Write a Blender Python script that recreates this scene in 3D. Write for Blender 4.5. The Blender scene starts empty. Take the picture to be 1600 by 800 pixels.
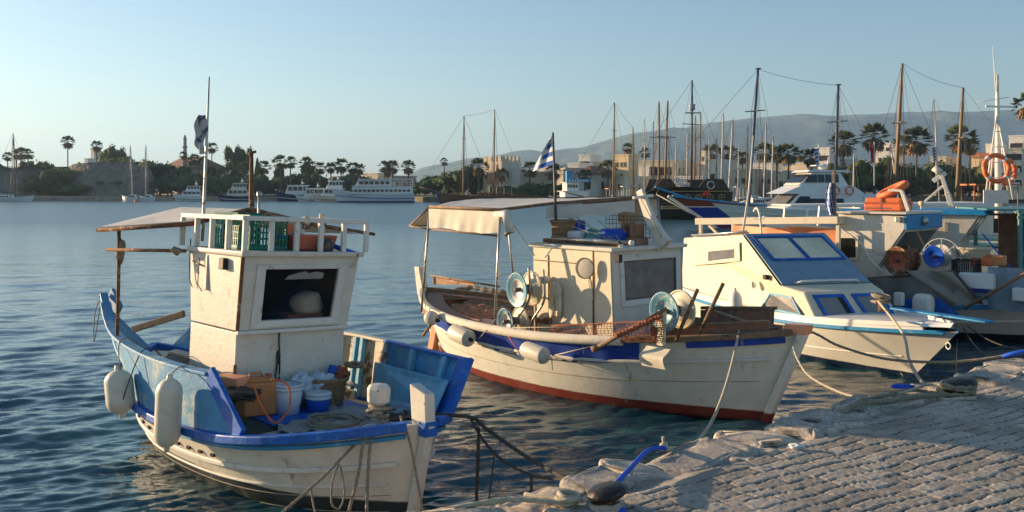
import bpy, math, random
import numpy as np
from mathutils import Vector, Matrix, noise
C = bpy.context.scene.collection
sc = bpy.context.scene
rnd = random.Random(7)
R = math.radians
# ------------------------------------------------------------------ camera
FPX, CAMH, HY = 1400.0, 2.7, 297.0
cd = bpy.data.cameras.new('camera'); cam = bpy.data.objects.new('camera', cd); C.objects.link(cam)
cd.sensor_width = 36; cd.lens = 36*FPX/1600; cd.shift_y = -(400-HY)/1600
cd.clip_start = 0.1; cd.clip_end = 30000
cam.location = (0, 0, CAMH); cam.rotation_euler = (R(90), 0, 0)
sc.camera = cam
# ------------------------------------------------------------------ sky, sun, exposure
SUN_EL = 9.0
SUN_AZ = -67.0                      # degrees clockwise from +Y
w = bpy.data.worlds.new('World'); sc.world = w; w.use_nodes = True
nt = w.node_tree; bg = nt.nodes['Background']
sky = nt.nodes.new('ShaderNodeTexSky'); sky.sky_type = 'NISHITA'; sky.sun_disc = False
sky.sun_elevation = R(SUN_EL); sky.sun_rotation = R(SUN_AZ)
sky.air_density = 1.0; sky.dust_density = 0.55; sky.ozone_density = 2.5
nt.links.new(sky.outputs[0], bg.inputs[0]); bg.inputs[1].default_value = 0.066
sd = bpy.data.lights.new('sun', 'SUN'); sun = bpy.data.objects.new('sun', sd); C.objects.link(sun)
sd.energy = 4.3; sd.angle = R(0.5); sd.color = (1.0, 0.71, 0.43)
s_dir = Vector((math.sin(R(SUN_AZ))*math.cos(R(SUN_EL)), math.cos(R(SUN_AZ))*math.cos(R(SUN_EL)), math.sin(R(SUN_EL))))
sun.rotation_euler = s_dir.to_track_quat('Z', 'Y').to_euler()
vs = sc.view_settings
vs.view_transform = 'Standard'; vs.look = 'None'; vs.exposure = 1.65; vs.gamma = 1; vs.use_curve_mapping = False
sc.render.engine = 'CYCLES'
sc.cycles.max_bounces = 6; sc.cycles.diffuse_bounces = 3; sc.cycles.glossy_bounces = 3
sc.cycles.transmission_bounces = 4; sc.cycles.transparent_max_bounces = 8; sc.cycles.volume_bounces = 0
sc.cycles.caustics_reflective = True; sc.cycles.caustics_refractive = False
# ------------------------------------------------------------------ materials
def mat(name, col, rough=.6, metal=0., var=.12, vs_=6., dirt=None, damt=.0, dsc=3., dedge=.05, streak=None, samt=0., ssc=9.,
        bump=.0, bsc=40., spots=None, sthr=.72, ssz=16., spec=.4, alpha=1., trans=0., ior=1.45, zband=None, coat=0., sheen=0., drough=None):
    m = bpy.data.materials.new(name); m.use_nodes = True
    n = m.node_tree.nodes; l = m.node_tree.links; p = n['Principled BSDF']
    tc = n.new('ShaderNodeTexCoord'); co = tc.outputs['Object']
    def nz(scale, det=5, vec=co, rg=.6):
        t = n.new('ShaderNodeTexNoise'); t.inputs['Scale'].default_value = scale; t.inputs['Detail'].default_value = det
        t.inputs['Roughness'].default_value = rg; l.new(vec, t.inputs['Vector']); return t.outputs[0]
    def ramp(f, a, b):
        r = n.new('ShaderNodeMapRange'); r.inputs[1].default_value = a; r.inputs[2].default_value = b; l.new(f, r.inputs[0]); return r.outputs[0]
    def mix(f, a, b):
        x = n.new('ShaderNodeMix'); x.data_type = 'RGBA'
        if hasattr(f, 'links'): l.new(f, x.inputs[0])
        else: x.inputs[0].default_value = f
        for s, v in ((6, a), (7, b)):
            if hasattr(v, 'links'): l.new(v, x.inputs[s])
            else: x.inputs[s].default_value = (*v[:3], 1)
        return x.outputs[2]
    c = mix(ramp(nz(vs_), .3, .7), [max(0, k*(1-var)) for k in col], [min(1, k*(1+var)) for k in col])
    if zband:                                     # paint bands by height: list of (z, colour, wobble), painted below z
        sx = n.new('ShaderNodeSeparateXYZ'); l.new(co, sx.inputs[0])
        wob = ramp(nz(5), 0, 1)
        for z, bc in zband:
            ma = n.new('ShaderNodeMath'); ma.operation = 'MULTIPLY_ADD'; l.new(wob, ma.inputs[0]); ma.inputs[1].default_value = .03; l.new(sx.outputs[2], ma.inputs[2])
            c = mix(ramp(ma.outputs[0], z+.02, z+.005), c, bc)
    if streak is not None:
        mp = n.new('ShaderNodeMapping'); mp.inputs['Scale'].default_value = (1, 1, .09); l.new(co, mp.inputs[0])
        c = mix(ramp(nz(ssc, 3, mp.outputs[0]), .72-samt*.3, .80-samt*.2), c, streak)
    if spots is not None:
        c = mix(ramp(nz(ssz, 2), sthr, sthr+.03), c, spots)
        c = mix(ramp(nz(ssz*2.7, 2), sthr, sthr+.02), c, [k*.8 for k in spots])
    f = None
    if dirt is not None:
        f = ramp(nz(dsc, 9, rg=.68), .5+(.5-damt)*.4, .5+(.5-damt)*.4+dedge)
        c = mix(f, c, dirt)
    l.new(c, p.inputs['Base Color'])
    p.inputs['Roughness'].default_value = rough; p.inputs['Metallic'].default_value = metal
    p.inputs['Specular IOR Level'].default_value = spec; p.inputs['IOR'].default_value = ior
    p.inputs['Alpha'].default_value = alpha; p.inputs['Transmission Weight'].default_value = trans
    p.inputs['Coat Weight'].default_value = coat
    if f is not None and drough is not None:
        q = n.new('ShaderNodeMapRange'); q.inputs[3].default_value = rough; q.inputs[4].default_value = drough; l.new(f, q.inputs[0]); l.new(q.outputs[0], p.inputs['Roughness'])
    if bump > 0:
        b = n.new('ShaderNodeBump'); b.inputs['Distance'].default_value = .01; b.inputs['Strength'].default_value = bump
        l.new(nz(bsc, 4), b.inputs['Height']); l.new(b.outputs[0], p.inputs['Normal'])
    return m
RUST = (.20, .065, .022); GRIME = (.16, .14, .10)
M = {}
M['seam'] = mat('dark_plank_seam', (.30, .26, .19), .8, var=.3)
M['white'] = mat('weathered_white_paint', (.64, .60, .51), .5, var=.07, dirt=(.36, .27, .17), damt=.30, dsc=7, dedge=.14, streak=(.45, .28, .14), samt=.19, bump=.35, bsc=22, spots=(.30, .13, .06), sthr=.75)
M['cream'] = mat('cream_paint', (.70, .62, .46), .5, var=.07, dirt=(.40, .26, .13), damt=.22, dsc=6, dedge=.15, streak=(.42, .22, .09), samt=.15, bump=.35, bsc=22, spots=(.36, .16, .06), sthr=.73)
M['clean'] = mat('white_gelcoat', (.76, .75, .70), .3, var=.04, dirt=(.45, .40, .30), damt=.12, dsc=5, dedge=.2, streak=(.5, .42, .3), samt=.06, coat=.2)
M['dullwhite'] = mat('dull_white_paint', (.66, .64, .58), .55, var=.08, dirt=(.3, .22, .14), damt=.25, dsc=9, dedge=.1)
M['rust'] = mat('rusty_iron', (.19, .085, .04), .8, var=.4, vs_=18, dirt=(.45, .33, .22), damt=.35, dsc=14, bump=.8, bsc=60)
M['steel'] = mat('galvanised_steel', (.42, .41, .38), .4, .8, var=.15, dirt=RUST, damt=.3, dsc=12, drough=.85)
M['dsteel'] = mat('dark_steel', (.09, .085, .08), .5, .4, var=.2, dirt=RUST, damt=.35, dsc=14)
M['blue'] = mat('bright_blue_paint', (.008, .11, .46), .48, var=.2, dirt=(.10, .26, .42), damt=.36, dsc=11, dedge=.12, bump=.2, bsc=50)
M['bulwark'] = mat('faded_light_blue_paint', (.09, .29, .50), .6, var=.14, vs_=4, dirt=(.55, .58, .50), damt=.44, dsc=3.2, dedge=.16, streak=(.55, .54, .42), samt=.22, bump=.5, bsc=25)
M['blueworn'] = mat('scuffed_blue_paint', (.05, .27, .52), .5, var=.25, dirt=(.38, .50, .56), damt=.42, dsc=5, dedge=.12, bump=.4, bsc=30)
M['innerblue'] = mat('worn_sky_blue_paint', (.13, .40, .60), .55, var=.2, dirt=(.48, .54, .52), damt=.38, dsc=4, dedge=.15, streak=(.5, .55, .52), samt=.2, bump=.4, bsc=30)
M['midblue'] = mat('sea_blue_paint', (.02, .22, .44), .5, var=.15, dirt=(.2, .32, .4), damt=.2, dsc=6, dedge=.1)
M['peel'] = mat('peeling_white_paint', (.62, .58, .46), .6, var=.1, dirt=(.24, .15, .08), damt=.42, dsc=5, dedge=.04, bump=.5, bsc=30)
M['deckgrey'] = mat('grey_deck_paint', (.34, .35, .33), .75, var=.2, dirt=(.16, .17, .16), damt=.4, dsc=8, dedge=.2, bump=.5, bsc=60)
M['navy'] = mat('dark_blue_canvas', (.012, .055, .34), .6, var=.25, dirt=(.35, .38, .42), damt=.18, dsc=4, dedge=.25, streak=(.30, .36, .45), samt=.12)
M['wood'] = mat('weathered_wood', (.22, .14, .085), .75, var=.3, vs_=12, dirt=(.09, .055, .035), damt=.3, dsc=10, bump=.7, bsc=45)
M['brownpaint'] = mat('brown_deck_paint', (.25, .125, .08), .6, var=.25, dirt=(.35, .25, .17), damt=.3, dsc=7, dedge=.1, bump=.4)
M['varnish'] = mat('varnished_wood', (.26, .10, .03), .35, var=.3, vs_=10)
M['rope'] = mat('old_grey_rope', (.30, .26, .19), .9, var=.3, vs_=40, bump=1., bsc=150)
M['ropedark'] = mat('dark_wet_rope', (.07, .065, .055), .9, var=.3, vs_=40, bump=1., bsc=150)
M['ropelight'] = mat('pale_rope', (.52, .46, .34), .9, var=.2, vs_=40, bump=1., bsc=150)
M['ropeblue'] = mat('blue_rope_sleeve', (.01, .08, .50), .6, var=.2)
M['ropeorange'] = mat('orange_cord', (.55, .13, .04), .8, var=.2)
M['fender'] = mat('dirty_white_vinyl', (.66, .61, .50), .42, var=.08, dirt=(.26, .22, .15), damt=.38, dsc=6, dedge=.3)
M['fenderblack'] = mat('black_rubber', (.02, .02, .02), .6, var=.2)
M['glass'] = mat('dark_window_glass', (.012, .014, .014), .08, var=.1, spec=.6)
M['interior'] = mat('dark_interior_shade', (.035, .03, .025), .9, var=.3)
M['clearglass'] = mat('clear_window_glass', (.9, .92, .9), .03, var=.02, trans=1., ior=1.1, dirt=(.6, .6, .55), damt=.1, spec=.6)
M['dirtyglass'] = mat('salt_crusted_glass', (.13, .13, .135), .25, var=.3, vs_=5, dirt=(.24, .24, .23), damt=.4, dsc=4, dedge=.3, spec=.5)
M['jerry'] = mat('amber_plastic', (.52, .21, .075), .45, var=.12, dirt=(.30, .13, .06), damt=.2, dedge=.3)
M['bucket'] = mat('milky_plastic', (.60, .64, .66), .4, var=.06, dirt=(.35, .36, .34), damt=.18, dedge=.3)
M['bluepl'] = mat('blue_plastic', (.012, .09, .50), .4, var=.1)
M['greenpl'] = mat('green_plastic', (.012, .17, .12), .45, var=.15)
M['blackpl'] = mat('dark_plastic', (.022, .024, .028), .5, var=.2)
M['orange'] = mat('orange_plastic', (.72, .17, .055), .5, var=.12, dirt=(.45, .15, .08), damt=.2, dedge=.3)
M['salmon'] = mat('salmon_tarpaulin', (.78, .33, .18), .6, var=.06, bump=.3, bsc=8)
M['terracotta'] = mat('terracotta_plastic', (.42, .12, .07), .55, var=.15)
M['canvas'] = mat('cream_canvas', (.72, .66, .53), .85, var=.1, vs_=3, dirt=(.36, .29, .20), damt=.25, dsc=5, dedge=.3, bump=.5, bsc=12)
M['greycanvas'] = mat('pale_grey_canvas', (.58, .56, .51), .85, var=.1, vs_=3, dirt=(.28, .25, .21), damt=.25, dsc=4, dedge=.3, bump=.5, bsc=9)
M['darktarp'] = mat('grey_tarpaulin', (.17, .165, .155), .6, var=.2, vs_=3, dirt=(.09, .09, .09), damt=.3, dsc=5, dedge=.3, bump=.6, bsc=7)
M['basket'] = mat('woven_cane', (.30, .18, .09), .8, var=.35, vs_=60, dirt=(.12, .07, .04), damt=.35, dsc=30, bump=1., bsc=90)
M['net'] = mat('red_brown_net', (.33, .11, .06), .9, var=.35, vs_=60, bump=1., bsc=120)
M['netpale'] = mat('sandy_net', (.42, .24, .15), .95, var=.3, vs_=50, dirt=(.22, .09, .05), damt=.45, dsc=20, bump=1., bsc=90)
M['cloth'] = mat('blue_grey_cloth', (.20, .27, .33), .9, var=.15)
M['bag'] = mat('pale_plastic_bag', (.50, .58, .66), .35, var=.1, dirt=(.30, .42, .58), damt=.35, dedge=.3)
M['lamp'] = mat('amber_lamp_glass', (.72, .55, .36), .25, var=.1)
M['flagblue'] = mat('flag_blue', (.015, .10, .42), .8, var=.08)
M['flagwhite'] = mat('flag_white', (.66, .66, .66), .8, var=.06)
M['flagred'] = mat('flag_red', (.55, .05, .035), .8, var=.08)
M['faded'] = mat('faded_rag', (.44, .44, .43), .9, var=.3, vs_=8, dirt=(.07, .10, .18), damt=.4, dsc=8)
M['plateblue'] = mat('enamel_light_blue', (.15, .33, .42), .4, var=.12, dirt=(.55, .53, .44), damt=.36, dsc=14)
M['deepblue'] = mat('deep_blue_enamel', (.01, .07, .42), .3, var=.1)
M['cwhite'] = mat('white_plastic', (.72, .70, .64), .4, var=.05)
M['curtain'] = mat('grey_curtain', (.34, .34, .33), .9, var=.25, vs_=20)
M['teal'] = mat('teal_steel', (.10, .26, .26), .5, .2, var=.15, dirt=RUST, damt=.2, dsc=10)
M['styro'] = mat('styrofoam', (.66, .68, .68), .8, var=.05)
SPLIT = {'window', 'side_window', 'trim', 'screen', 'dark_panel', 'canopy_post', 'awning_post', 'side_deck', 'roof_post', 'bench', 'roof_pipe', 'rub_strip', 'gunwale', 'plank_seam', 'toe_rail', 'moulding', 'frame_rail', 'corner_strip', 'scupper', 'bulwark_pirate'}
# ------------------------------------------------------------------ mesh builder
class MB:
    def __init__(s): s.v = []; s.f = []; s.m = []; s.s = []
    def add(s, vs, fs, mi=0, sm=False):
        o = len(s.v); s.v += [tuple(v) for v in vs]
        for f in fs: s.f.append([o+i for i in f]); s.m.append(mi); s.s.append(sm)
        return s
    def hexa(s, p, mi=0):      # 8 points: bottom 4 ccw, top 4 ccw
        return s.add(p, [(3, 2, 1, 0), (4, 5, 6, 7), (0, 1, 5, 4), (1, 2, 6, 5), (2, 3, 7, 6), (3, 0, 4, 7)], mi)
    def box(s, x0, x1, y0, y1, z0, z1, mi=0):
        return s.hexa([(x0, y0, z0), (x1, y0, z0), (x1, y1, z0), (x0, y1, z0), (x0, y0, z1), (x1, y0, z1), (x1, y1, z1), (x0, y1, z1)], mi)
    def bar(s, a, b, w, h=None, up=(0, 0, 1), mi=0):
        a = Vector(a); b = Vector(b); h = h or w; d = (b-a).normalized(); up = Vector(up)
        x = d.cross(up)
        if x.length < 1e-4: x = d.cross(Vector((1, 0, 0)))
        x.normalize(); y = x.cross(d).normalized(); x *= w/2; y *= h/2
        return s.add([a-x-y, a+x-y, a+x+y, a-x+y, b-x-y, b+x-y, b+x+y, b-x+y], [(0, 1, 2, 3), (7, 6, 5, 4), (1, 0, 4, 5), (2, 1, 5, 6), (3, 2, 6, 7), (0, 3, 7, 4)], mi)
    def sweep(s, pts, prof, up=(0, 0, 1), mi=0, closed=False, sm=False, scale=None):
        pts = [Vector(p) for p in pts]; n = len(pts); k = len(prof); vs = []
        for i, p in enumerate(pts):
            if closed: d = pts[(i+1) % n]-pts[i-1]
            else: d = pts[min(i+1, n-1)]-pts[max(i-1, 0)]
            d.normalize(); x = d.cross(Vector(up))
            if x.length < 1e-4: x = d.cross(Vector((1, .01, 0)))
            x.normalize(); y = x.cross(d).normalized()
            q = scale[i] if scale else 1
            for a, b in prof: vs.append(p+x*(a*q)+y*(b*q))
        fs = []
        for i in range(n if closed else n-1):
            j = (i+1) % n
            for c in range(k): e = (c+1) % k; fs.append((i*k+c, i*k+e, j*k+e, j*k+c))
        s.add(vs, fs, mi, sm)
        if not closed: o = len(s.v)-len(vs); s.f += [[o+c for c in range(k)][::-1], [o+(n-1)*k+c for c in range(k)]]; s.m += [mi, mi]; s.s += [False, False]
        return s
    def tube(s, pts, r, n=8, mi=0, rr=None, closed=False):
        return s.sweep(pts, [(math.cos(2*math.pi*k/n)*r, math.sin(2*math.pi*k/n)*r) for k in range(n)], (0.013, .02, 1), mi, closed, True, rr)
    def lathe(s, prof, o=(0, 0, 0), ax=(0, 0, 1), n=20, mi=0, sm=True, mis=None):   # prof (radius, height)
        ax = Vector(ax).normalized(); o = Vector(o); x = ax.orthogonal().normalized(); y = ax.cross(x)
        vs = []; fs = []
        for r, h in prof:
            for k in range(n):
                a = 2*math.pi*k/n; vs.append(o+ax*h+(x*math.cos(a)+y*math.sin(a))*r)
        for i in range(len(prof)-1):
            for k in range(n): e = (k+1) % n; fs.append((i*n+k, i*n+e, (i+1)*n+e, (i+1)*n+k))
        b = len(s.f); s.add(vs, fs, mi, sm)
        if mis:
            for i in range(len(prof)-1):
                for k in range(n): s.m[b+i*n+k] = mis[i]
        return s
    def grid(s, fn, nu, nv, mi=0, sm=True, mif=None):
        vs = [fn(i/nu, j/nv) for i in range(nu+1) for j in range(nv+1)]; b = len(s.f)
        s.add(vs, [(i*(nv+1)+j, (i+1)*(nv+1)+j, (i+1)*(nv+1)+j+1, i*(nv+1)+j+1) for i in range(nu) for j in range(nv)], mi, sm)
        if mif:
            for i in range(nu):
                for j in range(nv): s.m[b+i*nv+j] = mif((i+.5)/nu, (j+.5)/nv)
        return s
    def sheet(s, pts, th, mi=0, nrm=None):   # polygon given thickness along its normal
        p = [Vector(q) for q in pts]; n = nrm and Vector(nrm).normalized() or (p[1]-p[0]).cross(p[2]-p[0]).normalized(); k = len(p)
        return s.add(p+[q-n*th for q in p], [tuple(range(k)), tuple(range(2*k-1, k-1, -1))]+[(i, i+k, (i+1) % k+k, (i+1) % k) for i in range(k)], mi)
    def frame(s, pts, wd, th, mi=0, out=0.):    # rectangular ring round quad pts (ccw seen from outside), thickness th
        p = [Vector(q) for q in pts]; c = sum(p, Vector())/4; n = (p[1]-p[0]).cross(p[3]-p[0]).normalized()
        inn = []
        for i in range(4):
            a = (p[(i+1) % 4]-p[i]).normalized(); b = (p[i-1]-p[i]).normalized(); inn.append(p[i]+(a+b)*wd)
        for i in range(4):
            j = (i+1) % 4
            s.hexa([p[i]+n*out, p[j]+n*out, inn[j]+n*out, inn[i]+n*out, p[i]+n*(out+th), p[j]+n*(out+th), inn[j]+n*(out+th), inn[i]+n*(out+th)], mi)
        return inn
    def blob(s, c, r, sub=2, amp=.15, seed=0, mi=0, sq=None, fr=1.6):
        import bmesh as _b
        bm = _b.new(); _b.ops.create_icosphere(bm, subdivisions=sub, radius=1)
        vs = []
        for v in bm.verts:
            d = v.co.normalized(); q = d*(1+amp*noise.noise(d*fr+Vector((seed*3.1, seed*1.7, 0)))*2)
            if sq: q = Vector([math.copysign(abs(t)**sq, t) for t in q])
            vs.append((c[0]+q.x*r[0], c[1]+q.y*r[1], c[2]+q.z*r[2]))
        fs = [[v.index for v in f.verts] for f in bm.faces]; bm.free()
        return s.add(vs, fs, mi, True)
    def mesh(s, name, mats):
        me = bpy.data.meshes.new(name); me.from_pydata(s.v, [], s.f)
        for m in (mats if isinstance(mats, (list, tuple)) else [mats]): me.materials.append(M[m] if isinstance(m, str) else m)
        me.polygons.foreach_set('material_index', s.m); me.polygons.foreach_set('use_smooth', s.s); me.update()
        return me
    def comps(s):
        par = list(range(len(s.v)))
        def fd(i):
            while par[i] != i: par[i] = par[par[i]]; i = par[i]
            return i
        for f in s.f:
            for k in f[1:]: par[fd(k)] = fd(f[0])
        out = {}
        for i, f in enumerate(s.f): out.setdefault(fd(f[0]), []).append(i)
        return list(out.values())
    def build(s, name, mats, parent=None, bevel=0., segs=2, label=None):
        if name in SPLIT:
            cs = s.comps()
            if len(cs) > 1:
                o = None
                for c in cs:
                    q = MB(); ids = sorted({k for i in c for k in s.f[i]}); mp = {k: j for j, k in enumerate(ids)}
                    q.v = [s.v[k] for k in ids]; q.f = [[mp[k] for k in s.f[i]] for i in c]; q.m = [s.m[i] for i in c]; q.s = [s.s[i] for i in c]
                    o = q._build(name, mats, parent, bevel, segs, label)
                return o
        return s._build(name, mats, parent, bevel, segs, label)
    def _build(s, name, mats, parent=None, bevel=0., segs=2, label=None):
        o = bpy.data.objects.new(name, s.mesh(name, mats)); C.objects.link(o)
        if parent is not None: o.parent = parent
        if bevel:
            b = o.modifiers.new('bevel', 'BEVEL'); b.width = bevel; b.segments = segs; b.limit_method = 'ANGLE'; b.angle_limit = R(40)
        if label: o['label'] = label
        return o
def tag(o, label=None, cat=None, group=None, kind=None):
    if label: o['label'] = label
    if cat: o['category'] = cat
    if group: o['group'] = group
    if kind: o['kind'] = kind
    return o
class Fr:      # a placed frame: origin, heading (x forward), roll / pitch in degrees
    def __init__(s, o, hd=(1, 0), roll=0, pitch=0):
        d = Vector((hd[0], hd[1], 0)).normalized(); a = math.atan2(d.y, d.x)
        s.M = Matrix.Translation(Vector(o)) @ Matrix.Rotation(a, 4, 'Z') @ Matrix.Rotation(R(-pitch), 4, 'Y') @ Matrix.Rotation(R(roll), 4, 'X')
        s.I = s.M.inverted()
    def w(s, p): return s.M @ Vector(p)
    def l(s, p): return s.I @ Vector(p)
    def hit(s, px, py, ax, val):       # where the line of sight of a photo pixel meets a local plane
        o = s.I @ Vector((0, 0, CAMH)); d = (s.I.to_3x3() @ Vector(((px-800)/FPX, 1, (HY-py)/FPX))); i = 'xyz'.index(ax)
        return o+d*((val-o[i])/d[i])
def bowframe(bow, hd, L, roll=0, pitch=0):
    d = Vector((hd[0], hd[1])).normalized(); return Fr((bow[0]-d.x*L, bow[1]-d.y*L, 0), hd, roll, pitch)
def P(px, py, Y): return Vector(((px-800)/FPX*Y, Y, CAMH-(py-HY)/FPX*Y))
def W(px, py, z): Y = (CAMH-z)*FPX/(py-HY); return Vector(((px-800)/FPX*Y, Y, z))
def thing(name, label, cat, fr=None, group=None, loc=None, rz=0):
    o = bpy.data.objects.new(name, None); C.objects.link(o); o.empty_display_size = .2
    if fr is not None: o.matrix_world = fr.M.copy()
    elif loc is not None: o.location = loc; o.rotation_euler = (0, 0, rz)
    return tag(o, label, cat, group)
def solo(mb, name, mats, label, cat, loc=(0, 0, 0), group=None, rz=0, bevel=0., kind=None, fr=None):   # a thing that is one mesh
    o = mb.build(name, mats, None, bevel); o.location = loc; o.rotation_euler = (0, 0, rz)
    if fr is not None: o.matrix_world = fr.M.copy()
    return tag(o, label, cat, group, kind)
def copy_tree(o, parent=None):
    c = o.copy(); C.objects.link(c)
    if parent is not None: c.parent = parent
    for ch in list(o.children): copy_tree(ch, c)
    return c
def sub(fr, p, rz=0):       # frame at local point p of fr
    g = Fr((0, 0, 0)); g.M = fr.M @ Matrix.Translation(Vector(p)) @ Matrix.Rotation(rz, 4, 'Z'); g.I = g.M.inverted(); return g
def catmull(pts, k=6, closed=False):
    p = [Vector(q) for q in pts]; n = len(p); out = []
    for i in range(n if closed else n-1):
        if closed: a, b, c, d = p[i-1], p[i], p[(i+1) % n], p[(i+2) % n]
        else: a, b, c, d = p[max(i-1, 0)], p[i], p[i+1], p[min(i+2, n-1)]
        for j in range(k):
            t = j/k; out.append(.5*((2*b)+(c-a)*t+(2*a-5*b+4*c-d)*t*t+(3*b-a-3*c+d)*t**3))
    if not closed: out.append(p[-1])
    return out
def strand(b, pts, r, mi=0):
    pts = [Vector(p) for p in pts]; d = [0.]
    for i in range(1, len(pts)): d.append(d[-1]+(pts[i]-pts[i-1]).length)
    n_ = int(max(8, min(420, d[-1]/(r*1.1)))); P_ = np.array([tuple(p) for p in pts]); ds = np.linspace(0, d[-1], n_+1)
    Q = np.stack([np.interp(ds, d, P_[:, k]) for k in range(3)], 1); vs = []; k = 9
    for i in range(n_+1):
        t = Vector(Q[min(i+1, n_)]-Q[max(i-1, 0)]).normalized(); x = t.cross(Vector((.013, .02, 1)))
        if x.length < 1e-4: x = t.cross(Vector((1, 0, 0)))
        x.normalize(); y = x.cross(t); tw = ds[i]/(r*5.5)*2.1
        for c in range(k):
            a = 6.2832*c/k; rr = r*(.80+.30*abs(math.cos(1.5*(a-tw)))); p = Vector(Q[i])+x*(math.cos(a)*rr)+y*(math.sin(a)*rr); vs.append(p)
    fs = [(i*k+c, i*k+(c+1) % k, (i+1)*k+(c+1) % k, (i+1)*k+c) for i in range(n_) for c in range(k)]
    b.add(vs, fs, mi, True); b.f += [[len(b.v)-len(vs)+c for c in range(k)][::-1], [len(b.v)-k+c for c in range(k)]]; b.m += [mi, mi]; b.s += [False, False]
def rope(name, pts, r, m, label, cat='rope', group=None, k=8, twist=True):
    pts = [Vector(p) for p in pts]; o = pts[0].copy(); q = catmull([p-o for p in pts], k); b = MB()
    strand(b, q, r) if m != 'ropeblue' else b.tube(q, r, 8)
    return solo(b, name, m, label, cat, o, group)
def sag(a, b, s, n=6):
    a = Vector(a); b = Vector(b); return [a.lerp(b, i/n)-Vector((0, 0, s*4*(i/n)*(1-i/n))) for i in range(n+1)]
# ================================================================== water
def water_mat():
    m = bpy.data.materials.new('harbour_water'); m.use_nodes = True; n = m.node_tree.nodes; l = m.node_tree.links; p = n['Principled BSDF']
    p.inputs['Base Color'].default_value = (.012, .075, .100, 1); p.inputs['Roughness'].default_value = .06; p.inputs['IOR'].default_value = 1.333
    p.inputs['Specular IOR Level'].default_value = 1.0
    tc = n.new('ShaderNodeTexCoord'); co = tc.outputs['Object']
    def nz(sc_, det, dist, vec): 
        t = n.new('ShaderNodeTexNoise'); t.inputs['Scale'].default_value = sc_; t.inputs['Detail'].default_value = det; t.inputs['Distortion'].default_value = dist; l.new(vec, t.inputs[0]); return t.outputs[0]
    mp = n.new('ShaderNodeMapping'); mp.inputs['Scale'].default_value = (.62, 1.5, 1); mp.inputs['Rotation'].default_value = (0, 0, R(12)); l.new(co, mp.inputs[0])
    a = nz(1.5, 2, .5, mp.outputs[0]); b = nz(9, 3, .6, mp.outputs[0]); c = nz(.33, 2, 0, mp.outputs[0])
    def mul(x, k): q = n.new('ShaderNodeMath'); q.operation = 'MULTIPLY'; l.new(x, q.inputs[0]); q.inputs[1].default_value = k; return q.outputs[0]
    def add(x, y): q = n.new('ShaderNodeMath'); q.operation = 'ADD'; l.new(x, q.inputs[0]); l.new(y, q.inputs[1]); return q.outputs[0]
    h = add(add(mul(a, WAVE*.5), mul(b, WAVE*.13)), mul(c, WAVE*1.0))
    bp = n.new('ShaderNodeBump'); bp.inputs['Strength'].default_value = 1; bp.inputs['Distance'].default_value = 1.0; l.new(h, bp.inputs['Height'])
    l.new(bp.outputs[0], p.inputs['Normal'])
    sx = n.new('ShaderNodeSeparateXYZ'); l.new(co, sx.inputs[0]); mr = n.new('ShaderNodeMapRange')
    for k_, v_ in ((1, 14), (2, 75), (3, .05), (4, .34)): mr.inputs[k_].default_value = v_
    l.new(sx.outputs[1], mr.inputs[0]); l.new(mr.outputs[0], p.inputs['Roughness'])
    return m
WAVE = .06
def water_mesh():
    Y0, Y1, nr, ncol = 3.2, 70., 800, 900
    v = np.linspace(0, 1, nr+1); py0, py1 = CAMH*FPX/Y0, CAMH*FPX/Y1; Yr = CAMH*FPX/(py0+(py1-py0)*v**.93)
    u = np.linspace(-1, 1, ncol+1); X = u[None, :]*(.78*Yr[:, None]+5); Yg = np.repeat(Yr[:, None], ncol+1, 1)
    sp = np.maximum(np.gradient(Yr)[:, None]*np.ones_like(X), (.78*Yg+5)*2/ncol)
    Z = np.zeros_like(X); r = np.random.RandomState(4); n_ = 110
    for k in range(n_):
        lam = .085*(2.3/.085)**((k+.5)/n_); th = R(108+r.normal(0, 21)); A = lam*(.0092 if lam < .4 else .0052 if lam < .9 else .0028)
        ph = r.uniform(0, 6.28); kx, ky = 2*math.pi/lam*math.cos(th), 2*math.pi/lam*math.sin(th)
        w_ = np.clip((lam/sp-2.5)/3, 0, 1); wx = X+.12*np.sin(Yg*.9+k)+.2*np.sin(X*.31+k*2); wy = Yg+.12*np.sin(X*.7+k*1.7)
        env = .65+.35*np.sin(X*.35+k*1.1)*np.sin(Yg*.27+k*.7)
        s_ = np.sin(kx*wx+ky*wy+ph); Z += A*w_*env*(s_+.25*np.cos(2*(kx*wx+ky*wy+ph)))
    Z *= np.clip((1-np.abs(u))/.03, 0, 1)[None, :]*np.clip(np.minimum(v, 1-v)/.02, 0, 1)[:, None]
    n1 = ncol+1; co = np.stack([X, Yg, Z], -1).reshape(-1, 3); big = np.array([(-9000, -200, 0), (9000, -200, 0), (9000, 9000, 0), (-9000, 9000, 0)], float)
    idx = np.arange((nr+1)*n1).reshape(nr+1, n1); q = np.stack([idx[:-1, :-1], idx[:-1, 1:], idx[1:, 1:], idx[1:, :-1]], -1).reshape(-1, 4)
    b0 = len(co); a_, b_, c_, d_ = idx[0, 0], idx[0, -1], idx[-1, -1], idx[-1, 0]
    ring = np.array([[b0, b0+1, b_, a_], [b0+1, b0+2, c_, b_], [b0+2, b0+3, d_, c_], [b0+3, b0, a_, d_]])
    co = np.vstack([co, big]); q = np.vstack([q, ring]); me = bpy.data.meshes.new('water')
    me.vertices.add(len(co)); me.vertices.foreach_set('co', co.ravel()); me.loops.add(q.size); me.loops.foreach_set('vertex_index', q.ravel().astype(np.int32))
    me.polygons.add(len(q)); me.polygons.foreach_set('loop_start', np.arange(0, q.size, 4, dtype=np.int32)); me.polygons.foreach_set('use_smooth', np.ones(len(q), bool)); me.update(calc_edges=True); me.validate()
    me.materials.append(water_mat()); return me
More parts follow.
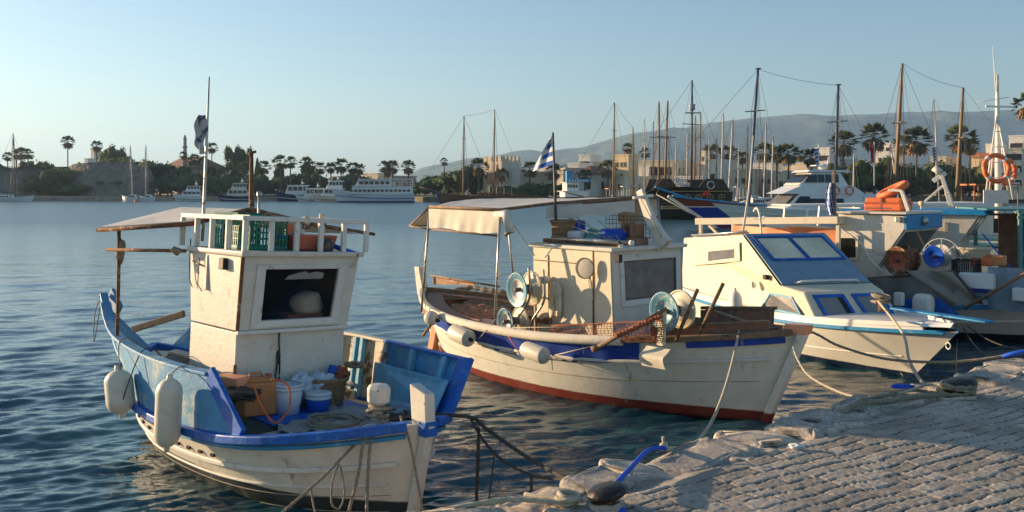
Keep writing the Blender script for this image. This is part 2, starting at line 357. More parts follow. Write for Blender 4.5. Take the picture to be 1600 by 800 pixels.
wo = bpy.data.objects.new('water', water_mesh()); C.objects.link(wo); tag(wo, 'rippled blue green harbour water', kind='structure')
# ================================================================== quay
QZ = 1.0
E0 = Vector((-.24, 4.80, 0)); E1 = Vector((5.13, 8.96, 0)); ed = (E1-E0).normalized(); en = Vector((ed.y, -ed.x, 0))   # en points inland (to the camera's right)
QF = Fr((E0.x, E0.y, QZ), (ed.x, ed.y))        # x along the edge, y toward the water
def vn(x, y, s=0, f=1.): return noise.noise(Vector((x*f, y*f, s)))
def quay_mat(name, c1, c2, c3, joint=False):
    m = bpy.data.materials.new(name); m.use_nodes = True; n = m.node_tree.nodes; l = m.node_tree.links; p = n['Principled BSDF']
    tc = n.new('ShaderNodeTexCoord'); co = tc.outputs['Object']
    def nz(sc_, det=6):
        t = n.new('ShaderNodeTexNoise'); t.inputs['Scale'].default_value = sc_; t.inputs['Detail'].default_value = det; t.inputs['Roughness'].default_value = .65; l.new(co, t.inputs[0]); return t.outputs[0]
    def ramp(f, a, b): r = n.new('ShaderNodeMapRange'); r.inputs[1].default_value = a; r.inputs[2].default_value = b; l.new(f, r.inputs[0]); return r.outputs[0]
    def mix(f, a, b):
        x = n.new('ShaderNodeMix'); x.data_type = 'RGBA'; l.new(f, x.inputs[0])
        for s_, v in ((6, a), (7, b)):
            if hasattr(v, 'links'): l.new(v, x.inputs[s_])
            else: x.inputs[s_].default_value = (*v, 1)
        return x.outputs[2]
    c = mix(ramp(nz(2.2), .35, .65), c1, c2); c = mix(ramp(nz(34, 8), .50, .58), c, c3)
    c = mix(ramp(nz(75, 4), .60, .68), c, tuple(k*.42 for k in c1))
    if joint:
        at = n.new('ShaderNodeAttribute'); at.attribute_name = 'joint'; at2 = n.new('ShaderNodeAttribute'); at2.attribute_name = 'tone'; c = mix(ramp(at2.outputs['Fac'], 1.5, -.5), c, (.20, .175, .14)); c = mix(ramp(nz(.9, 4), .52, .85), c, (.22, .20, .16)); c = mix(ramp(at.outputs['Fac'], .35, .8), (.085, .075, .062), c)
    l.new(c, p.inputs['Base Color']); p.inputs['Roughness'].default_value = .9; p.inputs['Specular IOR Level'].default_value = .25
    b = n.new('ShaderNodeBump'); b.inputs['Distance'].default_value = .006; b.inputs['Strength'].default_value = 1.; l.new(nz(55, 8), b.inputs['Height']); l.new(b.outputs[0], p.inputs['Normal'])
    return m
M['sett'] = quay_mat('rough_stone_setts', (.42, .38, .33), (.53, .475, .40), (.66, .60, .51))
M['settj'] = quay_mat('jointed_stone_setts', (.46, .41, .34), (.57, .50, .41), (.70, .62, .51), True)
M['rock2'] = quay_mat('grey_edge_stone', (.30, .27, .23), (.40, .36, .30), (.50, .45, .38))
M['rock'] = quay_mat('pale_edge_stone', (.44, .37, .29), (.55, .46, .35), (.62, .54, .43))
# setts: rows run roughly parallel to the edge, a little turned; displaced geometry
JT = []; TN = []
def sett_h(u, v):
    rh = .108; v2 = v+.05*vn(u, v, 3, .8)+.028*vn(u, v, 4, 3.3)+.012*vn(u, v, 14, 9); u2 = u
    row = math.floor(v2/rh); fv = v2/rh-row
    off = (math.sin(row*12.9898)*43758.5453) % 1.; ln = .145+.10*((math.sin(row*78.233)*24634.6345) % 1.)
    uu = (u2+.02*vn(u, v, 5, 5))/ln+off*7; col = math.floor(uu); fu = uu-col
    hh = (math.sin(row*3.7+col*9.13)*5123.77) % 1.
    ev = min(fv, 1-fv)*rh; eu = min(fu, 1-fu)*ln
    wg = .002+.005*noise.noise(Vector((u*3, v*3, 6)))
    jv = min(1., max(0., (ev-wg)/.008)); ju = min(1., max(.0, (eu-.002)/.009))
    ju = .12+.88*ju
    e = (jv*(2-jv))*(ju*(2-ju))
    e = e**.55; JT.append(e); TN.append(hh)
    return -.022+.012*e+.006*(hh-.5)*e+.0025*vn(u, v, 1, 9)+(.0025*vn(u, v, 2, 19)+.0030*vn(u, v, 9, 42)+.0018*vn(u, v, 8, 75))*(.4+.6*e)+.010*vn(u, v, 7, .9)
ROT = R(5)
def quay_patch(x0, x1, y0, y1, st):
    nx = int((x1-x0)/st); ny = int((y1-y0)/st); vs = []
    for i in range(nx+1):
        for j in range(ny+1):
            x = x0+(x1-x0)*i/nx; y = y0+(y1-y0)*j/ny
            u = x*math.cos(ROT)-y*math.sin(ROT); v = x*math.sin(ROT)+y*math.cos(ROT)
            edge = min(1, max(0, (-y-.25-.12*vn(x, 0, 12, 1.2))/.12))
            h = sett_h(u, v)*edge; JT[-1] = JT[-1]*edge+(1-edge); h += (1-edge)*(-.045+.012*vn(x, y, 3, 7)+.005*vn(x, y, 3, 20))
            vs.append((x, y, h))
    b = MB(); b.add(vs, [(i*(ny+1)+j, (i+1)*(ny+1)+j, (i+1)*(ny+1)+j+1, i*(ny+1)+j+1) for i in range(nx) for j in range(ny)], 0, True)
    return b
qp = quay_patch(-1.2, 8.0, -5.0, -.12, .012)
quay = tag(qp.build('quay', 'settj'), 'quay paved with rough stone setts', kind='structure'); ja = quay.data.attributes.new('joint', 'FLOAT', 'POINT'); ja.data.foreach_set('value', JT); ja = quay.data.attributes.new('tone', 'FLOAT', 'POINT'); ja.data.foreach_set('value', TN); quay.matrix_world = QF.M
qb = MB(); qb.box(-8, 40, -40, -.10, -3, -.075); qb.build('quay_wall', 'rock', quay)
b = MB(); b.grid(lambda u, v: (-8+u*48, -40+v*(40-5.0), -.055+.02*vn(u*48, v*35, 0, .5)), 60, 40); b.build('quay_paving', 'sett', quay)
b = MB(); b.grid(lambda u, v: (8.0+u*32, -5.0+v*4.9, -.05+.02*vn(u*32, v*5, 0, .5)), 40, 8); b.build('quay_paving', 'sett', quay)
# edge rocks: one irregular block each
x = -1.6; k = 0
def edge_block(L_, W_, H_, seed):
    b = MB(); b.blob((0, 0, 0), (L_, W_, H_), 5, .0, 0, 0, .24); vv = []; r = random.Random(seed)
    sk = r.uniform(-.25, .25); tl = r.uniform(-.12, .12); off = Vector((seed*1.37, seed*.71, 0))
    for q in b.v:
        q = Vector(q); q.y += sk*q.x*.5; q.x += .30*L_*noise.noise(Vector((q.y*5, q.z*5, seed))); q.y += .40*W_*noise.noise(Vector((q.x*5, q.z*4, seed+9)))
        d = .022*noise.noise(q*4+off)+.014*noise.noise(q*11+off)+.008*abs(noise.noise(q*19+off))+.005*noise.noise(q*38+off)+.003*noise.noise(q*75+off)
        cr = abs(noise.noise(q*6+off*2)); d -= .016*max(0, 1-cr*9)
        q.z += d*(1 if q.z > 0 else .3)+tl*q.x; vv.append(tuple(q))
    b.v = vv; return b
while x < 9.5:
    L_ = rnd.choice((.30, .38, .5, .62, .72)); d0 = rnd.uniform(.15, .24)
    o = edge_block(L_*.5, d0, .11, k+2).build('edge_stone', rnd.choice(('rock', 'rock2', 'rock')), quay)
    o.location = (x+L_/2, -.09+rnd.uniform(-.06, .07)+(.24-d0)*.5, -.115+rnd.uniform(-.025, .018)); o.rotation_euler = (rnd.uniform(-.05, .05), 0, rnd.uniform(-.14, .14))
    if rnd.random() < .55:
        o = edge_block(rnd.uniform(.08, .15), rnd.uniform(.06, .10), .06, k+80).build('edge_stone', 'rock', quay)
        o.location = (x+rnd.uniform(0, L_), -.25+rnd.uniform(-.05, .05), -.075); o.rotation_euler = (0, 0, rnd.uniform(-1, 1))
    x += L_+.018; k += 1
# ================================================================== land, mountains
LANDY = 224
M['land'] = mat('dry_earth', (.16, .14, .09), .95, var=.3, vs_=.05, dirt=(.06, .075, .035), damt=.5, dsc=.03, dedge=.1)
b = MB(); b.add([(-9000, LANDY, 1.2), (-62, LANDY, 1.2), (-30, LANDY, 1.2), (-18, 196, 1.2), (900, 196, 1.2), (9000, 196, 1.2), (9000, 9000, 1.2), (-9000, 9000, 1.2)], [(0, 1, 2, 3, 4, 5, 6, 7)])
b.add([(-9000, LANDY, -1), (-62, LANDY, -1), (-30, LANDY, -1), (-18, 196, -1), (900, 196, -1), (9000, 196, -1), (-9000, LANDY, 1.2), (-62, LANDY, 1.2), (-30, LANDY, 1.2), (-18, 196, 1.2), (900, 196, 1.2), (9000, 196, 1.2)],
      [(i, i+1, i+7, i+6) for i in range(5)])
tag(b.build('ground', 'land'), 'flat land behind the harbour', kind='structure')
M['quaystone'] = mat('far_quay_concrete', (.30, .26, .21), .9, var=.25, vs_=.5, dirt=(.14, .12, .10), damt=.4, dsc=1)
b = MB(); b.box(-260, -40, LANDY-5, LANDY+2, -1, 1.05); tag(b.build('far_quay', 'quaystone'), 'low concrete quay below the fort', kind='structure')
def ridge(pts, Y, name, col1, col2, depth, seed, label):
    m = mat(name+'_slope', col1, .95, var=.35, vs_=.012, dirt=col2, damt=.5, dsc=.009, dedge=.06, spec=.1)
    xs = [p[0] for p in pts]; zs = [p[1] for p in pts]
    def fn(u, v):
        px = xs[0]+(xs[-1]-xs[0])*u; top = np.interp(px, xs, zs); Z = CAMH+(HY-top)/FPX*Y
        X = (px-800)/FPX*Y; f = v if v <= .6 else .6+(v-.6)
        prof = math.sin(min(1, v/.62)*math.pi/2)**1.25 if v <= .62 else 1-((v-.62)/.38)**2*.6
        z = Z*prof
        z += Z*.16*noise.noise(Vector((X*.0022+seed, v*5, 0)))*math.sin(math.pi*min(1, v/.62))+Z*.06*noise.noise(Vector((X*.009, v*12, seed)))*math.sin(math.pi*min(1, v/.62))
        z += Z*.010*noise.noise(Vector((X*.03, v*9, seed)))
        return (X*(1+.0*v), Y-depth*.6+depth*v, max(-5, z) if v > 0 else -5)
    b = MB(); b.grid(fn, 220, 40); return tag(b.build(name, m), label, kind='structure')
ridge([(560, 300), (600, 288), (640, 276), (665, 262), (700, 255), (730, 248), (760, 246), (800, 238), (830, 236), (850, 240), (880, 233), (900, 232), (915, 229), (940, 221), (985, 209), (1030, 205), (1060, 203), (1100, 194), (1150, 186), (1200, 182), (1250, 178), (1300, 181), (1350, 179), (1400, 176), (1450, 174), (1500, 175), (1550, 173), (1600, 171), (1700, 168), (1900, 175), (2300, 200)],
      4200, 'hills', (.12, .14, .075), (.025, .045, .028), 1500, 3, 'long scrubby mountain ridge behind the town')
ridge([(470, 298), (540, 291), (580, 287), (620, 282), (650, 280), (700, 270), (780, 268), (860, 272), (1000, 280), (1100, 298)],
      6200, 'far_hills', (.09, .09, .07), (.07, .08, .06), 1200, 9, 'low distant hills left of the ridge')
HAZE = True
if HAZE:
    hm = bpy.data.materials.new('haze'); hm.use_nodes = True; n = hm.node_tree.nodes; n.remove(n['Principled BSDF'])
    pv = n.new('ShaderNodeVolumePrincipled'); pv.inputs['Color'].default_value = (.44, .69, 1.0, 1); pv.inputs['Density'].default_value = .00019; pv.inputs['Anisotropy'].default_value = .3
    hm.node_tree.links.new(pv.outputs[0], n['Material Output'].inputs['Volume'])
    b = MB(); b.box(-8990, 8990, -190, 8990, -7, 420); tag(b.build('haze', hm), 'thin blue air over the harbour', kind='stuff')
# ================================================================== hull tool
class Hull:
    def __init__(s, L, B, tm=.45, pa=2.2, pf=2.4, s0=.9, sm=.6, s1=.9, ts=.5, rb=.3, rs=.2, pm=.32, pe=.75, tr=0., keel=-.4, tp=2):
        s.__dict__.update(locals()); del s.__dict__['s']
    def b(h, t):
        return h.B*(h.tr+(1-h.tr)*(1-max(0, 1-t/h.tm)**h.pa)) if t < h.tm else h.B*(1-((t-h.tm)/(1-h.tm))**h.pf)
    def s(h, t):
        return h.sm+((h.s0-h.sm)*((h.ts-t)/h.ts)**2 if t < h.ts else (h.s1-h.sm)*((t-h.ts)/(1-h.ts))**2)
    def pt(h, t, v, sd=-1, off=0., dz=0.):
        z = h.keel+(h.s(t)-h.keel)*v; e = abs(2*t-1)**2.2 if h.tr == 0 or t > .5 else 0
        p = h.pm+(h.pe-h.pm)*e; y = h.b(t)*max(v, 0)**p
        zr = z/max(.1, h.s1) if t > .5 else z/max(.1, h.s0)
        x = t*h.L+(h.rb*zr*t**h.tp if t > .5 else -h.rs*zr*(1-t)**h.tp)
        if off and t > 0:      # push outwards in plan
            q = h.pt(min(1, t+.01), v, 1); r = h.pt(max(0, t-.01), v, 1); n_ = Vector((-(q.y-r.y), (q.x-r.x), 0))
            if n_.length > 1e-6: n_.normalize(); x += n_.x*off; y = max(y+n_.y*off, 0)
        return Vector((x, sd*y, z+dz))
    def mesh(h, nt_=44, nv=14, tmax=1.):
        b = MB()
        for sd in (-1, 1):
            g = lambda u, v: h.pt(u*tmax, v, sd)
            b.grid(g, nt_, nv) if sd < 0 else b.grid(lambda u, v: h.pt((1-u)*tmax, v, sd), nt_, nv)
        if h.tr:      # transom
            n_ = 8; a = [h.pt(0, i/n_, -1) for i in range(n_+1)]; c = [h.pt(0, i/n_, 1) for i in range(n_+1)]
            b.add(a+c, [(i, i+1, n_+2+i, n_+1+i) for i in range(n_)])
        return b
    def line(h, t0, t1, v=1., sd=-1, n=30, off=0., dz=0.): return [h.pt(t0+(t1-t0)*i/n, v, sd, off, dz) for i in range(n+1)]
    def deck(h, t0, t1, drop, inset=.05, camber=.03, n=24, solid=0):
        b = MB()
        def g(u, v):
            t = t0+(t1-t0)*u; vv = 1-drop/(h.s(t)-h.keel); p = h.pt(t, vv, 1); y = max(0, p.y-inset)
            k = 2*v-1; return (p.x, -y*k, p.z+camber*(1-k*k))
        b.grid(g, n, 8, sm=False); return b
    def rail(h, t0, t1, w_, hgt, v=1., off=0., dz=0., sides=(-1, 1), n=36, b=None, mi=0):
        b = b or MB(); pr = [(-w_/2, -hgt/2), (w_/2, -hgt/2), (w_/2, hgt/2), (-w_/2, hgt/2)]
        for sd in sides: b.sweep(h.line(t0, t1, v, sd, n, off, dz), pr, mi=mi)
        return b
def stem(h, w_, ext, top, t=1., mi=0, b=None, fwd=.02):
    b = b or MB(); pts = [h.pt(t, i/8, 1) for i in range(9)]; pts.append(pts[-1]+(pts[-1]-pts[-3])*.5*top) if top else None
    pr = [(-w_/2, -ext*.3), (w_/2, -ext*.3), (w_/2, ext), (-w_/2, ext)]
    return b.sweep([p+Vector((fwd, 0, 0)) for p in pts], [(y, x) for x, y in [(-ext*.25, -w_/2), (ext, -w_/2*.7), (ext, w_/2*.7), (-ext*.25, w_/2)]], up=(1, 0, 0) if t > .5 else (-1, 0, 0), mi=mi)
# ================================================================== trees and palms
def leafmat(name, c1, c2, sc_=.5):
    m = bpy.data.materials.new(name); m.use_nodes = True; n = m.node_tree.nodes; l = m.node_tree.links; p = n['Principled BSDF']
    tc = n.new('ShaderNodeTexCoord'); t = n.new('ShaderNodeTexNoise'); t.inputs['Scale'].default_value = sc_; t.inputs['Detail'].default_value = 4; l.new(tc.outputs['Object'], t.inputs[0])
    r = n.new('ShaderNodeMapRange'); r.inputs[1].default_value = .38; r.inputs[2].default_value = .62; l.new(t.outputs[0], r.inputs[0])
    x = n.new('ShaderNodeMix'); x.data_type = 'RGBA'; l.new(r.outputs[0], x.inputs[0]); x.inputs[6].default_value = (*c1, 1); x.inputs[7].default_value = (*c2, 1)
    l.new(x.outputs[2], p.inputs['Base Color']); p.inputs['Roughness'].default_value = .7; p.inputs['Specular IOR Level'].default_value = .25
    tr = n.new('ShaderNodeBsdfTranslucent'); l.new(x.outputs[2], tr.inputs[0]); ms = n.new('ShaderNodeMixShader'); ms.inputs[0].default_value = .38; l.new(p.outputs[0], ms.inputs[1]); l.new(tr.outputs[0], ms.inputs[2]); l.new(ms.outputs[0], n['Material Output'].inputs['Surface'])
    return m
M['leaf'] = leafmat('dark_green_foliage', (.045, .075, .028), (.15, .19, .06))
M['leaf2'] = leafmat('olive_green_foliage', (.075, .095, .035), (.18, .20, .075))
M['frond'] = leafmat('palm_frond_green', (.05, .08, .03), (.15, .17, .07), .8)
M['skirt'] = mat('dead_palm_frond', (.26, .15, .075), .9, var=.3, vs_=2)
M['bark'] = mat('grey_brown_bark', (.15, .115, .085), .9, var=.3, vs_=3)
def crown_mesh(seed, lobes, per, leaf, m):
    r = random.Random(seed); b = MB()
    for (cx, cy, cz, rx, ry, rz) in lobes:
        b.blob((cx, cy, cz), (rx*.80, ry*.80, rz*.80), 2, .22, seed+cx, 0, None, 1.9)
        n_ = int(per*(rx*rz))
        for _ in range(n_):
            d = Vector((r.gauss(0, 1), r.gauss(0, 1), r.gauss(0, 1))).normalized(); k = r.uniform(.78, 1.0)*(1+.34*noise.noise(d*2.3+Vector((seed, cx, cz)))+.16*noise.noise(d*6+Vector((seed, cx, cz))))
            c = Vector((cx+d.x*rx*k, cy+d.y*ry*k, cz+d.z*rz*k)); s_ = leaf*r.uniform(.5, 1.3)
            a = (d+Vector((r.gauss(0, .6), r.gauss(0, .6), r.gauss(0, .6)))).normalized(); x = a.orthogonal().normalized(); x.rotate(Matrix.Rotation(r.uniform(0, 6.28), 3, a)); y = a.cross(x)
            b.add([c-x*s_*.5, c+y*s_*.35, c+x*s_*.6, c-y*s_*.4], [(0, 1, 2, 3)])
    return b.mesh('crown', m)
def lobeset(seed, n_, rx, rz, up=1.):
    r = random.Random(seed); o = [(0, 0, rz, rx*.75, rx*.75, rz*.8)]
    for i in range(n_):
        a = 6.283*i/n_+r.uniform(-.4, .4); q = r.uniform(.4, .75)
        o.append((math.cos(a)*rx*q, math.sin(a)*rx*q, rz*r.uniform(.55, 1.5)*up, rx*r.uniform(.3, .5), rx*r.uniform(.3, .5), rz*r.uniform(.3, .55)))
    return o
CR = {'round': [crown_mesh(k, lobeset(k, 8, 1., 1.), 520, .13, 'leaf') for k in (1, 2, 3)],
      'olive': [crown_mesh(k, lobeset(k, 8, 1., 1.), 520, .13, 'leaf2') for k in (5, 6)],
      'open': [crown_mesh(k, [l_ for l_ in lobeset(k, 10, 1., 1.2)[1:]], 650, .12, 'leaf2') for k in (8, 9)]}
def trunk_mesh(seed):
    r = random.Random(seed); b = MB(); b.tube([(0, 0, 0), (.05, 0, .4), (-.03, .02, .8), (.02, 0, 1.0)], .11, 7, rr=[1.3, .9, .7, .5])
    for k in range(4):
        a = 6.28*k/4+r.random(); b.tube([(0, 0, .6), (math.cos(a)*.2, math.sin(a)*.2, .85), (math.cos(a)*.5, math.sin(a)*.5, 1.1)], .05, 5, rr=[1, .7, .3])
    return b.mesh('trunk', 'bark')
TRK = [trunk_mesh(1), trunk_mesh(2)]
def tree(px, ytop, wpx, Y, label, kind='round', hfrac=.75, group=None, name='broadleaf_tree', base=1.2, ybot=None):
    w_ = wpx*1.22/FPX*Y/2; top = CAMH+(HY-ytop)/FPX*Y; x = (px-800)/FPX*Y
    H = top-base; ch = H*hfrac
    t = thing(name, label, 'tree', loc=(x, Y, base), rz=rnd.uniform(0, 6), group=group)
    a = bpy.data.objects.new('trunk', rnd.choice(TRK)); C.objects.link(a); a.parent = t; a.scale = (w_*.5, w_*.5, (H-ch*.6))
    c = bpy.data.objects.new('crown', rnd.choice(CR[kind])); C.objects.link(c); c.parent = t; c.location = (0, 0, H-ch*1.10); c.scale = (w_/1.05, w_/1.05, ch/1.86)
    return t
def palm_meshes(seed, skirt):
    r = random.Random(seed); f = MB()
    for k in range(54):
        a = 6.283*k/44*3.7+r.uniform(-.2, .2); el = r.uniform(-1.0, 1.3); L_ = r.uniform(.55, .72)
        d = Vector((math.cos(a)*math.cos(el), math.sin(a)*math.cos(el), math.sin(el))); side = Vector((-math.sin(a), math.cos(a), 0)); o = d*.08
        tip = d*L_; up = side.cross(d)
        f.add([o-side*.012, o+side*.012, tip*.9], [(0, 1, 2)])
        for q in range(-4, 5):
            an = q*.27; dd = (d*math.cos(an)+side*math.sin(an)); dd.z -= .10+.09*abs(q)*.5; e = tip+dd.normalized()*.42*(1-.04*abs(q)); e.z -= .06*r.random()
            wv = dd.cross(up).normalized()*.05
            f.add([tip*.93-wv, tip*.93+wv, (tip+e)/2+wv*1.1+Vector((0, 0, .02)), e, (tip+e)/2-wv*1.1+Vector((0, 0, .02))], [(0, 1, 2, 3, 4)])
    s_ = MB(); n_ = 150 if skirt else 46
    for k in range(n_):
        a = r.uniform(0, 6.283); z0 = r.uniform(-.05, -.30 if skirt else -.1); L_ = r.uniform(.35, .8); R0 = r.uniform(.25, .62)
        c = Vector((math.cos(a)*.06, math.sin(a)*.06, z0)); m_ = Vector((math.cos(a)*R0*.8, math.sin(a)*R0*.8, z0-.10)); e = Vector((math.cos(a)*R0, math.sin(a)*R0, z0-L_)); sd = Vector((-math.sin(a), math.cos(a), 0))*.06
        s_.add([c-sd*.3, c+sd*.3, m_+sd, e+sd*.5, e-sd*.5, m_-sd], [(0, 1, 2, 5), (5, 2, 3, 4)])
    return f.mesh('crown', 'frond'), s_.mesh('dead_fronds', 'skirt')
PM = [palm_meshes(k, k % 2) for k in range(4)]
def ptrunk():
    b = MB(); b.tube([(0, 0, 0), (0, 0, .05), (.0, 0, .3), (0, 0, .7), (0, 0, 1)], .5, 9, rr=[1.35, 1.0, .8, .72, .66]); return b.mesh('trunk', 'bark')
PT = ptrunk()
def palm(px, py, rpx, Y, label, group='palms along the waterfront', v=None, base=1.2, thick=.55, lean=0):
    r_ = rpx/FPX*Y; z = CAMH+(HY-py)/FPX*Y; x = (px-800)/FPX*Y; t = thing('palm_tree', label, 'palm', loc=(x, Y, base), rz=rnd.uniform(0, 6), group=group)
    k = rnd.randrange(4) if v is None else v; H = z-base
    a = bpy.data.objects.new('trunk', PT); C.objects.link(a); a.parent = t; a.scale = (thick, thick, H)
    for nm, me in zip(('crown', 'dead_fronds'), PM[k]):
        c = bpy.data.objects.new(nm, me); C.objects.link(c); c.parent = t; c.location = (0, 0, H); c.scale = (r_*1.32, r_*1.32, r_*1.2)
    t.rotation_euler = (0, R(lean), rnd.uniform(0, 6)) if lean else t.rotation_euler
    return t
# left shore palms
for (px, py, r_, Y, lb) in [(12, 245, 7, 262, 'slim palm at the far left edge above the fort wall'), (26, 241, 7, 268, 'palm just right of the leftmost slim palm above the fort wall'),
        (33, 240, 9, 260, 'palm in the cluster left of the fort trees, second from its right end'), (44, 241, 8, 255, 'rightmost palm of the cluster above the left end of the fort wall'),
        (106, 222, 9, 262, 'tall lone palm rising clear of the trees above the fort wall'), (151, 228, 8, 300, 'palm in front of the small white tower behind the fort'),
        (287, 243, 6, 258, 'thin palm standing against the left side of the minaret'), (298, 252, 6, 262, 'small palm right of the minaret, left of a pair'), (304, 249, 8, 266, 'small palm right of the minaret, right of a pair'),
        (331, 231, 8, 290, 'tall thin palm behind the flagpole of the nearest boat'), (382, 262, 9, 246, 'short palm in front of the tall airy tree'),
        (412, 262, 10, 243, 'palm left of the moored motor yachts in front of dark trees'), (438, 254, 11, 240, 'palm above the dark blue motor yacht, leftmost in the shore row'),
        (454, 254, 9, 238, 'slender palm above the dark blue motor yacht'), (480, 258, 12, 236, 'broad palm above the small white cruiser'), (500, 263, 9, 240, 'palm behind the cream motor yacht, left side'),
        (517, 262, 8, 236, 'palm behind the stern of the cream motor yacht'), (533, 259, 11, 234, 'palm above the bow of the white ferry'), (552, 263, 9, 236, 'palm over the forward deck of the white ferry'),
        (562, 264, 8, 240, 'rightmost palm of the dense row over the white ferry'),
        (601, 261, 9, 232, 'left palm of the three in open sky behind the white ferry'), (613, 261, 10, 233, 'middle palm of the three in open sky behind the white ferry'), (638, 261, 10, 230, 'palm standing alone over the stern of the white ferry'), (606, 268, 7, 236, 'shorter palm below the pair behind the white ferry')]:
    palm(px, py, r_, Y, lb, 'palms on the far left shore', thick=.45)
for (px, py, r_, Y, lb) in [(694, 253, 6, 330, 'tiny palm on the skyline behind the dark tree left of the castle'), (748, 261, 13, 208, 'bushy palm against the left wall of the castle tower'), (783, 273, 10, 203, 'low palm in front of the castle tower'),
        (828, 265, 12, 205, 'palm in front of the long castle wing, left of the Greek flag'), (865, 268, 12, 204, 'palm right behind the Greek flag'), (914, 275, 10, 204, 'low palm in front of the tiled roof'),
        (950, 264, 13, 205, 'palm left of the cream block beside a mast'), (981, 232, 8, 270, 'tall palm rising behind the cream block'), (1008, 239, 8, 270, 'tall palm right of the cream block, behind masts'),
        (1112, 240, 14, 215, 'palm left of the white arched house'), (1138, 240, 13, 215, 'palm over the roof of the white arched house'), (1160, 246, 9, 215, 'palm behind the blue mast, right of the arched house'), (1195, 238, 14, 210, 'leftmost palm of the thick row above the white yacht'), (1214, 240, 13, 208, 'second palm of the thick row above the white yacht'), (1232, 240, 15, 206, 'brown palm above the wheelhouse of the white yacht'),
        (1268, 246, 13, 206, 'palm in front of the pale hotel, right of the white yacht wheelhouse'), (1318, 224, 18, 203, 'big palm with a brown skirt between the blue mast and the red flag'), (1366, 214, 20, 202, 'tallest big palm behind the red flag'),
        (1432, 220, 20, 202, 'big palm with a brown skirt right of the tall leaning brown mast'), (1412, 226, 14, 215, 'palm half hidden by the tall leaning brown mast'), (1501, 217, 20, 202, 'big palm behind the second brown mast'), (1515, 228, 13, 212, 'palm just right of the second brown mast'), (1606, 165, 19, 150, 'tall palm cut by the right edge of the picture'), (1250, 243, 9, 225, 'small palm between the yacht and the pale hotel')]:
    palm(px, py, r_, Y, lb, 'palms along the town waterfront', v=1 if r_ > 12 else None, thick=.6)
# trees: left shore
g1 = 'trees on the left shore'
TL = 'dark tree on the far left shore'
for (px, yt, wp, Y, kd, hf, lb) in [
        (62, 262, 50, 240, 'round', .95, 'dark bushy tree at the left end of the fort wall'), (92, 253, 66, 238, 'round', .98, 'broad dark tree below the lone tall palm'), (120, 285, 60, 234, 'round', .98, 'low dark bush at the foot of the fort wall'),
        (60, 245, 46, 275, 'olive', .9, 'lighter tree above the left end of the fort wall'), (72, 246, 26, 270, 'olive', .8, 'small lighter tree left of the lone tall palm'), (122, 247, 14, 275, 'round', .9, 'small round tree left of the white tower'),
        (175, 226, 36, 275, 'open', .8, 'feathery tree right of the white tower'), (190, 232, 40, 272, 'olive', .8, 'tree crowning the fort beside the feathery tree'), (160, 240, 50, 262, 'olive', .9, 'wide tree crowning the fort in front of the white tower'), (215, 240, 50, 262, 'olive', .9, 'wide tree crowning the middle of the fort'), (250, 243, 54, 258, 'olive', .9, 'wide tree at the right shoulder of the fort'), (268, 255, 40, 250, 'round', .9, 'dark tree left of the minaret foot'),
        (262, 268, 50, 242, 'round', .98, 'dark tree at the right end of the fort wall'), (300, 262, 66, 240, 'round', .98, 'big dark tree below the minaret'), (335, 265, 60, 240, 'round', .98, 'dark tree behind the white motor yacht on the left'), (328, 247, 16, 262, 'round', .9, 'small dark round tree beside the thin tall palm'), (345, 252, 12, 262, 'olive', .9, 'tiny tree right of the thin tall palm'),
        (365, 224, 24, 262, 'open', .55, 'left half of the tall airy tree group behind the rusty mast'), (384, 226, 26, 264, 'open', .6, 'tall airy tree standing over the shore'), (372, 252, 34, 258, 'open', .8, 'airy tree below the tall airy pair'), (404, 242, 14, 262, 'round', .9, 'pointed dark tree right of the rusty mast'),
        (362, 268, 40, 238, 'round', .98, 'dark tree behind the second white motor yacht'), (400, 268, 50, 240, 'round', .98, 'dark tree in the gap between the motor yachts'), (440, 268, 50, 246, 'round', .98, 'dark tree behind the dark blue motor yacht'), (470, 262, 44, 250, 'round', .98, 'dark tree behind the small cruiser'), (435, 250, 20, 256, 'round', .9, 'tall dark tree between two shore palms'), (484, 246, 26, 256, 'olive', .9, 'tallest olive tree among the shore palms'), (500, 268, 40, 250, 'round', .98, 'dark tree behind the cream motor yacht'), (545, 266, 40, 252, 'olive', .9, 'olive tree behind the front of the ferry'), (571, 268, 26, 252, 'round', .95, 'dark tree right of the dense palm row'),
        (678, 266, 40, 222, 'round', .95, 'dark tree left of the broad dark tree by the gulet'), (715, 256, 66, 214, 'round', .98, 'broad dark tree behind the gulet with two masts'), (748, 252, 26, 216, 'round', .95, 'dark tree tucked against the castle tower'), (650, 280, 24, 232, 'round', .95, 'small dark tree right of the ferry stern'), (664, 276, 30, 226, 'olive', .95, 'olive tree between the ferry and the gulet'),
        (822, 283, 22, 200, 'round', .98, 'narrow dark bush in front of the castle wing'), (880, 248, 24, 300, 'round', .9, 'dark tree on the skyline right of the flag'), (897, 251, 16, 300, 'olive', .9, 'small tree on the skyline left of the pale block')]:
    tree(px, yt, wp, Y, lb, kd, hf, 'trees on the left shore' if px < 660 else 'trees by the castle')
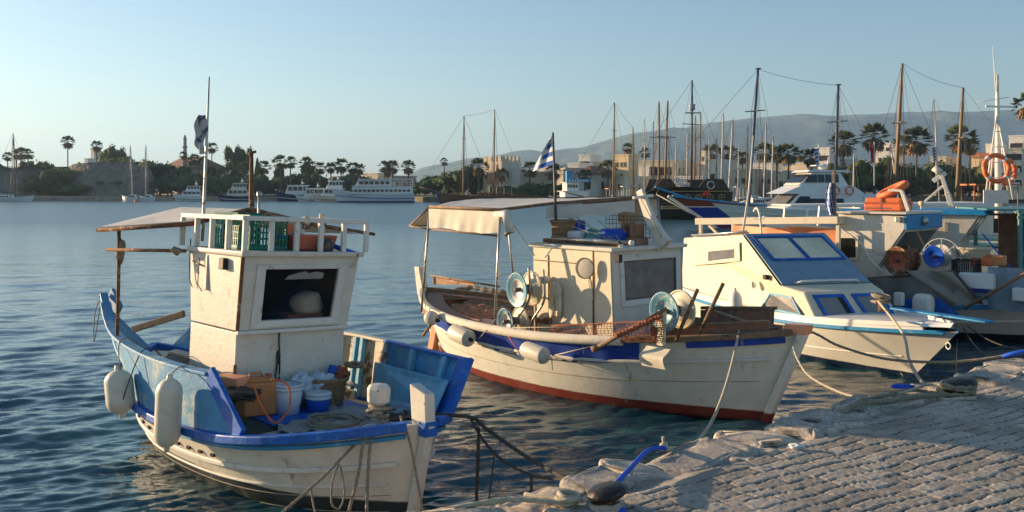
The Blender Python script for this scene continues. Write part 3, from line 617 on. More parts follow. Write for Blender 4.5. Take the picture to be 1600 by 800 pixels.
for i, (px, yt, wp, Y, kd, lb) in enumerate([(1245, 262, 50, 214, 'round', 'dark tree behind the stern of the white yacht'), (1288, 258, 40, 216, 'olive', 'olive tree below the pale hotel'), (1310, 248, 50, 212, 'round', 'dark tree beneath the big palm left of the red flag'), (1345, 243, 54, 210, 'round', 'dark tree below the tallest big palm'), (1385, 240, 60, 212, 'round', 'dense dark tree between the tallest palm and the leaning mast'), (1425, 246, 56, 210, 'round', 'dense dark tree right of the leaning brown mast'), (1465, 240, 60, 214, 'round', 'dense dark tree in the middle of the park'), (1505, 250, 50, 210, 'round', 'dark tree below the palm at the second brown mast'), (1535, 248, 40, 206, 'olive', 'olive tree in front of the orange roofed house'), (1550, 262, 36, 200, 'olive', 'olive tree beside the lifebuoy mast'), (1400, 262, 70, 204, 'olive', 'flowering olive hedge tree low behind the tour boat'), (1470, 270, 60, 202, 'olive', 'low olive tree behind the orange boat'), (1340, 268, 50, 203, 'round', 'low dark tree behind the red flag')]):
    tree(px, yt, wp, Y, lb, kd, .98, 'trees in the park behind the harbour')
# hedge in front of castle
def hedge(px0, px1, yt, Y, label):
    x0 = (px0-800)/FPX*Y; x1 = (px1-800)/FPX*Y; h_ = CAMH+(HY-yt)/FPX*Y-1.2; n_ = max(3, int((x1-x0)/2.2)); lob = [((x1-x0)*(i+.5)/n_, rnd.uniform(-.5, .5), h_*rnd.uniform(.4, .55), 1.8, 1.4, h_*rnd.uniform(.45, .6)) for i in range(n_)]
    o = bpy.data.objects.new('hedge', crown_mesh(int(px0), lob, 60, .55, 'leaf')); C.objects.link(o); o.location = (x0, Y, 1.2); tag(o, label, 'hedge')
hedge(762, 822, 287, 199, 'clipped dark hedge below the castle tower'); hedge(826, 888, 286, 200, 'dark hedge below the long castle wing')
# ================================================================== buildings
def wallmat(k, c, d=(.32, .26, .18)): M[k] = mat(k, c, .85, var=.07, vs_=.4, dirt=d, damt=.22, dsc=.5, dedge=.3, spec=.15)
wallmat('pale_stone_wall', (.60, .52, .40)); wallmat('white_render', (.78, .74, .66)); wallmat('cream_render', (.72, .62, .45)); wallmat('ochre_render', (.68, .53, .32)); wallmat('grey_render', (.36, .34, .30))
M['tile'] = mat('brown_roof_tiles', (.22, .12, .075), .8, var=.2, vs_=1); M['tileorange'] = mat('orange_roof_tiles', (.50, .20, .09), .8, var=.15, vs_=1)
M['wdark'] = mat('dark_opening', (.05, .045, .04), .4, var=.1); M['wglass'] = mat('far_window_glass', (.10, .11, .11), .2, var=.15)
def building(pc, Y, pl, pr, yt, wallm, label, th=40, wl=(), wr=(), base=1.2, roof=None, name='building', cat='building', cren=0, rh=1.6, par=.35):
    """pc corner pixel, pl/pr pixel widths of the left and right faces, yt pixel of wall top; wl/wr = lists of (u, zfrac, w, h[, arch]) windows"""
    x = (pc-800)/FPX*Y; a = R(th); zt = CAMH+(HY-yt)/FPX*Y; H = zt-base
    DL = Vector((-math.cos(a), math.sin(a), 0)); DR = Vector((math.sin(a), math.cos(a), 0))
    k = (pc-800)/FPX
    WL = pl/FPX*Y/max(.1, (-DL.x+k*DL.y)) if pl else 4; WR = pr/FPX*Y/max(.15, (DR.x-k*DR.y)) if pr else 6
    WL = min(WL, 60); WR = min(WR, 40)
    fr = Fr((x, Y, base), (DR.x, DR.y)); t = thing(name, label, cat, fr)          # local x = along right face, y = along left face (away)
    b = MB(); b.box(0, WR, 0, WL, -.5, H); b.build('wall', wallm, t)
    if cren:
        n1 = max(3, int(WL/cren)); n2 = max(3, int(WR/cren)); 
        c_ = MB()
        for i in range(n1):
            for X in (0.003, WR-.3): c_.box(X, X+.3, (i+.2)*WL/n1, (i+.8)*WL/n1, H, H+1.25)
        for i in range(n2):
            for Yy in (0.003, WL-.3): c_.box((i+.2)*WR/n2, (i+.8)*WR/n2, Yy, Yy+.3, H, H+1.25)
        c_.build('battlement', wallm, t)
    elif roof == 'hip':
        b = MB(); e = .5; m_ = min(WR, WL)/2
        b.add([(-e, -e, H), (WR+e, -e, H), (WR+e, WL+e, H), (-e, WL+e, H), (m_, m_, H+rh) if WR > WL else (WR/2, m_, H+rh), (WR-m_, m_, H+rh) if WR > WL else (WR/2, WL-m_, H+rh)], [(3, 2, 1, 0), (0, 1, 5, 4) if WR > WL else (0, 1, 4), (1, 2, 5) if WR > WL else (1, 2, 5, 4), (2, 3, 4, 5) if WR > WL else (2, 3, 5), (3, 0, 4) if WR > WL else (3, 0, 4, 5)])
        b.build('roof', 'tile' if wallm != 'ochre_render' else 'tileorange', t)
    elif par:
        b = MB()
        b.box(-.12, WR+.12, -.12, .18, H, H+par); b.box(-.12, WR+.12, WL-.18, WL+.12, H, H+par); b.box(-.12, .18, .18, WL-.18, H, H+par); b.box(WR-.18, WR+.12, .18, WL-.18, H, H+par); b.build('parapet', wallm, t)
    for side, ws in ((0, wl), (1, wr)):
        for q in ws:
            u, zf, ww, hh = q[:4]; c = u*(WL if side == 0 else WR); z = zf*H; b = MB()
            for o_, s_, mi in ((.06, 1.25, 1), (.08, 1., 0)):
                a0, a1 = c-ww/2*s_, c+ww/2*s_; z0, z1 = z-hh/2*(s_ if mi else 1), z+hh/2*(s_ if mi else 1)
                if side == 0: b.box(-o_, .0, a0, a1, z0, z1, mi)
                else: b.box(a0, a1, -o_, .0, z0, z1, mi)
            b.build('window', ['wdark', wallm], t)
    return t
g = lambda us, zs, w_, h_: [(u, z, w_, h_) for z in zs for u in us]
building(784, 208, 30, 31, 252, 'pale_stone_wall', 'battlemented stone castle tower behind the gulets', 42, g((.2, .34, .48, .8), (.60,), .6, 1.5)+g((.25, .75), (.85,), .5, .9), g((.3, .72), (.62,), .6, 1.4)+g((.6,), (.3,), .5, 1), name='castle_tower', cat='castle', cren=1.35)
building(864, 206, 72, 4, 270, 'pale_stone_wall', 'long low castle wing lit by the sun left of the flag', 33, g((.02, .10, .30, .35, .55, .6), (.38,), .8, 1.8), (), name='castle_wing', cat='castle')
building(812, 209, 18, 16, 265, 'white_render', 'low annex between the castle tower and its long wing', 36, (), g((.5,), (.5,), .8, 1.2))
building(858, 214, 22, 12, 262, 'white_render', 'white flat house behind the flag pole', 36, g((.3, .7), (.6,), .9, 1.), (), )
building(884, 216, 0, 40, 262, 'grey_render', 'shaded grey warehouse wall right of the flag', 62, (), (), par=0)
building(905, 228, 18, 22, 256, 'white_render', 'white building under the square pale block', 30, g((.2, .45, .7), (.7,), 1.2, 1.1), g((.3, .6), (.7,), 1.2, 1.1))
building(922, 240, 18, 18, 243, 'white_render', 'square pale block standing on the skyline right of the flag', 30, g((.15, .35, .55, .8), (.8,), .8, 1.2), ())
building(962, 238, 36, 4, 254, 'cream_render', 'sunlit terrace building between the pale block and the cream tower house', 32, g((.1, .25, .4, .55, .7, .85), (.7,), .6, 1.8), ())
building(928, 206, 28, 34, 272, 'white_render', 'white house with a brown tiled hip roof', 30, g((.35,), (.5,), 1.6, 1.8), g((.4,), (.5,), 1.4, 1.8), roof='hip', rh=2.0)
building(982, 212, 22, 16, 243, 'ochre_render', 'cream tower house beside the brown mast', 40, g((.25, .5, .8), (.78,), .6, 1.1)+g((.5,), (.5,), .6, 1), g((.5,), (.6,), .6, 1))
building(976, 205, 26, 40, 277, 'cream_render', 'low cream terrace below the tower house', 35, g((.3, .7), (.5,), .9, 1.2), g((.3, .6), (.5,), .9, 1.2))
building(1050, 218, 64, 46, 252, 'cream_render', 'long market hall with a glazed upper floor behind the pirate ship', 30, [(u, .72, 1.1, 2.0) for u in (.06, .14, .22, .3, .38, .46, .54, .62, .7, .78, .86, .94)], [(u, .72, 1.1, 2.0) for u in (.1, .25, .4, .55, .7, .85)])
building(1098, 204, 44, 26, 277, 'white_render', 'low pale shop row behind the pirate ship stern', 33, g((.2, .5, .8), (.5,), 1.0, 1.3), ())
building(1124, 206, 30, 30, 251, 'white_render', 'white house with paired arched windows among the masts', 38, g((.3, .42, .7, .82), (.52,), .7, 1.8), g((.5,), (.5,), .7, 1.6), cat='house', name='house')
building(1102, 207, 8, 6, 238, 'cream_render', 'small bell turret rising behind the arched house', 40, g((.5,), (.85,), .5, 1), (), name='bell_turret', cat='tower')
building(1180, 210, 36, 22, 266, 'cream_render', 'low cream building right of the blue mast', 34, g((.2, .5, .8), (.6,), .9, 1.2), g((.5,), (.6,), .8, 1))
building(1222, 214, 40, 22, 268, 'white_render', 'low white building behind the wheelhouse of the yacht', 34, g((.2, .5, .8), (.6,), .9, 1.2), g((.5,), (.6,), .8, 1))
building(1296, 232, 24, 26, 232, 'white_render', 'four storey white hotel behind the blue mast', 38, g((.25, .6), (.3, .55, .8), 1.6, 1.3), g((.3, .7), (.3, .55, .8), 1.5, 1.3), cat='hotel')
building(1262, 222, 26, 20, 256, 'cream_render', 'cream house left of the white hotel', 38, g((.3, .7), (.6,), 1., 1.2), g((.5,), (.6,), 1., 1.2), cat='house')
building(1396, 260, 30, 24, 225, 'white_render', 'white block on the skyline behind the tallest palm', 35, g((.3, .7), (.7, .9), 1., 1.), g((.5,), (.8,), 1., 1.))
building(1530, 236, 12, 30, 246, 'ochre_render', 'house with an orange tiled roof left of the lifebuoy mast', 40, g((.5,), (.7,), .9, 1.1), g((.2, .5, .8), (.7,), .9, 1.1), roof='hip', rh=1.6, cat='house')
hot = building(1596, 190, 24, 40, 234, 'cream_render', 'cream apartment hotel at the right edge behind the lifebuoy mast', 36, g((.25, .75), (.3, .6, .85), 1.5, 1.3), g((.5,), (.3, .6, .85), 1.4, 1.3), cat='hotel')
b = MB(); [b.box(-.9, 0, .3, 5, z, z+.9) for z in (2.2, 5.2)]; b.build('balcony', 'white_render', hot)
building(1600, 230, 24, 30, 213, 'white_render', 'white upper hotel block above the cream one at the right edge', 36, g((.3, .7), (.85, .7), 1.4, 1.2), (), cat='hotel')
building(1246, 240, 26, 16, 262, 'ochre_render', 'ochre house half hidden by the palms over the yacht', 36, g((.4,), (.6,), 1., 1.), ())
# ferry port low sheds left
building(534, 262, 16, 50, 277, 'cream_render', 'low cream shed left behind the ferry', 30, (), g((.4, .8), (.5,), 1., 1.3)); building(590, 262, 24, 26, 272, 'cream_render', 'cream shed behind the middle of the ferry', 36, (), g((.5,), (.5,), 1, 1.2))
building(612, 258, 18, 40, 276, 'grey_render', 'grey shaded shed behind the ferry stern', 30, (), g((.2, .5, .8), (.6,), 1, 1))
for a_ in [(1148, 216, 24, 14, 268, 'white_render', 'small white house left of the leaning white mast'), (1205, 228, 30, 20, 256, 'white_render', 'white house on the rise behind the palm row'), (1236, 206, 26, 18, 274, 'cream_render', 'low cream kiosk under the palms behind the yacht'), (1340, 236, 22, 16, 250, 'white_render', 'pale house in the gap between the two big palms'), (1478, 240, 24, 18, 246, 'cream_render', 'cream house glimpsed between the brown masts'), (1560, 250, 20, 26, 226, 'white_render', 'white house above the orange roofed one'), (1014, 220, 20, 12, 262, 'white_render', 'small white house between the tower house and the market hall'), (945, 216, 22, 14, 268, 'cream_render', 'cream cottage right of the brown hip roof')]:
    building(a_[0], a_[1], a_[2], a_[3], a_[4], a_[5], a_[6], 36, g((.25, .6), (.6,), 1., 1.3), g((.5,), (.6,), .9, 1.2), cat='house', name='house')
# fort
M['fort'] = mat('fort_stone', (.20, .175, .15), .95, var=.25, vs_=1.4, dirt=(.10, .095, .08), damt=.45, dsc=.9, dedge=.15, bump=1., bsc=3)
def fort():
    b = MB(); Y = 244
    pts = [(-60, 262), (0, 262), (70, 262), (118, 260), (140, 256), (180, 255), (215, 256), (238, 262), (244, 275), (246, 300)]
    def fn(u, v):
        px = -60+306*u; top = np.interp(px, [p[0] for p in pts], [p[1] for p in pts]); H = CAMH+(HY-top)/FPX*Y; X = (px-800)/FPX*Y
        bul = -8*math.sin(max(0, min(1, (u-.55)/.45))*math.pi)**.8
        z = .6+(H-.6)*v; return (X, Y-4+bul+3.2*v+.5*noise.noise(Vector((X*.25, z*.5, 1)))+.35*noise.noise(Vector((X*.9, z*1.2, 4))), z+(.5*noise.noise(Vector((X*.35, 0, 0))) if v > .9 else 0))
    b.grid(fn, 200, 26); b.add([(-160, 241, 9), (-95, 241, 9), (-95, 268, 9.5), (-160, 268, 9.5)], [(0, 1, 2, 3)])
    t = tag(b.build('fort_wall', 'fort'), 'old grey stone fort wall with trees on top, far left', 'fort')
    b = MB(); [b.box((px-800)/FPX*232-.7, (px-800)/FPX*232+.7, 232.5, 234.5, 4.2, 5.0) for px in (153, 180)]; b.build('embrasure', 'wdark', t)
fort()
# minaret
mx = (289-800)/FPX*262; t = thing('minaret', 'slender stone minaret with a balcony and pointed cap above the left trees', 'minaret', loc=(mx, 262, 1.2)); k = 262/FPX
zz = lambda y: CAMH+(HY-y)*k-1.2
b = MB(); b.lathe([(3*k, 0), (2.9*k, zz(235)), (2.7*k, zz(231.5)), (4.0*k, zz(230.5)), (4.0*k, zz(228.5)), (2.6*k, zz(228.4)), (2.4*k, zz(218)), (2.9*k, zz(217.5)), (2.9*k, zz(217))], n=12, sm=False); b.build('shaft', 'grey_render', t)
b = MB(); b.lathe([(2.9*k, zz(217)), (0.2, zz(211))], n=12, sm=False); b.build('cap', 'grey_render', t)
building(147, 300, 5, 11, 233, 'white_render', 'small white tower behind the palm above the fort', 30, (), g((.5,), (.8,), .8, 1.2), name='tower', cat='tower')
building(137, 290, 5, 10, 249, 'white_render', 'low white wall beside the small white tower', 30, (), ())
building(300, 262, 60, 60, 264, 'grey_render', 'low building with a shallow brown roof right of the minaret', 45, (), (), roof='hip', rh=4.)
# low trees / broad hedge line behind everything on left
for i, (px, wp) in enumerate([(130, 70), (190, 50), (450, 80), (520, 80), (585, 70), (640, 50), (1290, 90), (1440, 90), (1560, 80)]):
    tree(px, 279 if px < 700 else 268, wp, 268, ['low scrub tree on the fort terrace', 'second low scrub tree on the fort terrace', 'low dark tree deep behind the blue yacht', 'low dark tree deep behind the cream yacht', 'low dark tree deep behind the ferry', 'low dark tree deep behind the ferry stern', 'low dark tree deep behind the white hotel', 'low dark tree deep in the park', 'low dark tree deep behind the orange roof'][i], 'round', .98, 'low trees in the background')
for i, (px, yt, wp) in enumerate([(-40, 250, 70), (-110, 256, 80), (-190, 262, 80), (-280, 266, 90), (1640, 258, 60), (1710, 262, 70), (1790, 266, 70)]):
    tree(px, yt, wp, 250 if px < 0 else 212, ['dark tree just beyond the left end of the fort', 'second dark tree beyond the left end of the fort', 'third dark tree beyond the left end of the fort', 'farthest dark tree along the left shore', 'dark tree beyond the cream apartment hotel', 'second dark tree beyond the apartment hotel', 'farthest dark tree along the right shore'][i], 'round', .98, 'trees continuing along the shore')
# ================================================================== far and middle distance boats
M['hullwood'] = mat('varnished_dark_hull', (.13, .065, .03), .45, var=.2, vs_=1); M['pirate'] = mat('dark_brown_planking', (.075, .052, .035), .7, var=.25, vs_=2)
M['yellowtrim'] = mat('yellow_trim_paint', (.50, .36, .12), .6, var=.1); M['yachtwhite'] = mat('yacht_white', (.74, .74, .72), .3, var=.03, coat=.3)
M['yachtnavy'] = mat('yacht_dark_blue', (.01, .03, .10), .25, var=.1, coat=.3); M['yachtcream'] = mat('yacht_cream', (.68, .62, .48), .35, var=.05)
M['mastwood'] = mat('mast_wood', (.24, .155, .09), .6, var=.2, vs_=.5); M['mastwhite'] = mat('mast_white_alloy', (.68, .66, .60), .4, var=.05); M['mastdark'] = mat('mast_dark_paint', (.055, .06, .065), .5, var=.2); M['mastblue'] = mat('mast_blue_paint', (.035, .065, .12), .5, var=.2)
M['wire'] = mat('rigging_wire', (.11, .10, .09), .6, .3, var=.1); M['awning'] = mat('white_awning', (.68, .66, .60), .7, var=.04, dirt=(.5, .45, .38), damt=.2, dsc=2, dedge=.3)
M['turq'] = mat('blue_waterline_paint', (.02, .09, .25), .5, var=.1)
def wires(t, segs, r, name='rigging', m='wire', nn=4):
    b = MB()
    for s_ in segs: b.tube([Vector(p) for p in s_], r, nn)
    return b.build(name, m, t)
def motor_yacht(bowpx, sternpx, Y, ztop, label, hullm='yachtwhite', B=2.2, hd=None, sup='yachtwhite', fb=1.5, tiers=2, name='motor_yacht', group='motor yachts on the far quay', yaw=.25):
    X0, X1 = (bowpx-800)/FPX*Y, (sternpx-800)/FPX*Y; L = abs(X1-X0)*1.02
    sg = 1 if X0 > X1 else -1; fr = bowframe((X0-sg*.3, Y-yaw*L*.5), (sg, -yaw), L)
    t = thing(name, label, 'boat' if tiers < 2 else 'yacht', fr, group)
    h = Hull(L, B, .35, 2.5, 2.2, fb*.85, fb*.85, fb*1.25, .35, .9, .0, .25, .8, .85, keel=-.6)
    h.mesh(26, 7).build('hull', hullm, t); h.deck(0, .97, .05, 0, .05, 14).build('deck', sup, t)
    h.rail(0, .985, .08, .10, .55, .02).build('rub_strip', 'dsteel' if hullm != 'yachtnavy' else 'yachtwhite', t)
    z = fb*.85; hh = (ztop-z)/tiers; x0, x1 = .10*L, .72*L
    for k in range(tiers):
        w_ = B*(.74-.12*k); b = MB(); xa, xb = x0+.03*L*k, x1-.16*L*k; r_ = .10*L
        b.hexa([(xa, -w_, z), (xb+r_, -w_*.8, z), (xb+r_, w_*.8, z), (xa, w_, z), (xa, -w_*.93, z+hh*.9), (xb, -w_*.75, z+hh*.9), (xb, w_*.75, z+hh*.9), (xa, w_*.93, z+hh*.9)])
        b.box(xa-.06*L, xb+.02*L, -w_*1.02, w_*1.02, z+hh*.9, z+hh); b.build('cabin', sup, t)
        b = MB(); n_ = 4
        for q in range(n_):
            a0 = xa+(xb-xa)*(q+.12)/n_; a1 = xa+(xb-xa)*(q+.88)/n_
            for sd in (-1, 1): b.hexa([(a0, sd*(w_*.965), z+hh*.42), (a1, sd*(w_*.93), z+hh*.42), (a1, sd*(w_*.93+.05), z+hh*.42), (a0, sd*(w_*.965+.05), z+hh*.42), (a0, sd*(w_*.93), z+hh*.8), (a1, sd*(w_*.85), z+hh*.8), (a1, sd*(w_*.85+.09), z+hh*.8), (a0, sd*(w_*.93+.07), z+hh*.8)])
        b.build('side_window', 'glass', t)
        b = MB(); fx = lambda zf: xb+r_*(1-zf/.9)+.03
        b.hexa([(fx(.35), -w_*.72, z+hh*.35), (fx(.35)+.03, -w_*.7, z+hh*.35), (fx(.35)+.03, w_*.7, z+hh*.35), (fx(.35), w_*.72, z+hh*.35), (fx(.82), -w_*.68, z+hh*.82), (fx(.82)+.03, -w_*.66, z+hh*.82), (fx(.82)+.03, w_*.66, z+hh*.82), (fx(.82), w_*.68, z+hh*.82)]); b.build('windscreen', 'glass', t)
        z += hh
    b = MB(); b.tube([(x0+.2*L, 0, z), (x0+.17*L, 0, z+1.3)], .06); b.blob((x0+.15*L, 0, z+.5), (.28, .28, .25), 2, 0); b.box(x0+.1*L, x0+.14*L, -.7, .7, z+.3, z+.38); b.build('radar_mast', 'yachtwhite', t)
    b = MB()
    for sd in (-1, 1):
        pts = h.line(.45, .99, 1, sd, 12, -.08, .55); b.tube(pts, .02, 4)
        for p in pts[::2]: b.tube([p, p-Vector((0, 0, .55))], .015, 4)
    b.build('railing', 'steel', t)
    return t, fr, h
motor_yacht(275, 315, 214, 3.7, 'white motor yacht below the dark trees, between two bare masts and the flagpole', B=1.9, tiers=2)
motor_yacht(344, 388, 214, 4.4, 'white motor yacht with a dark hull beside the rusty mast', 'yachtnavy', B=2.0, sup='yachtcream')
motor_yacht(435, 483, 214, 3.9, 'dark blue hulled motor yacht, third from the left on the far quay', 'yachtnavy', B=2.2, tiers=1, fb=1.9)
motor_yacht(466, 505, 210, 3.2, 'small low white cruiser between the blue yacht and the cream yacht', B=1.8, tiers=1, fb=1.3)
motor_yacht(492, 538, 207, 4.9, 'cream motor yacht moored left of the big ferry', 'yachtcream', B=2.3)
# ferry
Y = 196; X0, X1 = (527-800)/FPX*Y, (645-800)/FPX*Y; L = X1-X0; fr = bowframe((X0+.4, Y-1.2), (-1, -.12), L)
t = thing('ferry', 'large white passenger ferry with two window decks on the far quay', 'ferry', fr)
h = Hull(L, 2.7, .3, 3, 2.4, 1.9, 1.9, 3.0, .3, 1.6, 0, .22, .8, .9, keel=-.8)
h.mesh(30, 9).build('hull', mat('ferry_hull_paint', (.60, .63, .66), .4, var=.04, zband=[(.35, (.03, .08, .22))]), t); h.deck(0, .98, .06, 0, .05, 14).build('deck', 'yachtwhite', t)
h.rail(0, .985, .08, .14, .62, .03).build('rub_strip', 'navy', t)
b = MB(); b.hexa([(.3, -2.5, 1.9), (L*.86, -2.2, 1.9), (L*.86, 2.2, 1.9), (.3, 2.5, 1.9), (.3, -2.4, 3.5), (L*.80, -2.1, 3.5), (L*.80, 2.1, 3.5), (.3, 2.4, 3.5)]); b.box(-.2, L*.82, -2.55, 2.55, 3.5, 3.62); b.build('lower_cabin', 'yachtwhite', t)
b = MB(); b.hexa([(L*.3, -2.1, 3.62), (L*.78, -1.9, 3.62), (L*.78, 1.9, 3.62), (L*.3, 2.1, 3.62), (L*.3, -2.1, 4.9), (L*.73, -1.8, 4.9), (L*.73, 1.8, 4.9), (L*.3, 2.1, 4.9)]); b.build('upper_cabin', 'yachtwhite', t)
b = MB(); b.box(.2, L*.74, -2.4, 2.4, 4.98, 5.12); b.build('roof', 'yachtwhite', t)
b = MB(); [b.tube([(x_, sd*2.2, 3.6), (x_, sd*2.2, 5.0)], .05, 5) for x_ in (.4, 2.5, 4.6) for sd in (-1, 1)]; b.build('roof_post', 'yachtwhite', t)
for k in range(14):
    b = MB(); x_ = 1.0+k*L*.80/14
    for sd in (-1, 1): b.box(x_, x_+.6, min(sd*2.36, sd*2.52), max(sd*2.36, sd*2.52), 2.35, 2.85)
    b.build('window', 'glass', t)
for k in range(6):
    b = MB(); x_ = L*.33+k*L*.41/6
    for sd in (-1, 1): b.box(x_, x_+.8, min(sd*1.8, sd*2.13), max(sd*1.8, sd*2.13), 3.95, 4.6)
    b.build('window', 'glass', t)
wires(t, [[(x_, -2.4, 3.62), (x_, -2.4, 4.4)] for x_ in np.linspace(0, 5, 7)]+[[(0, -2.4, z_), (5.5, -2.4, z_)] for z_ in (4.0, 4.4)]+[[(L*.6, 0, 5.1), (L*.58, 0, 7.2)], [(L*.3, 0, 5.1), (L*.3, 0, 6.8)]], .03, 'railing', 'yachtwhite')
# generic sailing vessel
def sailer(label, Y, x0, x1, hullm, masts, mm='mastwood', fb=1.1, B=2., name='sailing_boat', cat='sailing boat', sg=1, house=True, group=None, stayf=(.0, 1.0), boom=False, sprit=0., wr=.018, mr=.13, trans=.55, yaw=0., spread=True, tri=True, awn=None, cabmat='yachtwhite'):
    """x0,x1: photo pixels of the hull ends; bow at the right when sg=1. masts: (base px, top px, top py)"""
    X0, X1 = (x0-800)/FPX*Y, (x1-800)/FPX*Y; L = X1-X0; bow = X1 if sg > 0 else X0
    fr = bowframe((bow, Y), (sg, yaw), L); t = thing(name, label, cat, fr, group)
    h = Hull(L, B, .45, 2.2, 2.0, fb*1.2, fb, fb*1.6, .45, L*.05, L*.03, .3, .8, trans, keel=-.5)
    h.mesh(24, 7).build('hull', hullm, t); h.deck(.0, .98, .15, 0.02, .05, 12).build('deck', 'varnish' if hullm in ('hullwood', 'pirate') else 'yachtwhite', t)
    h.rail(0, .99, .10, .10, 1.0, .02).build('gunwale', 'varnish' if hullm in ('hullwood', 'pirate') else 'yachtwhite', t)
    if house:
        b = MB(); b.hexa([(L*.15, -B*.5, fb-.2), (L*.6, -B*.5, fb-.2), (L*.6, B*.5, fb-.2), (L*.15, B*.5, fb-.2), (L*.16, -B*.45, fb+.75), (L*.55, -B*.42, fb+.75), (L*.55, B*.42, fb+.75), (L*.16, B*.45, fb+.75)]); b.build('cabin', cabmat, t)
        b = MB(); [b.box(L*.2+q*L*.07, L*.2+q*L*.07+L*.045, sd*B*.49-.06*(sd < 0), sd*B*.49+.06*(sd > 0), fb+.15, fb+.5) for q in range(5) for sd in (-1, 1)]; b.build('window', 'glass', t)
    if awn:
        b = MB(); b.box(L*awn[0], L*awn[1], -B*.7, B*.7, fb+2.1, fb+2.2); [b.tube([(L*q, sd*B*.62, fb-.1), (L*q, sd*B*.62, fb+2.1)], .035, 5) for q in np.linspace(awn[0]+.02, awn[1]-.02, 4) for sd in (-1, 1)]; b.build('awning', awn[2], t)
    segs = []; tops = []
    for (bx, tx, ty) in masts:
        a = fr.l(P(bx, 300, Y)); a.y = 0; c = fr.l(P(tx, ty, Y)); c.y = 0; a.z = fb-.2
        H = c.z-a.z; b = MB(); b.tube([a, a.lerp(c, .6), c], mr, 8, rr=[1.15, .9, .55])
        b.build('mast', mm, t); tops.append(c)
        if spread:
            for f in ((.42, .72) if H > 11 else (.62,)):
                p = a.lerp(c, f); q = B*.42; b = MB(); b.bar(p+Vector((-.25*B*.3, -q, .05)), p+Vector((.25*B*.3, q, -.05)), .06, .06); b.bar(p+Vector((-.5, 0, .0)), p+Vector((.5, 0, .02)), .06, .06); b.build('spreader', mm, t)
                for sd in (-1, 1): segs += [[p+Vector((0, sd*q, 0)), c], [p+Vector((0, sd*q, 0)), Vector((p.x, sd*B*.95, fb))]]
        for sd in (-1, 1): segs += [[c, Vector((c.x-L*.05, sd*B*.95, fb))], [c, Vector((c.x+L*.045, sd*B*.95, fb))], [a.lerp(c, .72), Vector((c.x+L*.02, sd*B*.95, fb))]]
        if boom: b = MB(); b.bar(a+Vector((0, 0, 1.4)), a+Vector((-L*.36, 0, 1.6)), .14, .2); b.build('boom', mm, t)
    bowp = h.pt(1, 1, 1); st = h.pt(0, 1, 1); st.y = 0
    if sprit: e = bowp+Vector((sprit, 0, sprit*.28)); b = MB(); b.tube([bowp-Vector((1, 0, .2)), e], .09, 7); b.build('bowsprit', mm, t); bowp = e
    mx_ = max(tops, key=lambda p: p.x); mn_ = min(tops, key=lambda p: p.x)
    segs += [[mx_, bowp], [mn_, st]]
    if len(tops) > 1 and tri: segs += [sag(tops[0], tops[1], .25, 5)]; segs += [[tops[0], Vector((tops[1].x, 0, fb+.5))]]
    wires(t, segs, wr)
    return t, fr, h, L
G2 = 'sailing boats moored in the right basin'
# left shore yachts
sailer('white sailing yacht cut by the left edge, furled sail on its boom', 205, -22, 50, 'yachtwhite', [(24, 20.5, 208)], 'mastdark', .9, 1.7, sg=1, boom=True, wr=.03, cat='sailing yacht', mr=.12)
sailer('small white sailing yacht with a bare mast before the fort wall, left one of two', 212, 192, 216, 'yachtwhite', [(207, 203.5, 226)], 'mastwhite', .9, 1.3, sg=-1, wr=.02, mr=.12, cat='sailing yacht')
sailer('small white sailing yacht with a bare mast before the fort wall, right one of two', 212, 218, 240, 'yachtwhite', [(227.5, 228, 225)], 'mastwhite', .9, 1.3, sg=-1, wr=.02, mr=.12, cat='sailing yacht')
# gulet with two masts
t, fr, h, L = sailer('wooden gulet with two brown masts moored left of the castle', 176, 688, 822, 'hullwood', [(724, 725, 181), (771, 773, 171)], 'mastwood', 1.5, 2.6, 'gulet', 'gulet', sg=-1, sprit=3.2, wr=.025, mr=.17, awn=(.15, .45, 'awning'), cabmat='varnish')
b = MB(); b.box(L*.32, L*.45, -2, 2, 3.8, 5.0); b.build('deckhouse', 'tileorange', t)
b = MB(); b.add([(L+.2, -.1, .3), (L+.2, .1, .3), (L+1.3, .05, 2.3), (L+1.3, -.05, 2.3)], [(0, 1, 2, 3)]); 
b = MB(); stem(h, .25, .12, .0, b=b); b.build('stem_post', 'blue', t)
sailer('dark wooden gulet with one brown mast behind the canopy of the middle fishing boat', 132, 912, 1010, 'hullwood', [(958, 960, 160), (989, 989, 199)], 'mastwood', 1.1, 2.2, 'gulet', 'gulet', sg=-1, sprit=2.5, wr=.02, mr=.13, awn=(.1, .4, 'awning'))
# blue and white excursion boat (px 868-925)
Y = 150; X0, X1 = (862-800)/FPX*Y, (925-800)/FPX*Y; L = X1-X0; fr = bowframe((X0, Y), (-1, -.3), L)
t = thing('excursion_boat', 'white tug like excursion boat with a blue lettered roof board behind the canopy', 'boat', fr)
h = Hull(L, 1.9, .45, 2.2, 2.2, 1.3, 1.0, 1.9, .45, .6, .2, .3, .8, .6, keel=-.5); h.mesh(24, 7).build('hull', 'yachtwhite', t); h.deck(0, .98, .1, 0, .04, 12).build('deck', 'yachtwhite', t)
b = MB(); b.box(.6, L*.72, -1.35, 1.35, .9, 2.5); b.box(L*.35, L*.66, -1.1, 1.1, 2.5, 3.9); b.box(L*.30, L*.70, -1.3, 1.3, 3.9, 4.02); b.box(.3, L*.78, -1.5, 1.5, 2.46, 2.56); b.build('cabin', 'yachtwhite', t)
for q in range(4):
    b = MB(); [b.box(L*.38+q*.45, L*.38+q*.45+.32, min(s_*1.08, s_*1.14), max(s_*1.08, s_*1.14), 3.1, 3.6) for s_ in (-1, 1)]; b.build('window', 'glass', t)
b = MB(); b.box(.4, L*.58, 1.35, 1.45, 4.03, 4.55); b.build('roof_board', 'midblue', t)
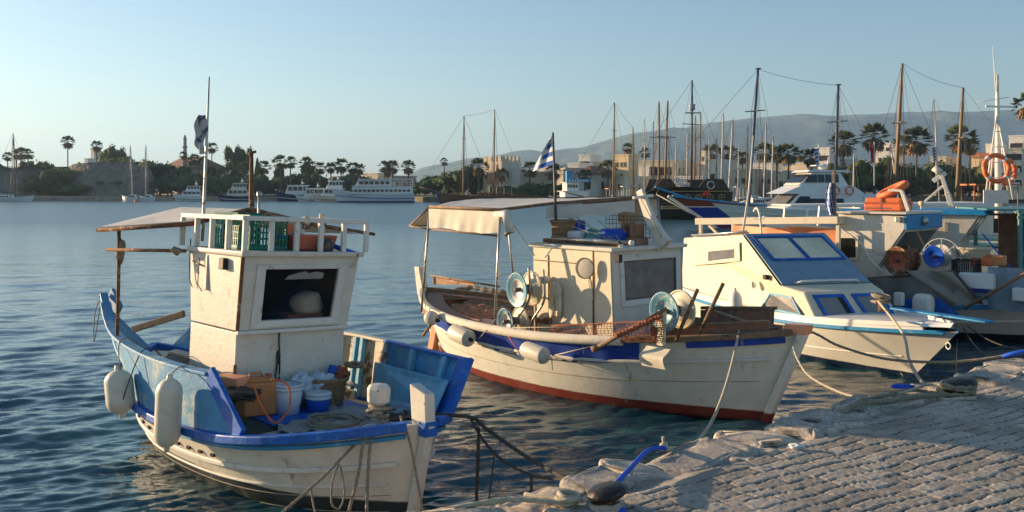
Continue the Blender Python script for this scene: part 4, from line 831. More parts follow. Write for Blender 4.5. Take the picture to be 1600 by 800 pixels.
b = MB(); [b.box(.9+q*.5, 1.2+q*.5, 1.452, 1.47, 4.15, 4.42) for q in range(7)]; b.build('lettering', 'yachtwhite', t)
b = MB(); b.box(L*.45, L*.62, -.35, .35, 4.02, 5.9); b.build('funnel', 'midblue', t)
# pirate ship
Y = 84; X0, X1 = (992-800)/FPX*Y, (1112-800)/FPX*Y; fr = Fr((X1+1.0, Y, 0), (-1, -.10)); L = X1-X0+1
t = thing('pirate_ship', 'big dark brown wooden ship with stepped bulwark and round arched ports', 'ship', fr)
h = Hull(L, 2.6, .4, 2.5, 2.6, 2.55, 2.3, 2.2, .5, .5, .2, .2, .7, .9, keel=-.6)
h.mesh(30, 9).build('hull', mat('dark_ship_planks', (.062, .045, .032), .75, var=.25, vs_=2, zband=[(.9, (.018, .02, .016))]), t); h.deck(0, .98, .1, 0, .05, 12).build('deck', 'pirate', t)
def silh(y): return [(.1, y, 2.4), (L*.98, y*.2, 2.1), (L*.86, y*.55, 2.7), (L*.80, y*.7, 3.75), (L*.68, y*.9, 3.72), (L*.62, y, 3.0), (L*.37, y, 3.0), (L*.30, y, 3.72), (L*.10, y, 3.72), (.02*L, y, 2.7)]
b = MB()
for sd in (-1, 1):
    q = [Vector(p) for p in silh(sd*2.52)]; nrm = Vector((0, sd, 0)); k = len(q)
    b.add(q+[p-nrm*.15 for p in q], [tuple(range(k)), tuple(range(2*k-1, k-1, -1))]+[(i, i+k, (i+1) % k+k, (i+1) % k) for i in range(k)])
b.build('bulwark_pirate', 'pirate', t)
b = MB(); [b.bar((.2, sd*(2.72), z_), (L*.80, sd*2.66, z_), .07, .09) for sd in (-1, 1) for z_ in (1.05, 1.2)]; [b.bar((.2, sd*2.66, 2.6), (L*.72, sd*2.62, 2.6), .06, .06) for sd in (-1, 1)]; b.build('trim', 'yellowtrim', t)
for q in range(5):
    x_ = L*.12+q*L*.13; b = MB()
    for sd in (1,):
        pts = [Vector((x_+math.cos(a)*.27, sd*2.68, 2.05+math.sin(a)*.27)) for a in np.linspace(0, math.pi, 7)]; b.tube([Vector((x_+.27, sd*2.68, 1.75))]+pts+[Vector((x_-.27, sd*2.68, 1.75)), Vector((x_+.27, sd*2.68, 1.75))], .03, 5)
        b.bar((x_, sd*2.68, 1.75), (x_, sd*2.68, 2.3), .03); b.bar((x_-.25, sd*2.68, 2.02), (x_+.25, sd*2.68, 2.02), .03)
    b.build('arched_port', 'yellowtrim', t)
b = MB(); cc = Vector((L*.24, 2.58, 3.15)); b.tube([cc+Vector((math.cos(a)*.33, 0, math.sin(a)*.33)) for a in np.linspace(0, 2*math.pi, 17)[:-1]], .06, 6, closed=True); b.build('ring_emblem', 'dullwhite', t)
segs = []
for (bx, tx, ty, m_) in [(1027, 1027, 160, 'mastwood'), (1036, 1041, 158, 'mastwood'), (1079, 1080, 126, 'mastdark')]:
    a = fr.l(P(bx, 300, Y)); a.y = 0; c = fr.l(P(tx, ty, Y)); c.y = 0; b = MB(); a.z = 2; b.tube([a, a.lerp(c, .6), c], .12, 8, rr=[1.1, .85, .6]); b.build('mast', m_, t)
    p = a.lerp(c, .62); b = MB(); b.bar(p+Vector((-.9, 0, 0)), p+Vector((.9, 0, .1)), .07); b.build('yard', m_, t)
    for sd in (-1, 1): segs += [[c, (c.x+1.3, sd*2.5, 3)], [c, (c.x-1.3, sd*2.5, 3)], [p, (c.x+.7, sd*2.5, 3)]]
    last = c
segs += [[last, (L+1.5, 0, 3.2)], [last, (-1, 0, 3.)]]
wires(t, segs, .014)
b = MB(); cz = CAMH+(HY-167)/FPX*Y; xx = last.x; b.lathe([(.20, cz-.35), (.26, cz-.32), (.30, cz+.22), (.27, cz+.22), (.2, cz-.28)], (xx, 0, 0), n=12); b.box(xx-.75, xx+.75, -.3, .3, cz-.62, cz-.55); b.build('crows_nest', 'curtain', t)
b = MB()
for i in range(12): xx = L*.38+i*.22; b.box(xx, xx+.14, -.1, .1, 3.0, 3.4)
b.build('baluster', 'dullwhite', t)
# sailing boats in the right basin (bare masts)
bare = [(1007, 1007, 184, 150, 'mastwhite', 'white mast left of the pirate ship masts, thin and pale'), (1021, 1021, 190, 155, 'mastdark', 'dark mast tight behind the left pirate ship mast'), (1046, 1045, 212, 160, 'mastdark', 'short dark mast right of the leaning pirate ship mast'),
        (1073, 1074, 199, 140, 'mastwhite', 'short white mast left of the crows nest mast'), (1084, 1087, 180, 120, 'mastwood', 'red brown mast with ratlines right of the crows nest mast'), (1092, 1095, 174, 118, 'mastwood', 'brown mast second right of the crows nest'), (1108, 1108, 210, 150, 'mastwhite', 'short pale mast before the arched white house'),
        (1126, 1130, 174, 110, 'mastwhite', 'tall white mast before the arched white house'), (1137, 1145, 184, 95, 'mastwhite', 'leaning white mast with a single spreader right of the arched house'), (1167, 1168, 196, 125, 'mastwood', 'short red brown mast just right of the blue mast'), (1193, 1197, 189, 112, 'mastwhite', 'white mast with a wide spreader left of the yacht wheelhouse'), (1055, 1056, 222, 165, 'mastwhite', 'thin short white mast left of the crows nest'), (1118, 1120, 214, 160, 'mastdark', 'thin dark mast left of the tall white one'), (1153, 1154, 226, 170, 'mastwhite', 'tiny white mast left of the tall blue mast'), (1186, 1186, 230, 160, 'mastdark', 'short dark mast between the two white masts near the yacht'), (1205, 1208, 210, 120, 'mastwhite', 'short white mast over the yacht windscreen')]
for (bx, tx, ty, Y, m_, lb) in bare:
    wpx = 60*90/Y
    sailer('sailing boat under a '+lb, Y, bx-wpx*.55, bx+wpx*.45, 'hullwood' if m_ != 'mastwhite' else 'yachtwhite', [(bx, tx, ty)], m_, 1.0, 1.3, sg=rnd.choice((-1, 1)), group=G2, wr=.014, mr=.10 if m_ != 'mastwhite' else .085, awn=(.1, .5, 'awning') if m_ == 'mastwood' else None)
# small deck lifebuoys & clutter: restaurant awning boats
for (px, py, lb) in [(1085, 290, 'boat with a red awning stern to the quay before the white arched house'), (1055, 280, 'boat with a white awning behind the pirate ship rail'), (975, 294, 'low day boat with a red striped awning left of the pirate ship')]:
    Y = 140; X = (px-800)/FPX*Y; fr = Fr((X-3.5, Y, 0), (1, .1)); t = thing('day_boat', lb, 'boat', fr)
    h = Hull(7, 1.4, .45, 2.2, 2.2, 1.1, .9, 1.4, .45, .4, .1, .3, .8, .5); h.mesh(16, 6).build('hull', 'yachtwhite', t); z = CAMH+(HY-py)/FPX*Y
    b = MB(); b.box(.8, 5.6, -1.3, 1.3, z-.15, z); b.build('awning', 'awning' if 'white' in lb else 'tileorange', t)
    b = MB(); [b.tube([(x_, sd*1.2, .8), (x_, sd*1.2, z)], .04, 5) for x_ in (1, 3, 5.4) for sd in (-1, 1)]; b.build('awning_post', 'mastwhite', t)
# blue schooner with curved bow, two blue masts
Y = 66; fr = bowframe(((1112-800)/FPX*Y, Y-2), (-1, -.10), 13.5)
t = thing('schooner', 'schooner with a blue hull, curved white stem and two dark blue masts', 'schooner', fr)
h = Hull(13.5, 2.1, .45, 2.2, 1.9, 1.5, 1.4, 2.3, .45, 3.6, .3, .3, .95, .6, keel=-.5, tp=3)
h.mesh(40, 10).build('hull', mat('schooner_hull', (.16, .05, .03), .5, var=.15, zband=[(1.55, (.70, .68, .62)), (1.48, (.008, .04, .32)), (.12, (.2, .03, .02))]), t)
b = MB(); stem(h, .22, .14, .0, b=b); b.build('stem_post', 'dullwhite', t)
h.deck(0, .97, .2, 0, .05, 14).build('deck', 'varnish', t); h.rail(0, .99, .14, .12, 1, .02).build('gunwale', 'midblue', t)
bp = h.pt(1, 1, 1); e = fr.l(P(1021, 292, Y-2)); e.y = 0
b = MB(); b.bar(bp-Vector((1.2, 0, .1)), e, .28, .12, mi=0); b.build('bowsprit', 'midblue', t)
b = MB(); b.tube([h.pt(1, .35, 1), h.pt(1, .6, 1)+Vector((.5, 0, .05)), bp+Vector((.9, 0, .12)), e-Vector((.3, 0, .1))], .05, 6); b.build('bobstay', 'dullwhite', t)
segs = []; tops = []
for (bx, by, tx, ty) in [(1157, 300, 1171, 113), (1294, 300, 1299, 136)]:
    a = fr.l(P(bx, by, Y)); c = fr.l(P(tx, ty, Y)); a.y = c.y = 0; b = MB(); a2 = a+(a-c)*.12; b.tube([a2, a.lerp(c, .5), c], .115, 9, rr=[1.1, .95, .7]); b.build('mast', 'mastblue', t); tops.append(c)
    p = a.lerp(c, .66); b = MB(); b.bar(p+Vector((-.75, 0, .06)), p+Vector((.75, 0, -.06)), .07); b.bar(p+Vector((0, -.7, 0)), p+Vector((0, .7, 0)), .06); b.build('spreader', 'mastdark', t)
    for k in range(7): pp = a.lerp(c, .2+.07*k); b = MB(); b.bar(pp-Vector((.2, .02, 0)), pp+Vector((.2, .02, 0)), .03); b.build('mast_step', 'mastdark', t)
    for sd in (-1, 1): segs += [[c, (c.x-1.3, sd*2, 1.5)], [c, (c.x+.9, sd*2, 1.5)], [p+Vector((0, sd*.7, 0)), (c.x-.2, sd*2, 1.5)], [p+Vector((0, sd*.7, 0)), c]]
    b = MB(); b.box(c.x-.18, c.x+.18, -.1, .1, c.z, c.z+.08); b.build('masthead', 'mastdark', t)
segs += [sag(tops[0], tops[1], .2, 6), [tops[0], e], [tops[1], (-.5, 0, 1.6)]]
wires(t, segs, .013)
b = MB(); pt_ = fr.l(P(1097, 302, Y-1)); b.add([pt_, pt_+Vector((-.55, 0, .32)), pt_+Vector((-.6, 0, -.02)), pt_+Vector((-.05, 0, -.28))], [(0, 1, 2, 3)]); b.build('flag', 'flagred', t)
# brown mast schooner
sailer('schooner under two tall leaning brown masts in front of the park palms', 58, 1350, 1640, 'hullwood', [(1396, 1410, 99), (1493, 1505, 137)], 'mastwood', .9, 1.7, 'schooner', 'schooner', sg=1, wr=.012, mr=.13, awn=(.55, .8, 'tileorange'))
sailer('sailing boat with a thin white leaning mast carrying a small flag', 70, 1440, 1540, 'yachtwhite', [(1469, 1459, 153)], 'mastwhite', .8, 1.2, sg=-1, group=G2, wr=.01, mr=.05, spread=False, house=False)
sailer('sailing boat with a short white raked mast right of the red flag', 64, 1395, 1470, 'yachtwhite', [(1408, 1391, 221)], 'mastwhite', .8, 1.2, sg=1, group=G2, wr=.01, mr=.07, spread=False)
sailer('sailing boat with a navy boom cover left of the park', 80, 1262, 1345, 'yachtwhite', [(1333, 1334, 240)], 'mastwhite', .9, 1.3, sg=-1, group=G2, wr=.01, mr=.06, spread=False, boom=True)
def flagpole(px, y0, y1, Y, cols, label, fw=.9, fh=1.1, dy=.3):
    p = P(px, y1, Y); q = P(px, y0, Y); t = thing('flagpole', label, 'flagpole', loc=p)
    b = MB(); b.tube([(0, 0, 0), (0, 0, q.z-p.z)], .05, 6); b.build('pole', 'mastwhite', t); H = q.z-p.z
    b = MB(); b.grid(lambda u, v: (-fw*u*(.5+.3*v), .08*math.sin(u*9+v*3), H-dy-fh*(1-v)-.35*u*fw), 8, 9, mif=(lambda u, v: int(v*9) % 2) if len(cols) > 1 else None); b.build('flag', cols, t); return t
flagpole(1279, 225, 283, 72, ['flagblue', 'flagwhite'], 'pole with a blue and white striped flag left of the red flag', .5, 1.4)
flagpole(1366, 222, 290, 76, ['flagred'], 'pole with a limp red flag in front of the tallest palm', .5, 1.5, .2)
flagpole(1463, 225, 275, 70, ['flagblue', 'flagwhite'], 'pole with a small Greek flag beside the thin leaning mast', .45, 1.0, .2)
# white excursion yacht
Y = 62; X0, X1 = (1110-800)/FPX*Y, (1372-800)/FPX*Y; L = 8.9; fr = bowframe((X0+1.9, Y-3.0), (-1, -.16), L); Zf = lambda f: L*(.45+(f-.36)*1.12)
t = thing('motor_yacht', 'large white motor yacht with two lifebuoys on its side and a raised wheelhouse', 'yacht', fr)
k = Y/FPX; zz = lambda y: CAMH+(HY-y)*k*.95
h = Hull(L, 2.3, .35, 2.5, 2.1, 1.3, 1.35, 1.85, .35, 2.6, 0, .25, .85, .9, keel=-.6)
h.mesh(40, 9).build('hull', 'yachtwhite', t); h.deck(0, .97, .06, 0, .05, 16).build('deck', 'yachtwhite', t); h.rail(0, .985, .08, .08, .8, .02).build('rub_strip', 'dullwhite', t)
b = MB(); b.hexa([(.3, -1.9, 1.3), (L*.80, -1.5, 1.45), (L*.80, 1.5, 1.45), (.3, 1.9, 1.3), (.6, -1.75, 2.45), (L*.68, -1.35, 2.45), (L*.68, 1.35, 2.45), (.6, 1.75, 2.45)]); b.build('lower_cabin', 'yachtwhite', t)
b = MB(); b.hexa([(Zf(.12), -1.6, 2.46), (Zf(.68), -1.2, 2.46), (Zf(.68), 1.2, 2.46), (Zf(.12), 1.6, 2.46), (Zf(.2), -1.5, 3.0), (Zf(.52), -1.2, 3.1), (Zf(.52), 1.2, 3.1), (Zf(.2), 1.5, 3.0)]); b.build('upper_deck', 'yachtwhite', t)
b = MB(); b.hexa([(Zf(.22), -1.25, 3.02), (Zf(.56), -1.1, 3.02), (Zf(.56), 1.1, 3.02), (Zf(.22), 1.25, 3.02), (Zf(.27), -1.15, 3.86), (Zf(.46), -1.05, 3.86), (Zf(.46), 1.05, 3.86), (Zf(.27), 1.15, 3.86)]); b.build('wheelhouse', 'yachtwhite', t)
b = MB(); b.hexa([(Zf(.20), -1.35, 3.87), (Zf(.50), -1.2, 3.87), (Zf(.50), 1.2, 3.87), (Zf(.20), 1.35, 3.87), (Zf(.22), -1.2, 4.02), (Zf(.48), -1.05, 4.02), (Zf(.48), 1.05, 4.02), (Zf(.22), 1.2, 4.02)]); b.build('roof', 'dullwhite', t)
for (a0, a1) in ((.285, .325), (.335, .375), (.385, .425), (.435, .475), (.482, .52)):
    b = MB()
    for sd in (-1, 1): b.hexa([(Zf(a0), sd*1.20, 3.2), (Zf(a1), sd*1.17, 3.2), (Zf(a1), sd*1.22, 3.2), (Zf(a0), sd*1.25, 3.2), (Zf(a0), sd*1.12, 3.72), (Zf(a1-.01*(a1 > .5)*3), sd*1.09, 3.72), (Zf(a1-.01*(a1 > .5)*3), sd*1.16, 3.72), (Zf(a0), sd*1.18, 3.72)])
    b.build('window', 'glass', t)
b = MB(); b.hexa([(Zf(.545), -1.0, 3.2), (Zf(.55), -.98, 3.2), (Zf(.55), .98, 3.2), (Zf(.545), 1.0, 3.2), (Zf(.478), -.98, 3.75), (Zf(.484), -.96, 3.75), (Zf(.484), .96, 3.75), (Zf(.478), .98, 3.75)]); b.build('windscreen', 'glass', t)
for (a0, a1) in ((.60, .74),):
    b = MB(); 
    for sd in (-1, 1): b.hexa([(L*a0, sd*1.55, 1.7), (L*a1, sd*1.50, 1.7), (L*a1, sd*1.6, 1.7), (L*a0, sd*1.66, 1.7), (L*(a0+.01), sd*1.38, 2.3), (L*(a1-.06), sd*1.36, 2.3), (L*(a1-.06), sd*1.46, 2.3), (L*(a0+.01), sd*1.5, 2.3)])
    b.build('window', 'glass', t)
b = MB(); [b.hexa([(Zf(.28), sd*1.70, 1.75), (Zf(.50), sd*1.62, 1.75), (Zf(.50), sd*1.74, 1.75), (Zf(.28), sd*1.86, 1.75), (Zf(.28), sd*1.6, 2.15), (Zf(.54), sd*1.5, 2.15), (Zf(.54), sd*1.62, 2.15), (Zf(.28), sd*1.76, 2.15)]) for sd in (-1, 1)]; b.build('dark_panel', 'glass', t)
b = MB(); wx = L*.70; b.hexa([(L*.80, -1.3, 1.7), (L*.805, -1.3, 1.7), (L*.805, 1.3, 1.7), (L*.80, 1.3, 1.7), (L*.69, -1.2, 2.5), (L*.70, -1.2, 2.5), (L*.70, 1.2, 2.5), (L*.69, 1.2, 2.5)]); b.build('windscreen', 'dirtyglass', t)
b = MB(); b.blob((Zf(.33), 0, 4.25), (.3, .3, .22), 2, 0); b.tube([(Zf(.3), 0, 4), (Zf(.29), 0, 4.9)], .04, 6); b.box(Zf(.36), Zf(.40), -.4, .4, 4.3, 4.36); b.build('radar_mast', 'yachtwhite', t)
def lifebuoy(fr_, c, ax, Rr, r, label, group=None, nseg=28):
    ax = Vector(ax).normalized(); x = ax.orthogonal().normalized(); y = ax.cross(x); b = MB(); n0 = nseg
    pts = [x*math.cos(2*math.pi*i/n0)*Rr+y*math.sin(2*math.pi*i/n0)*Rr for i in range(n0)]
    b.tube(pts, r, 10, closed=True)
    for i in range(n0):
        if i % 7 == 0:
            for q in range(i*10, i*10+10): b.m[q] = 1
    o = solo(b, 'lifebuoy', ['orange', 'flagwhite'], label, 'lifebuoy', group=group, fr=fr_); o.matrix_world = fr_.M @ Matrix.Translation(Vector(c)); return o
lifebuoy(fr, (L*.43, 1.86, 2.66), (0, 1, .1), .26, .06, 'orange lifebuoy on the white yacht side, left of two', 'lifebuoys on the white yacht'); lifebuoy(fr, (L*.32, 1.86, 2.66), (0, 1, .1), .26, .06, 'orange lifebuoy on the white yacht side, right of two', 'lifebuoys on the white yacht')
# tour boat with long white canopy
Y = 33; xa, xb = (1216-800)/FPX*Y, (1500-800)/FPX*Y; L = xb-xa+1; fr = bowframe((xa-.1, Y-.6), (-1, -.06), L)
t = thing('tour_boat', 'open tour boat with a long white flat canopy and a white pointed bow', 'boat', fr)
h = Hull(L, 1.25, .45, 2.6, 2.4, 1.15, 1.15, 1.75, .45, .7, 0, .25, .8, .9, keel=-.4); h.mesh(34, 8).build('hull', 'yachtwhite', t); h.rail(0, .99, .07, .07, 1, .02).build('gunwale', 'dullwhite', t); h.deck(0, .96, .5, 0, .03, 14).build('deck', 'deckgrey', t)
b = MB(); z0 = CAMH+(HY-322)/FPX*Y
b.hexa([(.2, -1.25, z0), (L*1.0, -1.0, z0+.02), (L*1.0, 1.0, z0+.02), (.2, 1.25, z0), (.2, -1.2, z0+.16), (L, -.95, z0+.08), (L, .95, z0+.08), (.2, 1.2, z0+.16)]); b.build('canopy', 'awning', t, bevel=.03)
b = MB(); [b.bar((x_, sd*1.05, 1.1), (x_-.12, sd*1.1, z0), .06) for x_ in np.linspace(.6, L*.94, 6) for sd in (-1, 1)]; b.build('canopy_post', 'cwhite', t)
b = MB(); [b.box(x_, x_+.5, -.9, .9, .7, 1.3) for x_ in np.linspace(.8, L*.6, 6)]; b.build('bench', 'cwhite', t)
b = MB(); b.grid(lambda u, v: (.4+u*2.6, 1.1+.06*math.sin(u*30)*(1-v), 1.15+(z0-1.2)*v), 24, 4); b.build('side_curtain', 'canvas', t)
# trawler mast tower with lifebuoys at right
Y = 27; X = (1558-800)/FPX*Y; fr = bowframe((X+5, Y-2.0), (.9, -.5), 9)
t = thing('trawler', 'working boat with a white tripod mast tower hung with lifebuoys', 'boat', fr)
h = Hull(9, 1.5, .45, 2.4, 2.2, 1.4, 1.1, 1.6, .45, .5, .2, .3, .8, .6); h.mesh(24, 8).build('hull', 'dullwhite', t); h.rail(0, .99, .1, .08, 1, .02).build('gunwale', 'teal', t); h.deck(0, .97, .3, 0, .03, 12).build('deck', 'wood', t)
mp = lambda px, py, dy=0: fr.l(P(px, py, Y+dy))
b = MB(); top = mp(1558, 122); base = mp(1560, 300); b.tube([base+Vector((0, 0, -.8)), base, base.lerp(top, .65), top], .09, 10, rr=[1.1, 1.1, .8, .4]); b.tube([top-Vector((0, 0, .4)), top+Vector((0, 0, .1))], .05, 8); b.build('mast', 'cwhite', t)
b = MB(); b.tube([top+Vector((0, 0, -.9)), mp(1551, 72)], .022, 6, rr=[1, .3]); b.build('antenna', 'cwhite', t)
leg0 = mp(1558, 176)
for (px, dy) in ((1539, -.5), (1583, -.5), (1545, .9), (1577, .9)):
    b = MB(); b.tube([leg0, mp(px, 296, dy)+Vector((0, 0, -.3))], .028, 7); b.build('mast_leg', 'cwhite', t)
b = MB()
for f in (.25, .45, .65, .85): b.tube([leg0.lerp(mp(1539, 296, -.5), f), leg0.lerp(mp(1583, 296, -.5), f)], .018, 6)
b.bar(mp(1540, 166), mp(1580, 167), .05, .05); b.tube([mp(1528, 159), mp(1576, 152)], .012, 5); b.build('mast_rung', 'cwhite', t)
b = MB(); q = [mp(1537, 297, -.6), mp(1576, 297, -.6), mp(1576, 318, -.6), mp(1537, 318, -.6)]; b.sheet(q[::-1], .04); b.build('instrument_board', 'dullwhite', t, .01)
lifebuoy(fr, mp(1557, 263, -.75), fr.I.to_3x3() @ Vector((.1, -1, .1)), .385, .075, 'orange lifebuoy hanging in front on the white mast tower', 'lifebuoys on the mast tower')
lifebuoy(fr, mp(1573, 268, .3), fr.I.to_3x3() @ Vector((.4, -1, 0)), .36, .07, 'orange lifebuoy partly behind the front one on the mast tower', 'lifebuoys on the mast tower')
b = MB(); a0 = mp(1598, 318); b.sheet([mp(1578, 322), mp(1640, 322), mp(1640, 345), mp(1592, 340)], .05); b.build('side_awning', 'greycanvas', t)
# orange buoy floating far left
b = MB(); b.blob((0, 0, .1), (.45, .45, .4), 2, 0); solo(b, 'buoy', 'orange', 'small orange buoy floating before the left bare masted yachts', 'buoy', loc=((227-800)/FPX*205, 200, 0))
# ================================================================== nearest boat (boat 1)
B1 = bowframe((-.845, 7.4), (.70, -.714), 4.9, -3)
t1 = thing('fishing_boat', 'nearest small wooden fishing boat, blue and white with a tall cabin and open window', 'boat', B1)
h1 = Hull(4.9, 1.02, .52, 2.6, 4.4, .78, .47, .80, .5, .16, .25, .30, .72, 0, keel=-.45)
m = mat('hull_white_weathered', (.70, .66, .56), .5, var=.10, dirt=(.27, .24, .18), damt=.34, dsc=3.2, dedge=.25, streak=(.34, .29, .21), samt=.2, ssc=7, bump=.35, bsc=14, zband=[(.13, (.035, .045, .05)), (.03, (.02, .035, .03))])
h1.mesh(60, 18).build('hull', m, t1)
h1.rail(.0, .985, .10, .075, 1, .03, .0).build('gunwale', 'blue', t1, .012)
h1.rail(.0, .985, .045, .035, .93, .025).build('rub_strip', 'midblue', t1, .008)
h1.rail(.02, .98, .035, .045, .74, .018).build('rub_strip', 'dullwhite', t1, .01)
h1.rail(.05, .97, .02, .02, .60, .008).build('plank_seam', 'dullwhite', t1, .005)
for v_ in (.52, .40): h1.rail(.04, .975, .006, .007, v_, .002).build('plank_seam', 'seam', t1)
# scupper slots
b = MB()
for i in range(9):
    p = h1.pt(.30+.045*i, .80, -1, .012); q = h1.pt(.30+.045*i+.012, .80, -1, .012); b.bar(p, q, .02, .028)
b.build('scupper', 'interior', t1)
b = MB(); b.grid(lambda u, v: (lambda t_, k: (h1.pt(t_, .86, 1).x, -h1.pt(t_, .86, 1).y*k*.99, h1.pt(t_, .86, 1).z+.03*(1-k*k)))(u*.99, 2*v-1), 30, 10, sm=False); b.build('deck', 'deckgrey', t1)
# inner lining / stern bench
b = MB()
for sd in (-1, 1): b.sweep(h1.line(.04, .62, 1, sd, 20, -.16, .01), [(-.10, -.015), (.10, -.015), (.10, .015), (-.10, .015)])
b.build('side_deck', 'cream', t1, .005)
# bow deck, lighter
b = MB(); b.grid(lambda u, v: (lambda t_, k: (h1.pt(t_, .97, 1).x, -h1.pt(t_, .97, 1).y*k*.98, h1.pt(t_, .97, 1).z+.04*(1-k*k)-.01))(.72+u*.27, 2*v-1), 10, 8, sm=False); b.build('foredeck', 'dullwhite', t1)
st = MB(); stem(h1, .11, .06, 0, b=st); p = h1.pt(1, 1, 1)
st.hexa([(p.x-.12, -.055, p.z-.02), (p.x+.07, -.05, p.z-.02), (p.x+.07, .05, p.z-.02), (p.x-.12, .055, p.z-.02), (p.x-.17, -.055, p.z+.30), (p.x+.04, -.05, p.z+.24), (p.x+.04, .05, p.z+.24), (p.x-.17, .055, p.z+.30)])
st.build('stem_post', 'white', t1, .012)
b = MB(); b.box(p.x-.02, p.x+.075, -.062, .062, p.z-.10, p.z+.02); b.build('stem_band', 'blue', t1, .006)
st = MB(); b = MB(); b.lathe([(.06, .0), (.055, .12), (.10, .15), (.105, .26), (.08, .30), (0, .305)], B1.hit(590, 655, 'y', -.02), n=8, sm=False); b.build('mooring_bitt', 'white', t1, .01)
# bulwarks
def bul1(sd, yl, pts_top, pts_bot, mats_):
    b = MB(); n_ = 30
    T = catmull(pts_top, 8); Bt = catmull(pts_bot, 8); th = .022
    k = len(T)
    for off, mi in ((0, 0), (-sd*th, 1)):
        vs = [Vector(p)+Vector((0, off, 0)) for p in T]+[Vector(p)+Vector((0, off, 0)) for p in Bt]
        b.add(vs, [(i, i+1, k+i+1, k+i) for i in range(k-1)], mi)
    return b
def railpt(x, dz=0, sd=-1, off=0.):
    lo, hi = 0, 1
    for _ in range(30):
        md = (lo+hi)/2
        if h1.pt(md, 1, sd).x < x: lo = md
        else: hi = md
    return h1.pt(lo, 1, sd, off, dz)
# starboard bulwark: flared board from stern spur to forward edge
top = [(-.35, -.62, 1.30), (.1, -.74, 1.17), (.8, -.92, 1.08), (1.6, -1.05, 1.04), (2.5, -1.10, 1.02), (3.28, -1.03, 1.02)]
bot = [railpt(x_, .03, -1, .02) for x_ in (-.1, .25, .9, 1.7, 2.8, 3.80)]
T = catmull(top, 8); Bo = catmull(bot, 8); k = len(T); b = MB()
b.add(T+Bo, [(i, i+1, k+i+1, k+i) for i in range(k-1)], 0); b.add([p+Vector((0, .03, 0)) for p in T+Bo], [(i, i+1, k+i+1, k+i) for i in range(k-1)], 0)
sb = b.build('bulwark', 'bulwark', t1, label='starboard bulwark in patchy faded light blue paint')
b = MB(); b.sweep([p+Vector((0, .03, .012)) for p in T], [(-.06, -.015), (.06, -.015), (.06, .015), (-.06, .015)]); b.build('bulwark_cap', 'bulwark', t1, .006)
b = MB(); a = Vector(top[-1])+Vector((.02, .01, .02)); e = Vector(bot[-1])+Vector((.05, 0, .0)); b.bar(a, e, .045, .17, up=(1, 0, .3)); b.build('bulwark_end_board', 'blue', t1, .01)
b = MB(); q = Vector(top[0]); b.bar(q+Vector((.05, .02, -.02)), q+Vector((-.16, .06, .10)), .09, .06); b.bar(q+Vector((.10, .16, -.08)), q+Vector((-.14, .14, .12)), .05, .16); b.build('stern_spur', 'bulwark', t1, .01)
b = MB(); b.sweep([p+Vector((0, .10, -.25)) for p in T[2:]], [(-.012, -.02), (.012, -.02), (.012, .02), (-.012, .02)]); b.build('stringer', 'innerblue', t1)
for x_ in (.5, 1.2, 1.9, 2.6):
    b = MB(); i = min(range(k), key=lambda j: abs(T[j].x-x_)); b.bar(T[i]+Vector((0, .055, -.02)), Bo[i]+Vector((0, .06, 0)), .05, .05, up=(1, 0, 0)); b.build('bulwark_rib', 'innerblue', t1)
# port bulwark: inner side visible, three bays
topP = [(-.2, .60, 1.20), (.6, .86, 1.14), (1.6, 1.04, 1.10), (2.4, 1.10, 1.14), (3.4, 1.10, 1.13), (4.40, 1.02, 1.13)]
botP = [railpt(x_, .02, 1, .02) for x_ in (-.1, .6, 1.6, 2.4, 3.4, 4.45)]
Tp = catmull(topP, 8); Bp = catmull(botP, 8); kk = len(Tp)
def bay(i0, i1, mat_, nm, **kw):
    b = MB(); n_ = i1-i0+1; vs = Tp[i0:i1+1]+Bp[i0:i1+1]
    b.add(vs, [(n_+i, n_+i+1, i+1, i) for i in range(n_-1)]); b.add([p+Vector((0, .025, 0)) for p in vs], [(i, i+1, n_+i+1, n_+i) for i in range(n_-1)]); return b.build(nm, mat_, t1, **kw)
bay(0, 16, 'innerblue', 'bulwark_panel'); bay(16, 29, 'peel', 'bulwark_panel', label='bulwark panel with peeling white paint over brown wood'); bay(29, kk-1, 'blueworn', 'bulwark_panel', label='bright blue forward bulwark panel')
b = MB(); b.sweep([p+Vector((0, -.01, .012)) for p in Tp[14:30]], [(-.045, -.015), (.045, -.015), (.045, .015), (-.045, .015)]); b.build('bulwark_cap', 'white', t1, .006)
b = MB(); b.sweep([p+Vector((0, -.01, .012)) for p in Tp[29:]], [(-.045, -.015), (.045, -.015), (.045, .015), (-.045, .015)]); b.build('bulwark_cap', 'blue', t1, .006)
b = MB(); b.bar(Tp[-1]+Vector((.02, -.03, .03)), Bp[-1]+Vector((.02, -.03, -.02)), .05, .20, up=(1, 0, .2)); b.build('bulwark_end_board', 'blue', t1, .01)
for f, mm in ((22, 'peel'), (25, 'innerblue'), (26, 'innerblue'), (29, 'peel'), (33, 'innerblue'), (37, 'innerblue')):
    b = MB(); b.bar(Tp[f]+Vector((0, -.035, 0)), Bp[f]+Vector((0, -.035, 0)), .055, .06, up=(1, 0, 0)); b.build('bulwark_rib', mm, t1, .006)
